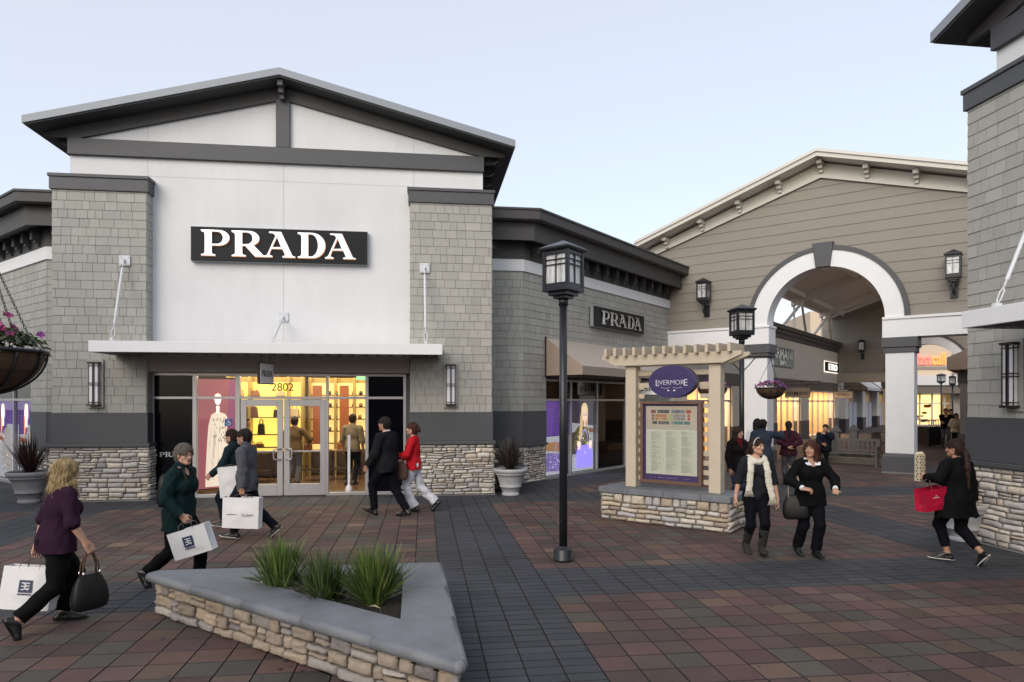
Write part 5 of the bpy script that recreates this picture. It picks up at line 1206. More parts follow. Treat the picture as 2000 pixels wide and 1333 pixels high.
# ------------------------------------------------------------------ directory kiosk
def kiosk():
    K = Fr(*A.w(5.435, -11.97)[:2], A.rz); t = thing('directory_kiosk', 'sand coloured pergola kiosk with a mall map on a stone base', 'directory kiosk', K.w(0,0), K.rz)
    hw, hd = 1.185, .43; path = [(-hw,-hd),(hw,-hd),(hw,hd),(-hw,hd),(-hw,-hd)]
    st = MB()
    for i in range(4):
        P = pline(*path[i], *path[i+1]); ledge(st, P, 0, P.len, .01, .495, KIOSK_PAL, hr=(.06,.125), wr=(.15,.42), seed=90+i, depth=.05, fine=.8, jit=.012)
    st.build('stone_base', STONE, t); MB().box(-hw+.02,hw-.02,-hd+.02,hd-.02,0,.49).build('stone_core', MORT, t)
    mb = MB(); xs = [-hw-.04,-.62,.05,.72,hw+.04]
    for a, b in zip(xs[:-1], xs[1:]): mb.box(a+.003,b-.003,-hd-.045,hd+.045,.50,.60)
    mb.build('cap', BLUEST, t, .008)
    MB().box(-hw+.1,hw-.1,-hd+.1,hd-.1,.497,.501).build('cap_bed', MORT, t)
    for x in (-.83, .74):
        MB().box(x,x+.205,-.165,.04,.601,2.80).build('post', SAND, t, .008)
    for y0 in (-.25, .125):
        mb = MB(); q = [(-1.27,y0,2.99),(-1.27,y0,2.93),(-.98,y0,2.80),(1.02,y0,2.80),(1.33,y0,2.93),(1.33,y0,2.99)]; mb.prism(q, (0,.085,0)); mb.build('beam', SAND, t, .006)
    n = 13
    for i in range(n):
        x = -1.145+i*(2.30)/(n-1); MB().box(x-.026,x+.026,-.36,.33,2.975,3.125).build('rafter', SAND, t, .004)
    for x in (-.625, .54):
        for i in range(11): z = .72+i*.165; MB().box(x if x > 0 else x,x+.20 if x > 0 else x+.11,-.045,-.005,z,z+.085).build('slat', SAND, t, .003)
    for z in (2.40,2.62): MB().box(-.625,.74,-.05,-.008,z,z+.09).build('slat', SAND, t, .003)
    BRF = mat('brown_kiosk_frame', (.135,.075,.052), .5, .08, 8)
    fr_ = MB(); x0, x1, z0, z1 = -.545, .605, .70, 2.16; fr_.box(x0,x0+.055,-.15,.01,z0,z1); fr_.box(x1-.055,x1,-.15,.01,z0,z1); fr_.box(x0+.055,x1-.055,-.15,.01,z0,z0+.055); fr_.box(x0+.055,x1-.055,-.15,.01,z1-.055,z1); fr_.box(x0+.055,x1-.055,-.02,.009,z0+.055,z1-.055)
    f = fr_.build('map_frame', BRF, t, .004)
    MB().box(x0+.056,x1-.056,-.105,-.10,z0+.056,z1-.056).build('purple_board', mat('map_purple', (.055,.035,.12), .4, .05), f)
    P = Panel(0, -.106, 1, 0); a0, a1, c0, c1 = -.445, .515, .86, 2.07
    MB().pbox(P, a0, a1, c0, c0+.80, 0, .002).build('store_list', mat('list_paper', (.50,.52,.42), .6, .04, 4), f); MB().pbox(P, a0, a1, c0+.802, c1, 0, .002).build('map_sheet', mat('map_paper', (.43,.38,.29), .6, .08, 3), f)
    pm = MB(); rg = random.Random(3); u = a1-a0; k = .0024
    def rc(x, y, w_, h, col): 
        nonlocal k
        k += .000004; pm.add([P(a0+x*u,c0+y,k),P(a0+(x+w_)*u,c0+y,k),P(a0+(x+w_)*u,c0+y+h,k),P(a0+x*u,c0+y+h,k)], [(0,1,2,3)], 0, col)
    GR = (.10,.13,.17)
    for (x, w_, cs) in ((.10,.10,((.22,.05,.08),)),(.23,.24,((.05,.06,.08),(.10,.11,.13))),(.51,.26,((.12,.16,.22),(.18,.21,.26))),(.79,.10,((.40,.05,.05),))):
        xx = x
        while xx < x+w_-.005: ww_ = min(rg.uniform(.015,.04), x+w_-xx); rc(xx, 1.085, ww_-.003, .06, rg.choice(cs)); xx += ww_
    for r_ in (0, 1):
        for (x, w_, cs) in ((.12,.05,((.20,.06,.09),)),(.18,.25,((.48,.22,.08),(.52,.28,.12),(.42,.17,.07),(.5,.4,.25))),(.45,.08,((.35,.45,.16),)),(.54,.24,((.25,.26,.28),(.32,.30,.31),(.20,.21,.24))),(.82,.05,((.40,.06,.07),))):
            xx = x
            while xx < x+w_-.005: ww_ = min(rg.uniform(.012,.035), x+w_-xx); rc(xx, .965+r_*.055, ww_-.003, .045, rg.choice(cs)); xx += ww_
    for (x, w_, cs) in ((.13,.10,((.06,.07,.08),)),(.25,.22,((.06,.08,.09),(.10,.12,.12))),(.51,.03,((.04,.14,.15),)),(.56,.18,((.05,.19,.21),(.08,.22,.24))),(.75,.12,((.03,.16,.18),))):
        xx = x
        while xx < x+w_-.005: ww_ = min(rg.uniform(.015,.04), x+w_-xx); rc(xx, .89, ww_-.003, .055, rg.choice(cs)); xx += ww_
    rc(.44, .81+.02, .46, .035, (.50,.51,.44))
    for i in range(9): rc(.46+i*.047, .842, .028, .010, (.22,.22,.2))
    for c in range(3):
        z = .76
        while z > .05:
            w_ = rg.uniform(.10,.21); 
            if rg.random() < .10: rc(.095+c*.30, z-.004, .19, .0018, (.17,.18,.15)); z -= .022
            rc(.10+c*.30, z, w_, .0045, (.27,.29,.24)); rc(.285+c*.30, z, .012, .0045, (.22,.23,.2)); z -= .0125
        rc(.335+c*.30 if c < 2 else .93, .06, .002, .70, (.30,.31,.26))
    pm.build('print', mat('map_ink', (.82,.82,.80), .55, 0, attr='tint'), f)
    tm = MB()
    for i in range(22): 
        if rg.random() < .8: tm.pbox(P, -.40+i*.038, -.40+i*.038+rg.uniform(.015,.03), .795, .806, 0, .002)
    tm.build('footer_print', mat('footer_ink', (.26,.22,.38), .5, 0), f)
    MB().box(x0+.057,x1-.057,-.138,-.134,z0+.057,z1-.057).build('glazing', GLASS, f)
    # oval sign
    s = thing('oval_sign', 'purple oval sign on the kiosk below its rafters', 'sign', K.w(.115, -.215, 2.50), K.rz)
    PU = mat('sign_purple', (.040,.029,.110), .4, .05); mb = MB(); N = 56; rx, rz_ = .435, .285
    el = lambda y, f=1.: [(rx*f*cos(2*pi*i/N), y, rz_*f*sin(2*pi*i/N)) for i in range(N)]
    mb.prism(el(-.06)[::-1] if False else el(-.06), (0,.16,0)); mb.build('sign_body', PU, s, .008)
    PW_ = mat('sign_lettering_white', (.72,.72,.78), .4, 0); PD = mat('sign_lettering_violet', (.055,.043,.122), .35, 0)
    text('PARAGON', 'lettering', PD, s, FRONT, 0, .085, .115, .061, .004, sx=1.15, space=1.1)
    for (tx, u, z, sz) in (('L', -.262, -.075, .165),('IVERMOR', -.01, -.055, .118),('E', .262, -.075, .165)): text(tx, 'lettering', PW_, s, FRONT, u, z, sz, .061, .004, sx=1.02, bold=-.002)
    mb = MB(); 
    for sx in (-1, 1): mb.tube([(sx*.20,-.062,-.10),(sx*.10,-.062,-.118),(sx*.03,-.062,-.10)], .0025, 5)
    for sx in (-1, 1): mb.lathe([(.001,0),(.018,.002)], 10, cap=False) if False else None
    for sx in (-1, 1): mb.add([(sx*.055+.018*cos(i*pi/5), -.0625, -.155+.014*sin(i*pi/5)) for i in range(10)], [tuple(range(10))], 0)
    mb.build('ornament', PW_, s)
    mb = MB(); mb.add([(.022*cos(i*pi/6), -.0625, -.182+.034*sin(i*pi/6)) for i in range(12)], [tuple(range(12))]); mb.build('ornament', PD, s)
    return t
kiosk()

# ------------------------------------------------------------------ benches, posts, bins in the hall
BWOOD = mat('weathered_bench_wood', (.105,.098,.090), .75, .15, 6); BDARK = mat('dark_bench_wood', (.075,.068,.06), .7, .15, 6)
def bench(a, b, label, m, rot=0., ln=2.):
    t = thing('slatted_bench', label, 'bench', A.w(a, b), A.rz+rot, 'slatted benches in the hall'); h = ln/2
    mb = MB(); 
    for i in range(5): mb.box(-h,h,-.28+i*.10,-.20+i*.10,.42,.45)
    mb.build('seat', m, t, .004)
    mb = MB(); mb.box(-h,h,.24,.28,.82,.90); mb.box(-h,h,.22,.26,.48,.54); n = int(ln/.14)
    for i in range(n): x = -h+.08+i*(ln-.16)/(n-1); mb.box(x-.026,x+.026,.231,.255,.541,.819)
    mb.build('backrest', m, t, .004)
    for x in (-h+.03, h-.03):
        MB().box(x-.03,x+.03,-.28,-.22,0,.64).build('leg', m, t, .004); MB().box(x-.03,x+.03,.23,.29,0,.90).build('leg', m, t, .004); MB().box(x-.04,x+.04,-.30,.29,.641,.675).build('armrest', m, t, .004)
    return t
bench(5.55, 1.75, 'grey slatted bench with a seated person in the hall under the arch', BWOOD)
bench(5.7, 8.2, 'darker slatted bench farther back behind the two peaked posts', BDARK, pi*.5)
for (a, b, lb) in ((4.95, 3.2, 'left grey square post with peaked cap behind the bench'),(5.28, 4.6, 'right grey square post with peaked cap behind the bench')):
    t = thing('peaked_post', lb, 'post', A.w(a, b), A.rz, 'grey peaked posts behind the bench'); MB().box(-.14,.14,-.14,.14,0,1.08).build('post_body', mat('post_grey', (.085,.085,.09), .6, .06), t, .006)
    mb = MB(); mb.prism([(-.18,-.18,1.081),(.18,-.18,1.081),(0,-.18,1.30)], (0,.36,0)); mb.build('peaked_cap', mat('post_grey', (.085,.085,.09), .6), t)
t = thing('planting_bed', 'low curbed planting bed behind the grey bench in the hall', 'planting bed', A.w(5.6, 3.6), A.rz)
mb = MB(); mb.box(-1.6,1.6,-1.1,-.9,0,.22); mb.box(-1.6,1.6,1.2,1.4,0,.22); mb.box(-1.6,-1.4,-.899,1.199,0,.22); mb.box(1.4,1.6,-.899,1.199,0,.22); mb.build('curb', mat('curb_concrete', (.24,.215,.18), .8, .1), t, .01)
MB().box(-1.39,1.39,-.89,1.19,0,.17).build('soil', mat('dark_mulch', (.022,.017,.014), .95), t)
rg = random.Random(8); mb = MB()
for i in range(60):
    b2 = MB(); blades(b2, 8, rg, .08, .2, .7, .02, [(.03,.045,.02),(.04,.05,.02)], .5, .04); dx, dy = rg.uniform(-1.3,1.3), rg.uniform(-.8,1.1)
    mb.add([(x+dx, y+dy, z+.17) for x, y, z in b2.v], b2.f, 0, (.035,.045,.02))
tag(mb.build('ground_cover', BLADE, t), kind='stuff')
t = thing('litter_bin', 'black square bin with pale top rails right of the white arch column', 'litter bin', (20.1, 33.0, 0), M.rz+.4)
MB().box(-.55,.55,-.35,.35,.05,.95).build('bin_body', BLACK, t, .02); mb = MB(); mb.box(-.55,.55,-.35,-.30,1.25,1.30); mb.box(-.55,.55,.30,.35,1.25,1.30)
for i in range(6): x = -.5+i*.2; mb.box(x-.02,x+.02,-.34,-.31,.95,1.25)
mb.build('top_rail', mat('rail_pale', (.5,.48,.45), .4), t)
# ------------------------------------------------------------------ people: one smooth surface each, grown from blended limbs
class SDF:
    def __init__(s, lo, hi, res):
        s.lo = np.array(lo, float); s.res = res; s.n = np.ceil((np.array(hi)-s.lo)/res).astype(int)+1
        s.f = np.full(s.n, .5, np.float32)
        s.ax = [s.lo[i]+res*np.arange(s.n[i]) for i in range(3)]
    def _blk(s, lo, hi):
        i0 = np.clip(np.floor((np.array(lo)-s.lo)/s.res).astype(int), 0, s.n-1); i1 = np.clip(np.ceil((np.array(hi)-s.lo)/s.res).astype(int)+1, 1, s.n)
        sl_ = tuple(slice(a, b) for a, b in zip(i0, i1)); X, Y, Z = np.meshgrid(*[s.ax[i][sl_[i]].astype(np.float32) for i in range(3)], indexing='ij'); return sl_, np.stack([X, Y, Z], -1)
    def _put(s, sl_, d, k, op):
        f = s.f[sl_]
        if op == 'add':
            if k > 0: h = np.maximum(k-np.abs(f-d), 0)/k; s.f[sl_] = np.minimum(f, d)-h*h*k*.25
            else: s.f[sl_] = np.minimum(f, d)
        else:
            if k > 0: h = np.maximum(k-np.abs(f+d), 0)/k; s.f[sl_] = np.maximum(f, -d)+h*h*k*.25
            else: s.f[sl_] = np.maximum(f, -d)
    def cap(s, a, b, r1, r2, k=.02, op='add', sq=None, cuts=()):
        a, b = np.array(a, np.float32), np.array(b, np.float32); R_ = max(r1, r2)+k+.025
        sl_, p = s._blk(np.minimum(a, b)-R_, np.maximum(a, b)+R_)
        if p.size == 0: return s
        ab = b-a; t = np.clip(((p-a)@ab)/max(ab@ab, 1e-9), 0, 1); q = p-a-t[..., None]*ab
        l2 = (q*q).sum(-1)
        if sq is not None: c = q@np.array(sq[0], np.float32); l2 = l2+c*c*(1/sq[1]**2-1)
        d = np.sqrt(l2)-(r1+(r2-r1)*t)
        if sq is not None and sq[1] < 1: d *= .85
        for pt, nn in cuts: d = np.maximum(d, (p-np.array(pt, np.float32))@np.array(nn, np.float32))
        s._put(sl_, d, k, op); return s
    def ell(s, c, r, ax, k=.02, op='add', cuts=()):
        c, r = np.array(c, np.float32), np.array(r, np.float32); R_ = r+0; R_ = np.abs(np.array(ax, float).T)@r+k+.025
        sl_, p = s._blk(c-R_, c+R_)
        if p.size == 0: return s
        q = (p-c)@np.array(ax, np.float32).T; k0 = np.sqrt(((q/r)**2).sum(-1)); k1 = np.sqrt(((q/r**2)**2).sum(-1)); d = k0*(k0-1)/np.maximum(k1, 1e-6)
        for pt, nn in cuts: d = np.maximum(d, (p-np.array(pt, np.float32))@np.array(nn, np.float32))
        s._put(sl_, d, k, op); return s
    def plane(s, pt, nn):
        d = ((s.ax[0]-pt[0])*nn[0])[:, None, None]+((s.ax[1]-pt[1])*nn[1])[None, :, None]+((s.ax[2]-pt[2])*nn[2])[None, None, :]; np.maximum(s.f, d.astype(np.float32), out=s.f); return s
    def wrinkle(s, amp, freq, seed, zs=1.):
        rg = np.random.RandomState(seed); I = np.argwhere(np.abs(s.f) < .025); P = (I*s.res+s.lo).astype(np.float32); X, Y, Z = P[:,0], P[:,1], P[:,2]; w_ = np.zeros(len(P), np.float32)
        for i in range(6):
            d = rg.normal(size=3); d[2] *= zs; d /= np.linalg.norm(d); w_ += np.sin(freq*rg.uniform(.6,1.7)*(X*d[0]+Y*d[1]+Z*d[2])+rg.uniform(0,6)+1.5*np.sin(9*(Z+X*.5)+i))
        s.f[I[:,0], I[:,1], I[:,2]] += amp*w_/2.4; return s
    def mesh(s):
        f = s.f; f[0], f[-1], f[:,0], f[:,-1], f[:,:,0], f[:,:,-1] = .1, .1, .1, .1, .1, .1
        ins = f < 0; n = s.n-1; cnt = np.zeros(n, np.int8)
        cs = [(i, j, k) for i in (0,1) for j in (0,1) for k in (0,1)]
        for c in cs: cnt += ins[c[0]:c[0]+n[0], c[1]:c[1]+n[1], c[2]:c[2]+n[2]]
        cell = np.argwhere((cnt > 0) & (cnt < 8)); ids = np.full(n, -1, np.int64); ids[cell[:,0], cell[:,1], cell[:,2]] = np.arange(len(cell))
        val = {c: f[cell[:,0]+c[0], cell[:,1]+c[1], cell[:,2]+c[2]] for c in cs}; acc = np.zeros((len(cell), 3)); num = np.zeros(len(cell))
        for a in cs:
            for ax in range(3):
                if a[ax]: continue
                b = list(a); b[ax] = 1; fa, fb = val[a], val[tuple(b)]; x = (fa < 0) != (fb < 0)
                t = fa[x]/(fa[x]-fb[x]); v = np.tile(np.array(a, float), (len(t), 1)); v[:, ax] += t; acc[x] += v; num[x] += 1
        V = (cell+acc/num[:, None])*s.res+s.lo
        F = []
        for ax in range(3):
            u, v = [(1,2),(2,0),(0,1)][ax]; e = [slice(1, -1)]*3; e[ax] = slice(0, -1); e2 = list(e); e2[ax] = slice(1, None)
            A_, B_ = ins[tuple(e)], ins[tuple(e2)]
            for flip, msk in ((False, A_ & ~B_), (True, ~A_ & B_)):
                g = np.argwhere(msk)
                if len(g) == 0: continue
                g[:, u] += 1; g[:, v] += 1; q = []
                for du, dv in ((-1,-1),(0,-1),(0,0),(-1,0)): h = g.copy(); h[:, u] += du; h[:, v] += dv; q.append(ids[h[:,0], h[:,1], h[:,2]])
                q = np.stack(q, 1); F.append(q[:, ::-1] if flip else q)
        F = np.concatenate(F); F = F[(F >= 0).all(1)]
        return V, F
def np_mesh(name, V, F, mats, parent=None, mi=None):
    me = bpy.data.meshes.new(name); me.vertices.add(len(V)); me.vertices.foreach_set('co', V.astype('f').ravel())
    me.loops.add(F.size); me.loops.foreach_set('vertex_index', F.astype('i').ravel()); me.polygons.add(len(F))
    me.polygons.foreach_set('loop_start', np.arange(0, F.size, 4, dtype='i'))
    try: me.polygons.foreach_set('loop_total', np.full(len(F), 4, 'i'))
    except Exception: pass
    for m in (mats if isinstance(mats, list) else [mats]): me.materials.append(m)
    if mi is not None: me.polygons.foreach_set('material_index', mi.astype('i'))
    me.polygons.foreach_set('use_smooth', np.ones(len(F), bool)); me.update(calc_edges=True); me.validate()
    o = bpy.data.objects.new(name, me); C.objects.link(o)
    if parent: o.parent = parent
    return o
def nrm(v): v = np.array(v, float); return v/max(np.linalg.norm(v), 1e-9)
def ik(a, t, l1, l2, pole):
    a, t = np.array(a, float), np.array(t, float); d = t-a; L_ = np.linalg.norm(d); mx = (l1+l2)*.998
    if L_ > mx: t = a+d/L_*mx; L_ = mx; d = t-a
    x = (l1*l1-l2*l2+L_*L_)/(2*L_); h = sqrt(max(l1*l1-x*x, 0)); dn = d/L_; p = np.array(pole, float); p = p-dn*(p@dn); return a+dn*x+nrm(p)*h, t
SKIN = {'fair': mat('skin_fair', (.50,.285,.205), .5, .06, 30, .08, 150), 'tan': mat('skin_tan', (.36,.19,.125), .5, .06, 30, .08, 150), 'olive': mat('skin_olive', (.42,.235,.155), .5, .06, 30, .08, 150)}
LIP = mat('lip_tone', (.30,.09,.08), .4, .05); EYE = mat('eye_dark', (.02,.014,.012), .15, 0); EYW = mat('eye_white', (.60,.56,.52), .25, 0); BROW = mat('brow_hair', (.04,.025,.018), .7, .1); TOOTH = mat('tooth_white', (.7,.66,.6), .3, 0)
def cloth(name, col, rough=.9, bump=.25, bs=220): return mat(name, col, rough, .10, 9, bump, bs, spec=.12)
def hairmat(name, col): return mat(name, col, .58, .35, 55, .4, 60, spec=.22, stretch=(1,1,.16))

HS = .965
class Person:
    """local frame: +Y the way the hips face, +X the person's right, Z up; metres"""
    def __init__(s, label, xy, face, h=1.65, girth=1., res=.0065, skin='fair', female=True, lean=0., leanx=0., twist=0., head=(0,0), pelvis=None,
                 feet=((-.09,.0,0,0),(.09,.0,0,0)), hands=(None,None), poles=((-1,-.6,0),(1,-.6,0)), curl=.45, palmn=None, group=None, knees=None, pz=None, handdir=(None,None)):
        s.h, s.g, s.res, s.fem, s.skin = h, girth, res, female, skin; s.rz = atan2(face[1], face[0])-pi/2
        s.t = thing('person', label, 'person', (xy[0], xy[1], 0), s.rz, group); s.xy = xy
        zp = pelvis if pelvis else .525*h; s.P0 = np.array([0,0,zp]); l = lean
        s.up = nrm((sin(leanx)*cos(l), sin(l), cos(l)*cos(leanx))); s.tw = twist
        fw = np.array([-sin(twist), cos(twist), 0]); s.fw = nrm(fw-s.up*(fw@s.up)); s.rt = np.cross(s.fw, s.up); s.prt = np.array([1.,0,0]); s.pfw = np.array([0,1.,0])
        s.hip = [s.P0+np.array([sg*.052*h,0,-.005*h]) for sg in (-1,1)]
        sw = (.100 if female else .115)*h*(1+.3*(girth-1)); s.S = s.P0+s.up*.285*h; s.sh = [s.S+s.rt*sg*sw for sg in (-1,1)]
        s.N0 = s.P0+s.up*.315*h; s.N1 = s.N0+s.up*.045*h+s.fw*.010*h
        yw, pt = head; yw += twist
        hf = np.array([-sin(yw)*cos(pt), cos(yw)*cos(pt), sin(pt)]); s.hy = nrm(hf); s.hx = nrm(np.cross(s.hy, (0,0,1))); s.hz = np.cross(s.hx, s.hy)
        s.hc = s.N1+s.up*.056*h+s.fw*.008*h
        s.ank, s.kn, s.toe, s.ftd = [], [], [], []
        for i, (fx, fy, lift, yaw) in enumerate(feet):
            fd = np.array([sin(yaw), cos(yaw), 0]); fl = .150*h; ht = .045*h       # (fx,fy) ball of the foot, lift: heel raise angle (neg: toe up)
            ball = np.array([fx, fy, .012*h]); heel = ball-(fd*cos(lift)-np.array([0,0,sin(lift)]))*fl*.70 if lift >= 0 else ball-fd*fl*.70
            if lift < 0: heel = np.array([fx, fy, .016*h])-fd*fl*.7; ball = heel+(fd*cos(lift)+np.array([0,0,-sin(lift)]))*fl*.70
            dirn = nrm(ball-heel); upf = nrm(np.cross(np.cross(dirn, (0,0,1)), dirn)); an = heel+dirn*fl*.16+upf*(ht+.002)
            kp = s.pfw+fd*.4 if knees is None else np.array(knees[i]); k, an2 = ik(s.hip[i], an, .247*h, .247*h, kp); sh_ = an2-an
            s.ank.append(an2); s.kn.append(k); s.toe.append((heel+sh_, ball+sh_, ball+sh_+dirn*fl*.30*(1) - (np.array([0,0,1])*0), upf)); s.ftd.append(dirn)
        s.wr, s.el = [], []
        for i, sg in enumerate((-1,1)):
            tg = hands[i]
            if tg is None: tg = s.sh[i]+np.array([sg*.035*h,.03*h,-.315*h])
            e, w_ = ik(s.sh[i], tg, .172*h, .150*h, poles[i]); s.el.append(e); s.wr.append(w_)
        s.handdir = handdir; s.palmn = palmn or [None, None]; s.curl = curl if isinstance(curl, (list, tuple)) else (curl, curl)
        allp = np.array([*s.kn, *s.ank, *s.wr, *s.el, *s.sh, s.hc, s.P0]+[x for tt in s.toe for x in tt[:3]])
        s.lo = allp.min(0)-.20*h*.85; s.hi = allp.max(0)+.20*h*.85; s.lo[2] = -.01; s.hi[2] = max(s.hi[2], s.hc[2]+.11*h)
        s.grip = [None, None]
    def grid(s, res=None): return SDF(s.lo, s.hi, res or s.res)
    def W(s, p):
        c, sn = cos(s.rz), sin(s.rz); return (s.xy[0]+p[0]*c-p[1]*sn, s.xy[1]+p[0]*sn+p[1]*c, p[2])
    # ---- limb sets
    def torso(s, d, inf=0., k=.05, waist=True):
        h, g = s.h, s.g; U = s.up; A_ = [s.rt, s.fw, U]; f = s.fem
        d.ell(s.P0+U*.205*h, (.088*h*(g if f else g*1.09)+inf, .064*h*g+inf, .105*h+inf), A_, k)
        d.ell(s.P0+U*.10*h+s.fw*.006*h*g, ((.074 if f else .084)*h*g+inf, .058*h*g**1.5+inf, .085*h+inf), A_, k)
        d.ell(s.P0+np.array([0,-.006*h,.005*h]), ((.095 if f else .088)*h*g+inf, .070*h*g+inf, .078*h+inf), [s.prt, s.pfw, (0,0,1)], k)
        d.cap(s.sh[0]*.88+s.sh[1]*.12, s.sh[1]*.88+s.sh[0]*.12, .034*h+inf, .034*h+inf, .045)
        d.cap(s.S+s.rt*-.045*h+U*.012*h, s.N0+s.rt*-.010*h+U*.012*h, .028*h+inf, .026*h+inf, .04); d.cap(s.S+s.rt*.045*h+U*.012*h, s.N0+s.rt*.010*h+U*.012*h, .028*h+inf, .026*h+inf, .04)
        if f:
            for sg in (-1,1): d.ell(s.P0+U*.205*h+s.rt*sg*.042*h+s.fw*.050*h*g, (.038*h*g+inf,.034*h*g+inf,.038*h*g+inf), A_, .03)
    def arm(s, d, i, inf=0., upto=2., k=.025, cuff=0.):
        h = s.h; g = .6+.4*s.g; m = 1. if s.fem else 1.12; S_, E_, W_ = s.sh[i], s.el[i], s.wr[i]
        ra, rb, rc_, rd = .0300*h*g*m, .0250*h*g*m, .0245*h*g*m, .0155*h*m
        if upto <= 1:
            e = S_+(E_-S_)*upto; n = nrm(E_-S_); d.cap(S_, e+n*.03, ra+inf, ra+(rb-ra)*upto+inf+cuff, k, cuts=((e, n),)); return
        d.cap(S_, E_, ra+inf, rb+inf, k); f = upto-1; e = E_+(W_-E_)*f; n = nrm(W_-E_)
        if upto < 2 or inf > 0: d.cap(E_, e+n*.03, rc_+inf, rc_+(rd-rc_)*f+inf+cuff, k, cuts=((e, n),))
        else: d.cap(E_, W_, rc_, rd, k)
    def leg(s, d, i, inf=0., upto=2., k=.03, flare=0., base=True):
        h, g = s.h, s.g; H_, K_, A_ = s.hip[i], s.kn[i], s.ank[i]; m = 1.
        d.cap(H_, K_, .0530*h*g+inf, .0325*h*(.5+.5*g)+inf, .04)
        f = min(1, upto-1); e = K_+(A_-K_)*f; n = nrm(A_-K_)
        if f <= 0: return
        r0, r1 = .0325*h*(.5+.5*g), .0205*h
        re = r0+(r1-r0)*f
        if flare or f < 1 or inf > 0: d.cap(K_, e+n*.04, r0+inf, re+inf+flare, k, cuts=((e, n),))
        else: d.cap(K_, A_, r0, r1, k)
        cb = K_+(A_-K_)*.30; bk = nrm(np.cross(n, np.cross(n, s.ftd[i]))) ; bk = -s.ftd[i]+n*(s.ftd[i]@n); bk = nrm(bk)
        if f > .35: d.cap(cb+bk*.012*h-n*.04*h, cb+bk*.010*h+n*.045*h, .026*h*(.5+.5*g)+inf, .020*h+inf, .03)
    def foot(s, d, i, inf=0., sole=0.):
        h = s.h; hl, bl, tp, uf = s.toe[i]; A_ = s.ank[i]; k = .02
        d.cap(A_, hl+uf*.018*h, .021*h+inf, .019*h+inf, k); d.cap(A_+(bl-hl)*.12, bl+uf*.012*h, .021*h+inf, .017*h+inf, k); d.cap(hl+uf*.015*h, bl+uf*.010*h, .019*h+inf, .021*h+inf, k, sq=(uf, .75)); d.cap(bl+uf*.010*h, tp+uf*.008*h-nrm(bl-hl)*.012*h, .021*h+inf, .017*h+inf, k, sq=(uf, .62))
    def head(s, d):
        h = s.h*HS; x, y, z, c = s.hx, s.hy, s.hz, s.hc; A_ = [x, y, z]; m = 1. if s.fem else 1.05
        d.cap(s.N0-s.up*.02*h, s.hc-z*.035*h-y*.010*h, (.031 if s.fem else .037)*h, (.030 if s.fem else .036)*h, .02)
        d.ell(c+z*.018*h-y*.006*h, (.0455*h*m,.0570*h,.0500*h), A_, .012); d.ell(c+y*.014*h-z*.022*h, (.0375*h*m,.0420*h,.0460*h), A_, .02)
        d.cap(c+y*.040*h-z*.056*h, c+y*.038*h-z*.050*h, .0135*h*m, .016*h, .02); 
        for sg in (-1,1): d.cap(c+x*sg*.030*h-z*.035*h+y*.0*h, c+x*sg*.010*h-z*.056*h+y*.040*h, .011*h*m, .0115*h*m, .02); d.cap(c+x*sg*.026*h+y*.038*h-z*.012*h, c+x*sg*.028*h+y*.030*h-z*.014*h, .012*h, .010*h, .015)
        for sg in (-1,1): d.ell(c+x*sg*.0195*h+y*.0560*h+z*.004*h, (.0125*h,.008*h,.0080*h), A_, .008, 'sub')
        for sg in (-1,1): d.ell(c+x*sg*.0195*h+y*.0460*h+z*.003*h, (.0092*h,.0085*h,.0080*h), A_, .003)
        d.cap(c+x*-.026*h+y*.0480*h+z*.0145*h, c+x*.026*h+y*.0480*h+z*.0145*h, .0058*h*m, .0058*h*m, .010)
        d.cap(c+y*.0535*h+z*.004*h, c+y*.0630*h-z*.0175*h, .0055*h, .0082*h, .007); 
        for sg in (-1,1): d.ell(c+x*sg*.0075*h+y*.0570*h-z*.0195*h, (.0055*h,.0065*h,.0050*h), A_, .005)
        d.cap(c+x*-.0115*h+y*.0515*h-z*.0355*h, c+x*.0115*h+y*.0515*h-z*.0355*h, .0046*h, .0046*h, .005); d.cap(c+x*-.0095*h+y*.0515*h-z*.0410*h, c+x*.0095*h+y*.0515*h-z*.0410*h, .0048*h, .0048*h, .005)
        for sg in (-1,1): d.ell(c+x*sg*.0460*h*m-y*.004*h-z*.006*h, (.0055*h,.0110*h,.0175*h), A_, .006)
    def hand(s, d, i):
        h = s.h; W_ = s.wr[i]; dr = nrm(W_-s.el[i]) if s.handdir[i] is None else nrm(s.handdir[i]); sg = (-1,1)[i]
        pn = np.array(s.palmn[i] if s.palmn[i] is not None else (-sg, -.15, 0), float); pn = nrm(pn-dr*(pn@dr)); th = np.cross(dr, pn)*(1 if i == 1 else -1); th = nrm(th)
        if s.palmn[i] is None and th@s.pfw < 0: th = -th
        q = .0095*h*.62; pl = .050*h; c = s.curl[i]
        for j, o in enumerate((.017,.006,-.006,-.016)):
            b0 = W_+th*o*.75*h; b1 = W_+dr*pl+th*o*h*1.08; d.cap(b0, b1, .0105*h, .0078*h, .012, sq=(pn, .75))
        d.cap(W_-dr*.01, W_+dr*.015, .0150*h, .0130*h, .02, sq=(pn, .8))
        ln = (.041,.046,.043,.034)
        for j, o in enumerate((.0185,.0062,-.0062,-.0178)):
            p = W_+dr*pl+th*o*h; L_ = ln[j]*h; dd = dr.copy(); a0 = c*(.55+.08*j)
            for f, rr, rr2 in ((.44,1.0,.93),(.32,.93,.86),(.26,.86,.72)):
                dd = nrm(dd*cos(a0)+pn*sin(a0)); e = p+dd*L_*f; d.cap(p, e, .0052*h*rr, .0052*h*rr2, .003); p = e; a0 = c*(.95+.06*j)
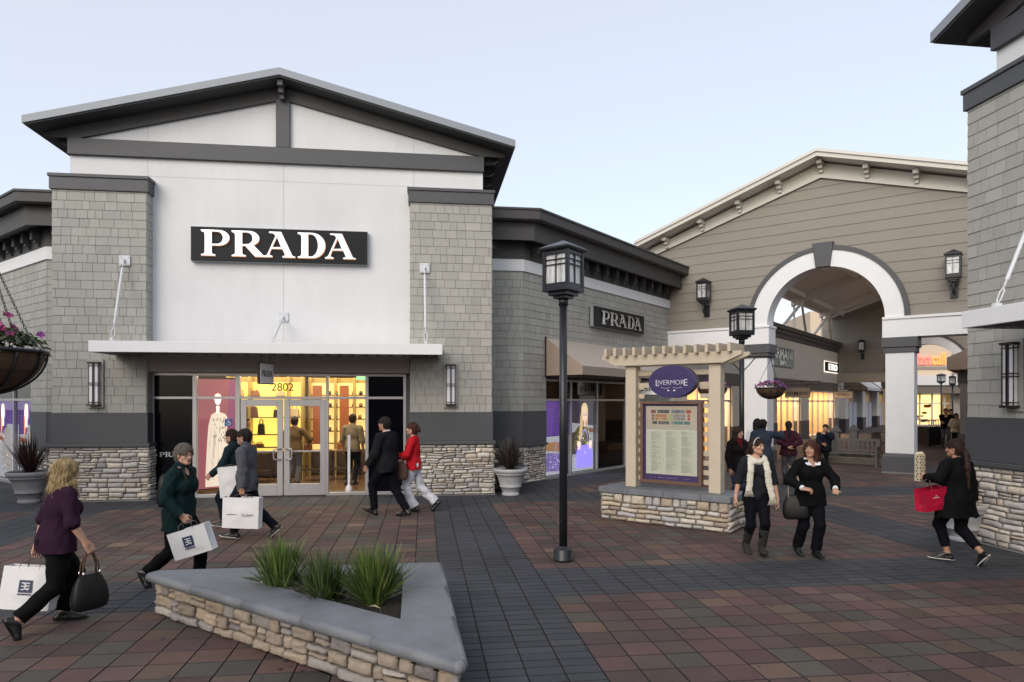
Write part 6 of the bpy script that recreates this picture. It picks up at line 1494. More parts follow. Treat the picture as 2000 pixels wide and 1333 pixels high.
        p = W_+dr*.012*h+th*.014*h; e = p+nrm(dr*.75+th*.72+pn*.25)*.026*h; d.cap(p, e, .0085*h, .0066*h, .008); dd = nrm(dr*.85+th*(.35-.5*c)+pn*(.25+.7*c)); e2 = e+dd*.022*h; d.cap(e, e2, .0066*h, .0058*h, .003); dd = nrm(dr*.85+th*(.15-.7*c)+pn*(.3+.8*c)); d.cap(e2, e2+dd*.019*h, .0058*h, .0048*h, .003)
        s.grip[i] = W_+dr*(pl*.95)+pn*.018*h
    # ---- build pieces
    def body(s, bare_feet=False):
        d = s.grid(); s.torso(d)
        for i in (0,1): s.leg(d, i); s.arm(d, i); s.foot(d, i)
        s.head(d)
        for i in (0,1): s.hand(d, i)
        V, F = d.mesh(); cf = V[F].mean(1); q = cf-s.hc; h = s.h*HS; x, y, z = q@s.hx/h, q@s.hy/h, q@s.hz/h; mi = np.zeros(len(F), int); ax = np.abs(x); fr_ = (y > .028) & (np.abs(z) < .08)
        mi[fr_ & (ax < .0150) & (z > -.0445) & (z < -.0325)] = 1; mi[fr_ & (((x-np.sign(x)*.0195)/.0088)**2+((z-.003)/.0042)**2 < 1)] = 3; mi[fr_ & (((x-np.sign(x)*.0195)/.0046)**2+((z-.003)/.0046)**2 < 1)] = 2
        mi[fr_ & (ax > .009) & (ax < .031) & (z > .0135+.0035*(1-((ax-.02)/.012)**2)) & (z < .0185+.0035*(1-((ax-.02)/.012)**2))] = 4
        return np_mesh('body', V, F, [SKIN[s.skin], LIP, EYE, EYW, BROW], s.t, mi)
    def top(s, m, sleeve=1.95, hem=-.02, inf=.012, flare=0., vneck=0., collar=0., name='top', wr=.003, seed=1, cuff=.003, sinf=None, open_=0, neck=.020, res=None):
        inf += .005
        d = s.grid(res); s.torso(d, inf); h = s.h
        if hem < -.03:
            for sg in (-1,1): d.cap(s.P0+s.prt*sg*.035*h+s.up*.05*h, s.P0+np.array([sg*(.045*h+flare),0,hem*h-.05]), .062*h*s.g+inf, .066*h*s.g+inf+flare*.7, .06, sq=(s.pfw, .92))
        d.plane(s.P0+np.array([0,0,hem*h]), nrm((0,0,-1)))
        n0 = s.N0+s.up*neck*h
        d.cap(s.N0-s.up*.03*h, s.N0+s.up*.02*h, .036*h+inf*.7, .034*h+inf*.5, .03); d.plane(n0, nrm(s.up*1-s.fw*-.30))
        if collar: d.cap(s.N0+s.up*.0*h, s.N0+s.up*collar*h, .038*h+inf*.4, .037*h+inf*.4, .008)
        if vneck: d.ell(s.N0+s.fw*.055*h-s.up*.010*h, (.028*h*(1+vneck*.4), .05*h, (.02+.028*vneck)*h), [s.rt, s.fw, s.up], .008, 'sub')
        for i in (0,1): s.arm(d, i, inf if sinf is None else sinf, sleeve, .03, cuff)
        if wr: d.wrinkle(wr*1.5, 34, seed, .6); d.wrinkle(wr*.5, 80, seed+5, .6)
        V, F = d.mesh(); return np_mesh(name, V, F, m, s.t)
    def pants(s, m, upto=1.97, inf=.009, flare=0., name='trousers', wr=.0025, seed=2, top_=.06):
        inf += .003
        d = s.grid(); h = s.h; s_ = s.P0
        d.ell(s_+np.array([0,-.006*h,.0]), ((.096 if s.fem else .089)*h*s.g+inf, .071*h*s.g+inf, .082*h+inf), [s.prt, s.pfw, (0,0,1)], .05)
        d.ell(s_+s.up*.07*h, ((.082 if s.fem else .085)*h*s.g+inf*.8, .062*h*s.g**1.3+inf*.8, .06*h), [s.rt, s.fw, s.up], .04)
        for i in (0,1): s.leg(d, i, inf, upto, .03, flare)
        d.plane(s_+s.up*top_*h, s.up)
        if wr: d.wrinkle(wr*1.6, 36, seed, .5); d.wrinkle(wr*.6, 85, seed+5, .6)
        V, F = d.mesh(); return np_mesh(name, V, F, m, s.t)
    def shoes(s, m, inf=.007, boot=0., sole=None, name='shoe'):
        for i in (0,1):
            hl, bl, tp, uf = s.toe[i]; pts = np.array([hl, bl, tp, s.ank[i]+(s.kn[i]-s.ank[i])*max(boot, .1)]); d = SDF(pts.min(0)-.10, pts.max(0)+.10, s.res*.85); s.foot(d, i, inf)
            n = nrm(s.kn[i]-s.ank[i]); d.plane(s.ank[i]+uf*.012*s.h, uf) if not boot else d.plane(s.ank[i]+n*(boot*.25*s.h+.02), n)
            if boot: e = s.ank[i]+(s.kn[i]-s.ank[i])*boot; d.cap(s.ank[i], e+n*.03, .0255*s.h+inf, .036*s.h+inf, .02, cuts=((e, n),)); d.wrinkle(.002, 50, 3)
            V, F = d.mesh(); o = np_mesh(name if not boot else 'boot', V, F, m, s.t)
            hh = .010; b = MB(); dr = nrm(bl-hl); sd = nrm(np.cross(dr, uf)); L_ = np.linalg.norm(tp-hl); N = 16; ring = []
            base = hl-uf*.006; 
            for j in range(N):
                a = 2*pi*j/N; u = cos(a); v = sin(a); ln = (L_+.045*s.h)*.5; cx = L_*.5-.003*s.h; wd = .0235*s.h+inf*.9
                ring.append(base+dr*(cx+u*ln)+sd*(v*wd*(1+.12*u)))
            b.prism([tuple(p) for p in ring], tuple(uf*hh)); b.build('sole', sole or BLACK, o)
    def hair(s, m, style='short', seed=1, ln=.2, amp=.0035, vol=1., cutz=0.):
        h = s.h*HS; x, y, z, c = s.hx, s.hy, s.hz, s.hc; A_ = [x, y, z]; lo = c-np.array([.14*h]*3); hi = c+np.array([.14*h]*3)
        if style in ('long','pony','curly','bob'): lo = np.minimum(lo, c+np.array([-.16*h,-.16*h,-(ln+.10)*h])); hi = np.maximum(hi, c+np.array([.16*h]*3))
        d = SDF(lo, hi, min(s.res, .006)); v = .010*h*vol; up = np.array([0,0,1.])
        d.ell(c+z*.021*h-y*.008*h, (.0475*h+v*.7, .0580*h+v*.7, .0515*h+v), A_, .0)
        d.ell(c-y*.022*h-z*.012*h, (.0430*h+v*.6, .0400*h+v*.6, .0520*h), A_, .02)
        if style == 'bob' or style == 'long':
            for sg in (-1,1): d.cap(c+x*sg*.040*h-y*.006*h+z*.01*h, c+x*sg*.047*h-y*.006*h-up*min(ln,.11)*h, .020*h*vol, .017*h*vol, .03); d.cap(c+x*sg*.026*h-y*.034*h, c+x*sg*.034*h-y*.034*h-up*min(ln,.12)*h, .030*h*vol, .024*h*vol, .03)
            d.cap(c-y*.036*h, c-y*.040*h-up*min(ln,.12)*h, .036*h*vol, .028*h*vol, .03)
            if ln > .12:
                for sg in (-1,0,1): d.cap(c+x*sg*.03*h-y*.040*h-up*.08*h, s.S+s.rt*sg*.035*h-s.fw*.065*h*s.g-up*(ln-.16)*h, .030*h*vol, .018*h*vol, .03)
        if style == 'curly':
            rg = np.random.RandomState(seed)
            for _ in range(110):
                a = rg.uniform(.35*pi, 2.65*pi) if 0 else rg.uniform(-.25*pi, 1.25*pi)+pi; zz = rg.uniform(-ln, .045); r_ = .050+.016*min(1, max(0, (.03-zz)/.08)); fr_ = max(0, sin(a+pi))
                dirv = x*cos(a)+y*sin(a)
                if dirv@y > .35 and zz < .035: continue
                p = c+dirv*r_*h*(1.0 if dirv@y < 0 else .92)+z*0+up*zz*h-y*.010*h; d.cap(p, p+up*-.022*h+rg.normal(size=3)*.008*h, rg.uniform(.013,.021)*h, rg.uniform(.010,.017)*h, .012)
            d.cap(c-y*.02*h+z*.02*h, c-y*.030*h-up*ln*.8*h, .058*h, .050*h, .03)
        if style == 'pony':
            p0 = c-y*.066*h+z*.005*h-z*.02*h; d.ell(p0, (.016*h,.016*h,.016*h), A_, .008); p = p0
            pts = [p0, p0-y*.020*h-up*.04*h, s.S-s.fw*.075*h*s.g-up*.02*h, s.S-s.fw*.082*h*s.g-up*max(.03, ln-.18)*h]
            for a, b, r1, r2 in zip(pts[:-1], pts[1:], (.014,.021,.020), (.021,.020,.009)): d.cap(a, b, r1*h, r2*h, .01)
        if style == 'bun': d.ell(c-y*.070*h+z*.004*h, (.028*h,.026*h,.027*h), A_, .008); d.ell(c-y*.084*h-z*.012*h, (.017*h,.016*h,.017*h), A_, .008)
        fz = {'short': .010, 'bun': .012, 'pony': .012}.get(style, .0)
        d.ell(c+y*.064*h-z*(.030-cutz)*h, (.0405*h,.056*h,.0640*h), A_, .006, 'sub')
        if style in ('short','bun','pony'):
            for sg in (-1,1): d.ell(c+x*sg*.056*h+y*.016*h-z*.023*h, (.026*h,.036*h,.039*h), A_, .006, 'sub')
            d.ell(c-z*.090*h+y*.000*h, (.08*h,.080*h,.050*h), A_, .01, 'sub') if style == 'short' else d.ell(c-z*.095*h+y*.02*h, (.08*h,.065*h,.045*h), A_, .01, 'sub')
        if style == 'short': amp *= 1.5
        X, Y, Z = np.meshgrid(*d.ax, indexing='ij'); Q = np.stack([X, Y, Z], -1)-c; qx, qy, qz = Q@x, Q@y, Q@z; th = np.arctan2(qx, -qy)
        d.f += (amp*(np.sin(th*26+qz*14+2*np.sin(qz*22+seed))+.6*np.sin(th*47-qz*20+seed)+.5*np.sin(qz*60+th*9))).astype(np.float32)
        V, F = d.mesh()
        if s.res <= .0071:          # loose strands over the surface
            rg = np.random.RandomState(seed+50); nf = np.cross(V[F[:,1]]-V[F[:,0]], V[F[:,2]]-V[F[:,0]]); nf /= np.maximum(np.linalg.norm(nf, axis=1), 1e-9)[:, None]; fc = V[F].mean(1)
            q = fc-c; ok = np.where(((q@y < .034*h) | (q@z > .040*h)) & ((q*nf).sum(1) > 0))[0]; sel = rg.choice(ok, min(len(ok), 1700 if style != 'short' else 1300))
            n_ = nf[sel]; p = fc[sel]; g_ = np.array([0,0,-1.])+ (-.35*y if style != 'short' else .35*y*0)+rg.normal(size=(len(sel),3))*.28; t_ = g_-n_*(g_*n_).sum(1)[:, None]; t_ /= np.maximum(np.linalg.norm(t_, axis=1), 1e-6)[:, None]
            L_ = rg.uniform(.5, 1.3, len(sel))*{'short': .026, 'bun': .040, 'pony': .045, 'curly': .075}.get(style, .065); sd = np.cross(t_, n_); wv = rg.uniform(.0011, .0024, len(sel))[:, None]
            lift = rg.uniform(.001, .006, len(sel))[:, None]*(1.8 if style == 'curly' else 1.); a0 = p-n_*.001; a1 = p+t_*(L_*.5)[:, None]+n_*lift; a2 = p+t_*L_[:, None]+n_*lift*.8+np.array([0,0,-.004])+sd*rg.normal(0, .006, len(sel))[:, None]
            X_ = np.stack([a0-sd*wv, a0+sd*wv, a1+sd*wv, a1-sd*wv, a2+sd*wv*.3, a2-sd*wv*.3], 1).reshape(-1, 3); k0 = len(V)+6*np.arange(len(sel))
            F = np.concatenate([F, np.stack([k0, k0+1, k0+2, k0+3], 1), np.stack([k0+3, k0+2, k0+4, k0+5], 1)]); V = np.concatenate([V, X_])
        return np_mesh('hair', V, F, m, s.t)
# ------------------------------------------------------------------ bags
PAPER = mat('white_paper_bag', (.70,.70,.71), .55, .05, 6, .15, 14); KRAFT = mat('kraft_bag_bottom', (.34,.22,.12), .7, .1); NAVY = mat('navy_print', (.022,.032,.085), .45, 0); CORD = mat('bag_cord', (.12,.09,.10), .7, .1)
REDB = mat('red_gloss_bag', (.42,.012,.045), .22, .06, 5, .1, 12); LEATH = mat('black_leather', (.006,.0055,.006), .5, .15, 12, .2, 60, spec=.3); BROWNL = mat('brown_suede', (.070,.038,.024), .85, .2, 10, .3, 60)
def paper_bag(label, top, yaw, w_, h, dp, m, tilt=0., pitch=0., hl=.16, logo=None, kraft=False):
    """hangs from the point top; yaw: direction of the wide side's normal; tilt: roll about that normal; pitch swings it"""
    t = thing('shopping_bag', label, 'shopping bag', top, 0, 'shopping bags carried on the plaza'); t.rotation_mode = 'XYZ'
    t.rotation_euler = (pitch, tilt, yaw)
    z1, z0 = -hl, -hl-h; a, b = w_/2, dp/2; N, Mz = 14, 12; rg = random.Random(int(abs(top[0])*100)); so_ = rg.uniform(0, 50)
    def wall(p0, p1, bulge, nn, m_i):
        vs_ = []
        for j in range(Mz+1):
            for i in range(N+1):
                s, q = i/N, j/Mz; x = p0[0]+(p1[0]-p0[0])*s; y = p0[1]+(p1[1]-p0[1])*s; e = sin(pi*s)*sin(pi*min(1, .15+q*.85)); tap = 1+.0*q
                d = bulge*e+.012*noise.noise(Vector((x*7+so_, y*7, q*4)))*e+.006*noise.noise(Vector((x*19+so_, y*19, q*11)))*e
                vs_.append((x*tap+nn[0]*d, y*tap+nn[1]*d, z0+h*q+.006*noise.noise(Vector((x*9, so_, 2)))*q))
        return vs_, [(j*(N+1)+i, j*(N+1)+i+1, (j+1)*(N+1)+i+1, (j+1)*(N+1)+i) for j in range(Mz) for i in range(N)]
    mb = MB()
    for p0, p1, bl, nn in (((-a,-b),(a,-b),.012,(0,-1)),((a,-b),(a,b),-.02,(1,0)),((a,b),(-a,b),.012,(0,1)),((-a,b),(-a,-b),-.02,(-1,0))): v, f = wall(p0, p1, bl, nn, 0); mb.add(v, f, 0, (1,1,1), True)
    mb.add([(-a,-b,z0),(a,-b,z0),(a,b,z0),(-a,b,z0)], [(0,3,2,1)], 1 if kraft else 0)
    if kraft: mb.add([(-a-.001,-b-.0015,z0),(a+.001,-b-.0015,z0),(a+.001,-b-.0015,z0+.004),(-a-.001,-b-.0015,z0+.004)], [(0,1,2,3)], 1)
    bo = mb.build('bag_body', [m, KRAFT], t)
    for y in (-b, b): k = MB(); k.tube([(-w_*.2,y,z1-.02),(-w_*.17,y*.7,z1+hl*.55),(-.02,y*.1,z1+hl*.97),(.02,y*.1,z1+hl*.97),(w_*.17,y*.7,z1+hl*.55),(w_*.2,y,z1-.02)], .0042, 6); k.build('handle', CORD, t)
    for s in ((-1, 1) if logo else ()):
        P = Panel(0, -b-.016, 1, 0) if s < 0 else Panel(0, b+.016, -1, 0); lg = MB()
        if logo == 'mark':
            q = w_*.13; zc = z0+h*.55; lg.pbox(P, -q, q, zc-q, zc+q, 0, .003); lo = lg.build('logo', NAVY, t)
            l2 = MB()
            for k in range(3): l2.bar(P(-q*.62, zc-q*.55+k*q*.55, .0035), P(q*.62, zc-q*.30+k*q*.42, .0035), q*.16, .002, up=(0,1,0))
            l2.bar(P(-q*.5, zc+q*.62, .0035), P(q*.4, zc-q*.0, .0035), q*.16, .002, up=(0,1,0)); l2.bar(P(-q*.3, zc+q*.05, .0035), P(q*.5, zc-q*.6, .0035), q*.16, .002, up=(0,1,0)); l2.build('monogram', PAPER, lo)
            l3 = MB()
            for k in range(7): l3.pbox(P, -q*1.05+k*q*.30, -q*1.05+k*q*.30+q*.2, zc-q*1.42, zc-q*1.18, 0, .002)
            l3.build('wordmark', NAVY, lo)
        elif logo == 'line':
            for k in range(22): 
                if k not in (10, 15): lg.pbox(P, -w_*.36+k*w_*.0327, -w_*.36+k*w_*.0327+w_*.024, z0+h*.44, z0+h*.465, 0, .002)
            lg.pbox(P, w_*.05, w_*.30, z0+h*.40, z0+h*.408, 0, .002); lg.build('wordmark', mat('grey_print', (.06,.06,.075), .5, 0), t)
        elif logo == 'gold':
            lg.pbox(P, -w_*.22, w_*.05, z0+h*.58, z0+h*.615, 0, .002); lg.pbox(P, -w_*.11, -w_*.05, z0+h*.66, z0+h*.70, 0, .002); lg.build('wordmark', mat('pale_gold_print', (.75,.55,.42), .35, 0), t)
    return t
def soft_bag(label, name, top, yaw, w_, h, dp, m, hl, m2=None, tilt=0., pinch=.6, rings=True):
    t = thing(name, label, 'handbag', top, 0, None); t.rotation_euler = (0, tilt, yaw); mb = MB(); N = 28; rows = []
    for j, (f, sx, sy) in enumerate(((0,.62,.55),(.03,.86,.85),(.18,1.0,1.0),(.45,.98,.98),(.75,.84,.70),(.94,pinch,.34),(1.0,pinch*.96,.22))):
        for i in range(N):
            a = 2*pi*i/N; cx = abs(cos(a))**.6*(1 if cos(a) > 0 else -1); sy_ = abs(sin(a))**.7*(1 if sin(a) > 0 else -1)
            mb.v.append((cx*w_/2*sx*(1+.03*noise.noise(Vector((i*.7, j*1., 3)))), sy_*dp/2*sy*(1+.10*noise.noise(Vector((i*.5, j*.8, 9)))), -hl-h+h*f))
        rows.append(j)
    for j in range(len(rows)-1):
        for i in range(N): mb.f.append((j*N+i, j*N+(i+1) % N, (j+1)*N+(i+1) % N, (j+1)*N+i)); mb.mi.append(0); mb.c.append((1,1,1)); mb.sm.append(True)
    mb.f += [tuple(range(N))[::-1], tuple(6*N+i for i in range(N))]; mb.mi += [0,0]; mb.c += [(1,1,1)]*2; mb.sm += [False]*2
    o = mb.build('bag_body', m, t); s = o.modifiers.new('sub', 'SUBSURF'); s.levels = s.render_levels = 1
    for y in (-1, 1):
        k = MB(); k.tube([(-w_*.22,y*dp*.2,-hl-h*.12),(-w_*.20,y*dp*.15,-hl*.6),(-w_*.08,y*dp*.05,-.02),(0,0,0),(w_*.08,y*dp*.05,-.02),(w_*.20,y*dp*.15,-hl*.6),(w_*.22,y*dp*.2,-hl-h*.12)], .009, 8); hd = k.build('handle', m2 or m, t)
        if rings: 
            for sx in (-1,1): k = MB(); k.tube([(sx*w_*.22,y*dp*.24,-hl-h*.02),(sx*w_*.215,y*dp*.24,-hl+.03)], .010, 8); k.build('ring', CHROME, hd)
    return t

# ------------------------------------------------------------------ clothes and hair colours
BLK = cloth('black_cloth', (.0042,.0043,.0055)); INK = cloth('ink_cloth', (.0040,.0045,.0075)); PURPLE = cloth('plum_knit', (.026,.010,.024)); TEAL = cloth('dark_teal_cloth', (.0065,.019,.020)); TEAL2 = cloth('deep_green_fleece', (.010,.022,.026)); GREYJ = cloth('grey_shell_jacket', (.078,.080,.094), .7); DENIM = cloth('dark_denim', (.007,.009,.017))
SUIT = cloth('charcoal_suit', (.011,.0115,.014)); REDK = cloth('red_cardigan', (.45,.012,.020)); WHITEP = cloth('white_linen', (.55,.55,.60)); KNITG = cloth('charcoal_knit', (.016,.017,.021)); CREAMK = cloth('cream_chunky_knit', (.60,.57,.48), .9, .9, 55); WHITEC = cloth('white_cotton', (.72,.72,.76)); BRJ = cloth('dark_brown_jacket', (.010,.0085,.009)); NAVYJ = cloth('slate_blue_jacket', (.030,.042,.062)); MAROON = cloth('maroon_sweater', (.045,.012,.022)); GREYT = cloth('grey_trouser', (.075,.075,.085)); GREYS = cloth('stone_grey_trouser', (.12,.115,.115)); IVORY = cloth('ivory_sweater', (.48,.43,.35)); OLIVE = cloth('mottled_olive_shirt', (.16,.105,.05)); PALE = cloth('pale_shirt', (.25,.21,.15)); DRED = cloth('dark_red_scarf', (.12,.012,.02)); BLUEJ = cloth('blue_jean', (.035,.05,.085))
HBLK = hairmat('black_hair', (.010,.008,.008)); HBRN = hairmat('dark_brown_hair', (.028,.014,.010)); HRED = hairmat('auburn_hair', (.060,.022,.014)); HBLD = hairmat('blonde_hair', (.34,.25,.13)); HGRY = hairmat('grey_brown_hair', (.115,.098,.088)); HDK = hairmat('near_black_hair', (.016,.010,.009))
SHOEB = mat('black_shoe', (.010,.010,.011), .35, .1, 12); BOOTG = mat('grey_suede_boot', (.020,.019,.019), .9, .15, 12); SHOEW = mat('sole_white', (.55,.55,.52), .6); SOLED = mat('sole_dark', (.015,.014,.014), .7)

def at(px, Y): return ((px-1000)/1333*Y, Y)
# 1 blonde woman, left foreground, walking right and away
p = Person('woman with long curly blonde hair in a plum top striding past the left pier', at(110, 6.50), (.60,.80), h=1.60, girth=1.16, res=.006, lean=.10,
           feet=((-.10,.22,0,.55),(.09,-.36,1.1,.35)), hands=((-.24,-.08,.75),(.27,.16,.80)), poles=((-.4,-1,0),(.5,-1,0)), curl=1.0, head=(.10,-.08), pelvis=.815)
p.body(); p.top(PURPLE, 1.02, -.050, .016, .02, 0, 0, cuff=.014); p.pants(BLK, 1.93, .013, .018); p.shoes(SHOEB, .004); p.hair(HBLD, 'curly', 3, .19, .005)
paper_bag('white paper bag with navy square mark and brown bottom held by the blonde woman', p.W(p.grip[0]), .15, .44, .40, .16, PAPER, .10, -.12, .12, 'mark', True)
soft_bag('black handbag with silver rings carried low by the blonde woman', 'black_handbag', p.W(p.grip[1]), 1.0, .34, .34, .16, LEATH, .22, BROWNL)
# 2 woman in dark teal jacket with glasses, behind the planter
p = Person('woman with short grey hair, glasses and dark teal jacket walking behind the planter', at(350, 7.95), (.99,-.10), h=1.65, girth=1.10, res=.006, lean=.05, feet=((.10-.18,.34,-.25,.0),(.09,-.34,1.0,0)),
           hands=((-.24,-.05,.80),(.20,.15,.86)), poles=((-.4,-1,0),(.4,-1,0)), curl=1.0, head=(-.42,-.02), pelvis=.845)
p.body(); p.top(TEAL, 1.96, -.105, .020, .01, .5, .03, wr=.004, res=.0065, cuff=.006); p.pants(BLK, 1.94, .012, .02); p.shoes(SHOEB, .005); p.hair(HGRY, 'short', 5, .1, .004, 1.5)
gm_ = MB(); h_ = p.h*HS
for sg in (-1,1):
    c = p.hc+p.hx*sg*.0215*h_+p.hy*.0600*h_+p.hz*.003*h_; ring = [c+p.hx*.016*h_*cos(2*pi*i/20)+p.hz*.0125*h_*sin(2*pi*i/20)-p.hy*.004*abs(cos(2*pi*i/20)) for i in range(21)]; gm_.tube(ring, .0020, 6)
    gm_.tube([c+p.hx*sg*.016*h_+p.hz*.004*h_, p.hc+p.hx*sg*.0475*h_+p.hz*.004*h_-p.hy*.003*h_], .002, 5)
gm_.tube([p.hc+p.hx*-.006*h_+p.hy*.064*h_+p.hz*.005*h_, p.hc+p.hx*.006*h_+p.hy*.064*h_+p.hz*.005*h_], .002, 5); gm_.build('glasses', mat('red_brown_frame', (.04,.008,.008), .3, 0), p.t)
paper_bag('white paper bag with navy square mark swinging tilted from the teal jacket woman\'s hand', p.W(p.grip[1]+np.array([.03,0,0])), p.rz+pi/2+.05, .45, .31, .14, PAPER, -.30, .05, .09, 'mark')
b_ = thing('backpack', 'small black backpack on the back of the teal jacket woman', 'backpack', p.W(p.P0+p.up*.16*p.h-p.fw*.165), p.rz)
mb = MB(); N = 24; prof = ((-.19,.75,.7),(-.175,.95,.95),(-.05,1,1),(.08,.95,.9),(.16,.75,.7),(.19,.45,.4))
for z, sx, sy in prof:
    for i in range(N): a = 2*pi*i/N; mb.v.append((.125*sx*abs(cos(a))**.6*(1 if cos(a) > 0 else -1), .062*sy*abs(sin(a))**.7*(1 if sin(a) > 0 else -1), z))
for j in range(5):
    for i in range(N): mb.f.append((j*N+i, j*N+(i+1) % N, (j+1)*N+(i+1) % N, (j+1)*N+i)); mb.mi.append(0); mb.c.append((1,1,1)); mb.sm.append(True)
mb.f += [tuple(range(N))[::-1], tuple(5*N+i for i in range(N))]; mb.mi += [0,0]; mb.c += [(1,1,1)]*2; mb.sm += [True]*2
mb.build('pack_body', LEATH, b_); mb = MB(); mb.box(-.09,.09,-.078,-.055,-.15,.0); mb.build('front_pocket', LEATH, b_, .015)
for sg in (-1,1): k = MB(); k.tube([(sg*.07,.05,.17),(sg*.09,.13,.25),(sg*.095,.26,.24),(sg*.10,.32,.10),(sg*.10,.26,-.05),(sg*.09,.05,-.14)], .012, 8); k.build('strap', LEATH, b_)
k = MB(); k.tube([(-.06,-.065,-.05),(-.02,-.085,-.055),(.05,-.08,-.05)], .010, 8); k.build('buckle', CHROME, b_)
# 3 man in grey jacket facing left with a big white bag
p = Person('man with dark hair in a grey jacket walking left past the lit shop doors', at(483, 10.75), (-1,.02), h=1.71, girth=1.02, res=.0065, female=False, skin='tan', lean=.03, feet=((-.09,.30,-.12,0),(.09,-.36,.75,0)),
           hands=((-.24,-.02,.80),(.26,.16,.86)), poles=((-.4,-1,0),(.4,-1,0)), curl=1.0, head=(.0,.0), pelvis=.88)
p.body(); p.top(GREYJ, 1.96, -.075, .020, .004, 0, .045, wr=.004, cuff=.008); p.pants(DENIM, 1.97, .014, .012); p.shoes(SHOEB, .007, sole=SHOEW); p.hair(HDK, 'short', 7, .1, .003, 1.1)
paper_bag('large white paper bag with a thin line of print carried by the grey jacket man', p.W(p.grip[0]), p.rz+pi/2+.0, .56, .47, .16, PAPER, -.03, 0, .06, 'line')
# 4 companion behind him in deep green, arm out
p = Person('person in a deep green fleece half hidden behind the grey jacket man, arm swung forward', at(458, 11.7), (-1,.05), h=1.66, girth=1.05, res=.007, skin='olive', lean=.04, feet=((-.09,.26,-.1,0),(.09,-.30,.7,0)),
           hands=((-.22,.30,.92),(.22,-.05,.80)), poles=((-.4,-1,-.2),(.4,-1,0)), curl=.8, head=(.05,-.02), pelvis=.865)
p.body(); p.top(TEAL2, 1.95, -.06, .016, 0, 0, .03, cuff=.006); p.pants(DENIM, 1.97, .014, .012); p.shoes(SHOEB, .007, sole=SHOEW); p.hair(HBRN, 'short', 8, .1, .003)
x_ = at(447, 11.35); paper_bag('white paper bag hanging between the grey jacket man and his green companion', p.W(p.grip[1]+np.array([0,.02,0])) if False else (x_[0], x_[1], 1.10), p.rz+pi/2+.2, .34, .50, .14, PAPER, .10, .0, .03)
# 5 man in suit
p = Person('man in a charcoal suit and white collar striding left past the black window panel', at(757, 12.85), (-.90,.42), h=1.86, girth=1.06, res=.007, female=False, skin='tan', lean=.05, feet=((-.10,.40,-.32,0),(.10,-.22,.08,0)),
           hands=((-.30,.24,.95),(.26,.05,.86)), poles=((-.5,-1,-.1),(.4,-1,0)), curl=.6, head=(.10,.0), pelvis=.955)
p.body(); p.top(SUIT, 1.94, -.065, .022, .006, 1., .0, wr=.003, cuff=.008, name='jacket'); p.pants(INK, 1.98, .014, .012); p.shoes(SHOEB, .006); p.hair(HDK, 'short', 9, .1, .0025, .8)
d = p.grid(.006); d.cap(p.N0-p.up*.006*p.h, p.N0+p.up*.030*p.h, .046*p.h, .043*p.h, .0, cuts=((p.N0+p.up*.030*p.h-p.fw*.02, nrm(p.up+p.fw*.5)),)); V_, F_ = d.mesh(); np_mesh('shirt_collar', V_, F_, WHITEC, p.t)
# 6 woman in red
p = Person('woman in a red cardigan and white trousers walking left beside the stone pier', at(808, 13.35), (-1,.05), h=1.73, girth=.96, res=.007, lean=.0, feet=((-.06,.10,0,0),(.08,-.38,.8,0)),
           hands=((-.18,.34,1.08),(.18,.22,1.02)), poles=((-.5,-1,-.3),(.5,-1,-.3)), curl=.6, head=(.0,.03), pelvis=.895)
p.body(); p.top(REDK, 1.95, -.035, .019, .006, .5, 0, wr=.004, cuff=.004, name='cardigan'); p.pants(WHITEP, 1.98, .016, .035, wr=.005); p.shoes(SHOEB, .005); p.hair(HRED, 'bun', 10, .1, .003)
e_ = p.el[0]*.45+p.wr[0]*.55; soft_bag('brown suede hobo bag on the forearm of the woman in red', 'hobo_bag', p.W(e_+np.array([-.06,0,.01])), p.rz+pi/2, .36, .36, .16, BROWNL, .10, BROWNL, rings=False)
# 7 woman with white scarf
p = Person('woman in charcoal with a long cream scarf and white hair band', at(1477, 9.55), (-.10,-1), h=1.63, girth=1.06, res=.006, lean=-.01, feet=((-.075,.12,-.12,.05),(.085,-.10,.25,-.05)),
           hands=((-.27,.06,.80),(.28,-.03,.78)), poles=((-.6,-1,0),(.6,-1,0)), curl=.6, head=(.75,.02), pelvis=.85)
p.body(); p.top(KNITG, 1.20, -.030, .013, .004, .7, 0, wr=.003, cuff=.006); p.pants(INK, 1.6, .009, 0); p.shoes(BOOTG, .010, boot=.80); p.hair(HBRN, 'pony', 11, .20, .0025, .8)
sc = p.grid(.007); h_ = p.h; n_ = p.N0+p.up*.012*h_; R8 = [n_+(p.rt*cos(a)*.060*h_+p.fw*(sin(a)*.058-.0)*h_)-p.up*(.012+.030*max(0, sin(a)))*h_ for a in np.linspace(0, 2*pi, 15)]
for a, b in zip(R8[:-1], R8[1:]): sc.cap(a, b, .026*h_, .026*h_, .012, sq=(p.up, 1.0))
for sg, ln_ in ((-1,.345),(1,.275)):
    pts = [n_+p.rt*sg*.056*h_+p.fw*.05*h_-p.up*.02*h_, n_+p.rt*sg*.070*h_+p.fw*.100*h_-p.up*.12*h_, n_+p.rt*sg*.076*h_+p.fw*.098*h_-p.up*.20*h_, n_+p.rt*sg*(.085 if sg > 0 else .11)*h_+p.fw*.100*h_-p.up*ln_*h_]
    for a, b in zip(pts[:-1], pts[1:]): sc.cap(a, b, .027*h_, .026*h_, .01, sq=(p.fw, .42))
sc.wrinkle(.0035, 110, 5, 1.5); V_, F_ = sc.mesh(); np_mesh('scarf', V_, F_, CREAMK, p.t)
fr_ = MB()
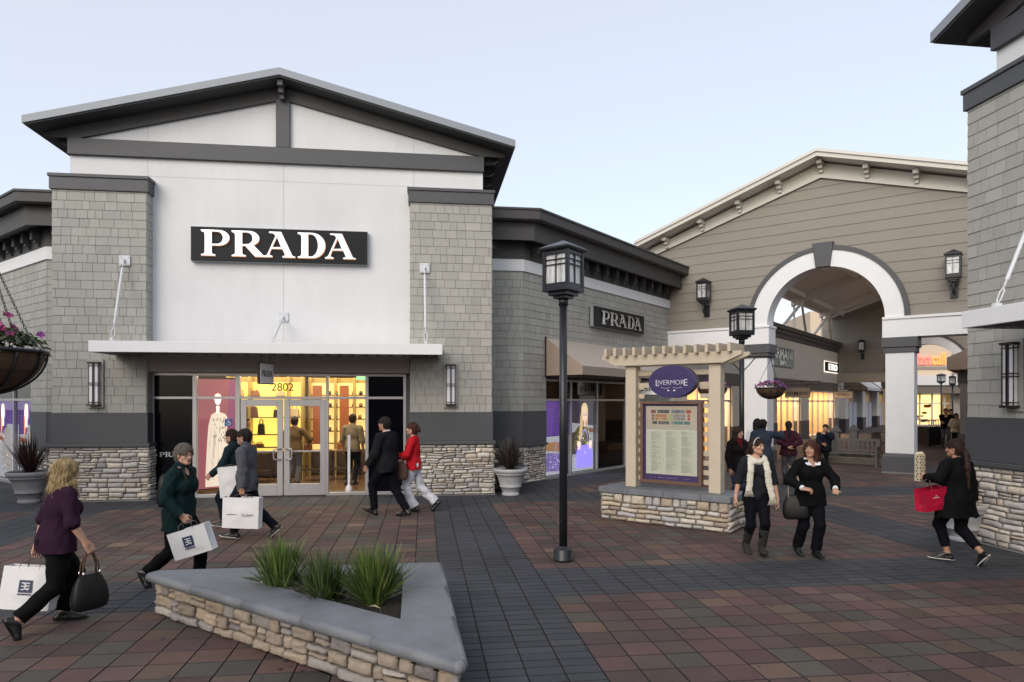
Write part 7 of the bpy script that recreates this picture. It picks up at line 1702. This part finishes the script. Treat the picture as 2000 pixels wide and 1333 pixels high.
for sg, ln_ in ((-1,.345),(1,.275)):
    e = n_+p.rt*sg*(.085 if sg > 0 else .11)*h_+p.fw*.100*h_-p.up*ln_*h_
    for i in range(9): q = e+p.rt*(i-4)*.009; fr_.tube([q, q-np.array([0,0,.05])+p.rt*(i-4)*.003, q-np.array([0,0,.095])+p.rt*(i-4)*.007], .0042, 5)
fr_.build('fringe', CREAMK, p.t)
hb = MB(); hq = h_*HS; hb.tube([p.hc+p.hx*.0560*hq*cos(a)+p.hz*(.014+.062*sin(a))*hq+p.hy*(.014*sin(a)+.004)*hq for a in np.linspace(.0, pi, 17)], .0055, 8); hb.build('hair_band', WHITEC, p.t)
# 8 woman in black sweater
p = Person('woman in a black sweater with white collar and cuffs beside the scarf woman', at(1582, 9.42), (.04,-1), h=1.57, girth=1.14, res=.006, skin='olive', lean=-.01, feet=((-.085,.12,-.08,-.02),(.075,-.12,.22,.02)),
           hands=((-.20,.30,.97),(.20,.23,.98)), poles=((-1,-.5,-.3),(1,-.5,-.3)), curl=(.35,1.1), head=(-.70,.04), pelvis=.842, palmn=((0,.2,1),(-.6,.2,-.5)), handdir=((.35,.75,-.45),(-.75,.55,-.1)))
p.body(); p.top(BLK, 1.80, -.075, .017, .012, .9, 0, wr=.003, cuff=.012, name='sweater'); p.pants(INK, 1.985, .014, .020); p.shoes(SHOEB, .006); p.hair(HRED, 'bob', 12, .095, .0025, 1.05)
for i in (0,1):
    d = SDF(p.wr[i]-.12, p.wr[i]+.12, .005); a = p.el[i]+(p.wr[i]-p.el[i])*.78; b = p.el[i]+(p.wr[i]-p.el[i])*.98; n = nrm(b-a); d.cap(a, b+n*.03, .036, .037, 0, cuts=((b, n),)); d.wrinkle(.002, 60, 2); V_, F_ = d.mesh(); np_mesh('cuff', V_, F_, WHITEC, p.t)
mb = MB(); h_ = p.h; n_ = p.N0
for sg in (-1,1):
    q = [n_+p.rt*sg*.030*h_-p.fw*.030*h_+p.up*.034*h_, n_+p.rt*sg*.046*h_+p.fw*.004*h_+p.up*.026*h_, n_+p.rt*sg*.012*h_+p.fw*.066*h_-p.up*.036*h_, n_+p.rt*sg*.055*h_+p.fw*.078*h_-p.up*.034*h_, n_+p.rt*sg*.082*h_+p.fw*.026*h_-p.up*.000*h_, n_+p.rt*sg*.060*h_-p.fw*.034*h_+p.up*.012*h_]
    mb.add([tuple(x) for x in q], [(0,1,4,5),(1,2,3,4)], 0)
o_ = mb.build('shirt_collar', WHITEC, p.t); m_ = o_.modifiers.new('solid', 'SOLIDIFY'); m_.thickness = .008; m_.offset = 0
b_ = soft_bag('black shoulder bag with pale strap on the woman in the black sweater', 'shoulder_bag', p.W(p.S+p.rt*.25+np.array([0,.0,-.02])), p.rz-.4, .36, .34, .15, LEATH, .40, mat('pale_strap', (.42,.33,.26), .6, .06), rings=False, tilt=.08)
# 9 woman behind the kiosk
p = Person('woman with long dark hair, dark jacket and red scarf standing behind the kiosk post', at(1440, 13.75), (.35,-.94), h=1.62, girth=1.02, res=.008, skin='fair', feet=((-.10,0,0,.1),(.10,.03,0,-.1)), head=(.35,-.02), curl=.5)
p.body(); p.top(BRJ, 1.95, -.07, .020, .01, .5, .02, name='jacket'); p.pants(BLUEJ, 1.97, .010); p.shoes(SHOEB, .006); p.hair(HBRN, 'long', 13, .22, .003, 1.05)
d = p.grid(.008); d.cap(p.N0-p.rt*.03+p.fw*.05, p.N0+p.rt*.03+p.fw*.05, .05, .05, .02); d.cap(p.N0+p.fw*.06, p.N0+p.fw*.11-p.up*.16, .05, .035, .03); V_, F_ = d.mesh(); np_mesh('scarf', V_, F_, DRED, p.t)
# 10-12 group under the arch seen from behind
p = Person('person in a slate blue jacket seen from behind pointing right toward the shops', at(1490, 16.2), (.45,.9), h=1.70, girth=1.08, res=.008, female=False, skin='olive', feet=((-.11,0,0,0),(.11,.03,0,0)), hands=(None,(.34,.46,1.40)), poles=((-.5,-1,0),(1,-.3,-.6)), curl=(.5,.7), head=(-.35,.0), handdir=(None,(.5,.8,.1)))
p.body(); p.top(NAVYJ, 1.95, -.08, .022, .01, 0, .03, name='jacket', cuff=.008); p.pants(GREYS, 1.97, .016, .01); p.shoes(SHOEB, .007); p.hair(HBLK, 'short', 14, .1, .003, 1.1)
p = Person('person in dark maroon and white half hidden left of the pointing person', at(1479, 16.95), (.3,.95), h=1.70, girth=1., res=.009, skin='olive', feet=((-.10,0,0,0),(.10,.02,0,0)), head=(.0,.0))
p.body(); p.top(WHITEC, 1.95, -.05, .016); p.pants(BLK, 1.97, .012); p.shoes(SHOEB, .006); p.hair(HBLK, 'long', 15, .14, .003, 1.1)
p = Person('person in a maroon sweater and grey trousers seen from behind, hands clasped at the back', at(1540, 17.7), (.25,.97), h=1.62, girth=1.08, res=.009, female=True, skin='olive', feet=((-.09,.04,0,0),(.10,-.10,.35,0)), hands=((-.03,-.20,.98),(.05,-.19,1.0)), poles=((-1,-.3,0),(1,-.3,0)), curl=.7, head=(.1,-.1))
p.body(); p.top(MAROON, 1.94, -.05, .018, .006, 0, .02, cuff=.008, name='sweater'); p.pants(GREYT, 1.6, .012); p.shoes(BOOTG, .010, boot=.7); p.hair(HBLK, 'pony', 16, .2, .003, 1.)
# 13 seated
bx, by, _z = A.w(4.95, 1.62); fx, fy = -A.b_[0] if hasattr(A, 'b_') else -(-A.s), -(A.c)
p = Person('seated person on the grey bench with one hand raised to the face', (bx, by), (A.s, -A.c), h=1.72, girth=1.1, res=.010, female=False, skin='olive', pelvis=.53, lean=-.12, feet=((-.12,.50,0,.1),(.13,.46,0,-.1)), hands=((-.06,.30,1.08),(.0,.30,.72)), poles=((-1,-.2,-.6),(1,-.4,-.2)), curl=.6, knees=((0,1,.6),(0,1,.6)))
p.body(); p.top(cloth('navy_jacket', (.010,.012,.022)), 1.95, -.02, .022, 0, 0, .03, name='jacket'); p.pants(INK, 1.97, .014); p.shoes(SHOEB, .007); p.hair(HBLK, 'short', 17, .1, .003)
# 14-16 far couple and a third
p = Person('far man in a dark top with crossed arms right of the arch column', at(1847, 32.2), (-.45,-.9), h=1.80, girth=1.02, res=.012, female=False, skin='olive', feet=((-.10,.16,0,0),(.10,-.12,.2,0)), hands=((.10,.24,1.16),(-.10,.22,1.12)), poles=((-1,-.4,-.4),(1,-.4,-.4)), curl=.6, head=(-.2,0))
p.body(); p.top(BLK, 1.95, -.05, .016, 0, .9); p.pants(GREYT, 1.97, .022, .01); p.shoes(SHOEB, .007); p.hair(HRED, 'short', 18, .1, .003, 1.4)
p = Person('far woman in an ivory sweater beside the man with crossed arms', at(1867, 31.4), (-.2,-.97), h=1.60, girth=1.12, res=.012, skin='tan', feet=((-.09,.02,0,0),(.09,0,0,0)), hands=((-.08,.24,.98),(.12,.22,1.0)), poles=((-1,-.3,-.4),(1,-.3,-.4)), curl=.6, head=(-.1,0))
p.body(); p.top(IVORY, 1.95, -.06, .020, .01, .4, .02, name='sweater'); p.pants(BLK, 1.97, .012); p.shoes(SHOEB, .006); p.hair(HBLK, 'bob', 19, .10, .003, 1.05)
p = Person('third person mostly hidden behind the far couple', at(1857, 33.6), (-.2,-.97), h=1.76, girth=1., res=.013, female=False, skin='tan', feet=((-.1,0,0,0),(.1,0,0,0)))
p.body(); p.top(SUIT, 1.95, -.06, .018); p.pants(BLK, 1.97, .012); p.shoes(SHOEB, .006); p.hair(HBRN, 'short', 20, .1, .003)
# 17 woman with the red bag walking away to the left
p = Person('woman in a black tunic seen from behind with a dark braid, carrying a red bag', at(1868, 9.12), (-.34,.94), h=1.62, girth=1.28, res=.006, skin='tan', lean=.0, feet=((-.12,.20,-.05,-.8),(.12,-.24,.85,.1)),
           hands=((-.36,.18,1.12),(.27,-.03,.80)), poles=((-1,-.6,-.6),(1,-.5,0)), curl=(.9,.5), head=(.45,-.05), pelvis=.850, handdir=((-.35,.6,.55),None), palmn=((.6,.5,.2),None))
p.body(); p.top(BLK, 1.92, -.140, .018, .055, 0, .0, wr=.005, cuff=.010, name='tunic'); p.pants(INK, 1.74, .008, .004); p.shoes(SHOEB, .004, sole=SHOEW); p.hair(HBRN, 'pony', 21, .36, .003, 1.)
e_ = p.el[0]*.55+p.wr[0]*.45
paper_bag('glossy red shopping bag hanging from the forearm of the woman in the black tunic', p.W(e_+np.array([-.02,.02,0])), p.rz+pi+.0, .40, .29, .17, REDB, .10, .0, .13, 'gold')
g_ = p.W(p.grip[0]); t = thing('popcorn_sleeve', 'tall patterned paper popcorn sleeve held up by the woman with the red bag', 'paper sleeve', g_, p.rz)
mb = MB(); mb.prism([(-.052,-.038,-.09),(.052,-.038,-.09),(.052,.038,-.09),(-.052,.038,-.09)], (0,0,.36)); sl_ = mb.build('sleeve', mat('tan_paper', (.50,.44,.32), .7, .06, 16), t); mb = MB()
for k_ in range(9):
    for j_ in range(2):
        z_ = -.08+k_*.0385; x_ = -.046+j_*.050+(.022 if k_ % 2 else 0)
        mb.prism([(x_,-.0396,z_),(x_+.022,-.0396,z_+.004),(x_+.018,-.0396,z_+.026),(x_+.002,-.0396,z_+.020)], (0,.0008,0)); mb.prism([(x_,.0388,z_),(x_+.022,.0388,z_+.004),(x_+.018,.0388,z_+.026),(x_+.002,.0388,z_+.020)], (0,.0008,0))
    y_ = -.02+(.018 if k_ % 2 else 0); mb.box(-.0535,-.0525,y_,y_+.02,z_,z_+.024); mb.box(.0525,.0535,y_,y_+.02,z_,z_+.024)
mb.build('sleeve_print', mat('sleeve_ink', (.07,.045,.03), .6, 0), sl_); mb = MB(); rg = random.Random(3)
for i in range(40): x, y, z = rg.uniform(-.045,.045), rg.uniform(-.032,.032), .272+rg.uniform(0,.02); mb.lathe([(.001,z-.012),(.012,z),(.001,z+.012)], 6, (x,y), cap=False)
mb.build('popcorn', mat('popcorn', (.72,.64,.45), .8), t)
# shoppers inside the shop
p = Person('shopper in a mottled olive shirt inside the shop behind the right door', M.w(1.12, 2.35)[:2], (.1,1), h=1.74, girth=1.1, res=.010, female=False, skin='tan', feet=((-.1,0,0,0),(.1,.03,0,0)), hands=(None,(.26,.24,1.06)))
p.body(); p.top(OLIVE, 1.5, -.05, .016); p.pants(GREYS, 1.97, .014); p.shoes(SHOEB, .006); p.hair(HBRN, 'short', 22, .1, .003)
p = Person('shopper in a pale shirt inside the shop behind the window right of the doors', M.w(2.57, 2.4)[:2], (.2,1), h=1.80, girth=1., res=.010, female=False, skin='tan', feet=((-.1,0,0,0),(.1,.02,0,0)))
p.body(); p.top(PALE, 1.3, -.05, .016); p.pants(DENIM, 1.97, .014); p.shoes(SHOEB, .006); p.hair(HBRN, 'short', 23, .1, .003)
p = Person('shopper in profile inside the shop behind the left door', M.w(-.08, 2.2)[:2], (1,.1), h=1.74, girth=1., res=.010, skin='tan', feet=((-.1,0,0,0),(.1,.02,0,0)))
p.body(); p.top(BRJ, 1.9, -.05, .016); p.pants(DENIM, 1.97, .014); p.shoes(SHOEB, .006); p.hair(HBRN, 'bob', 24, .1, .003)
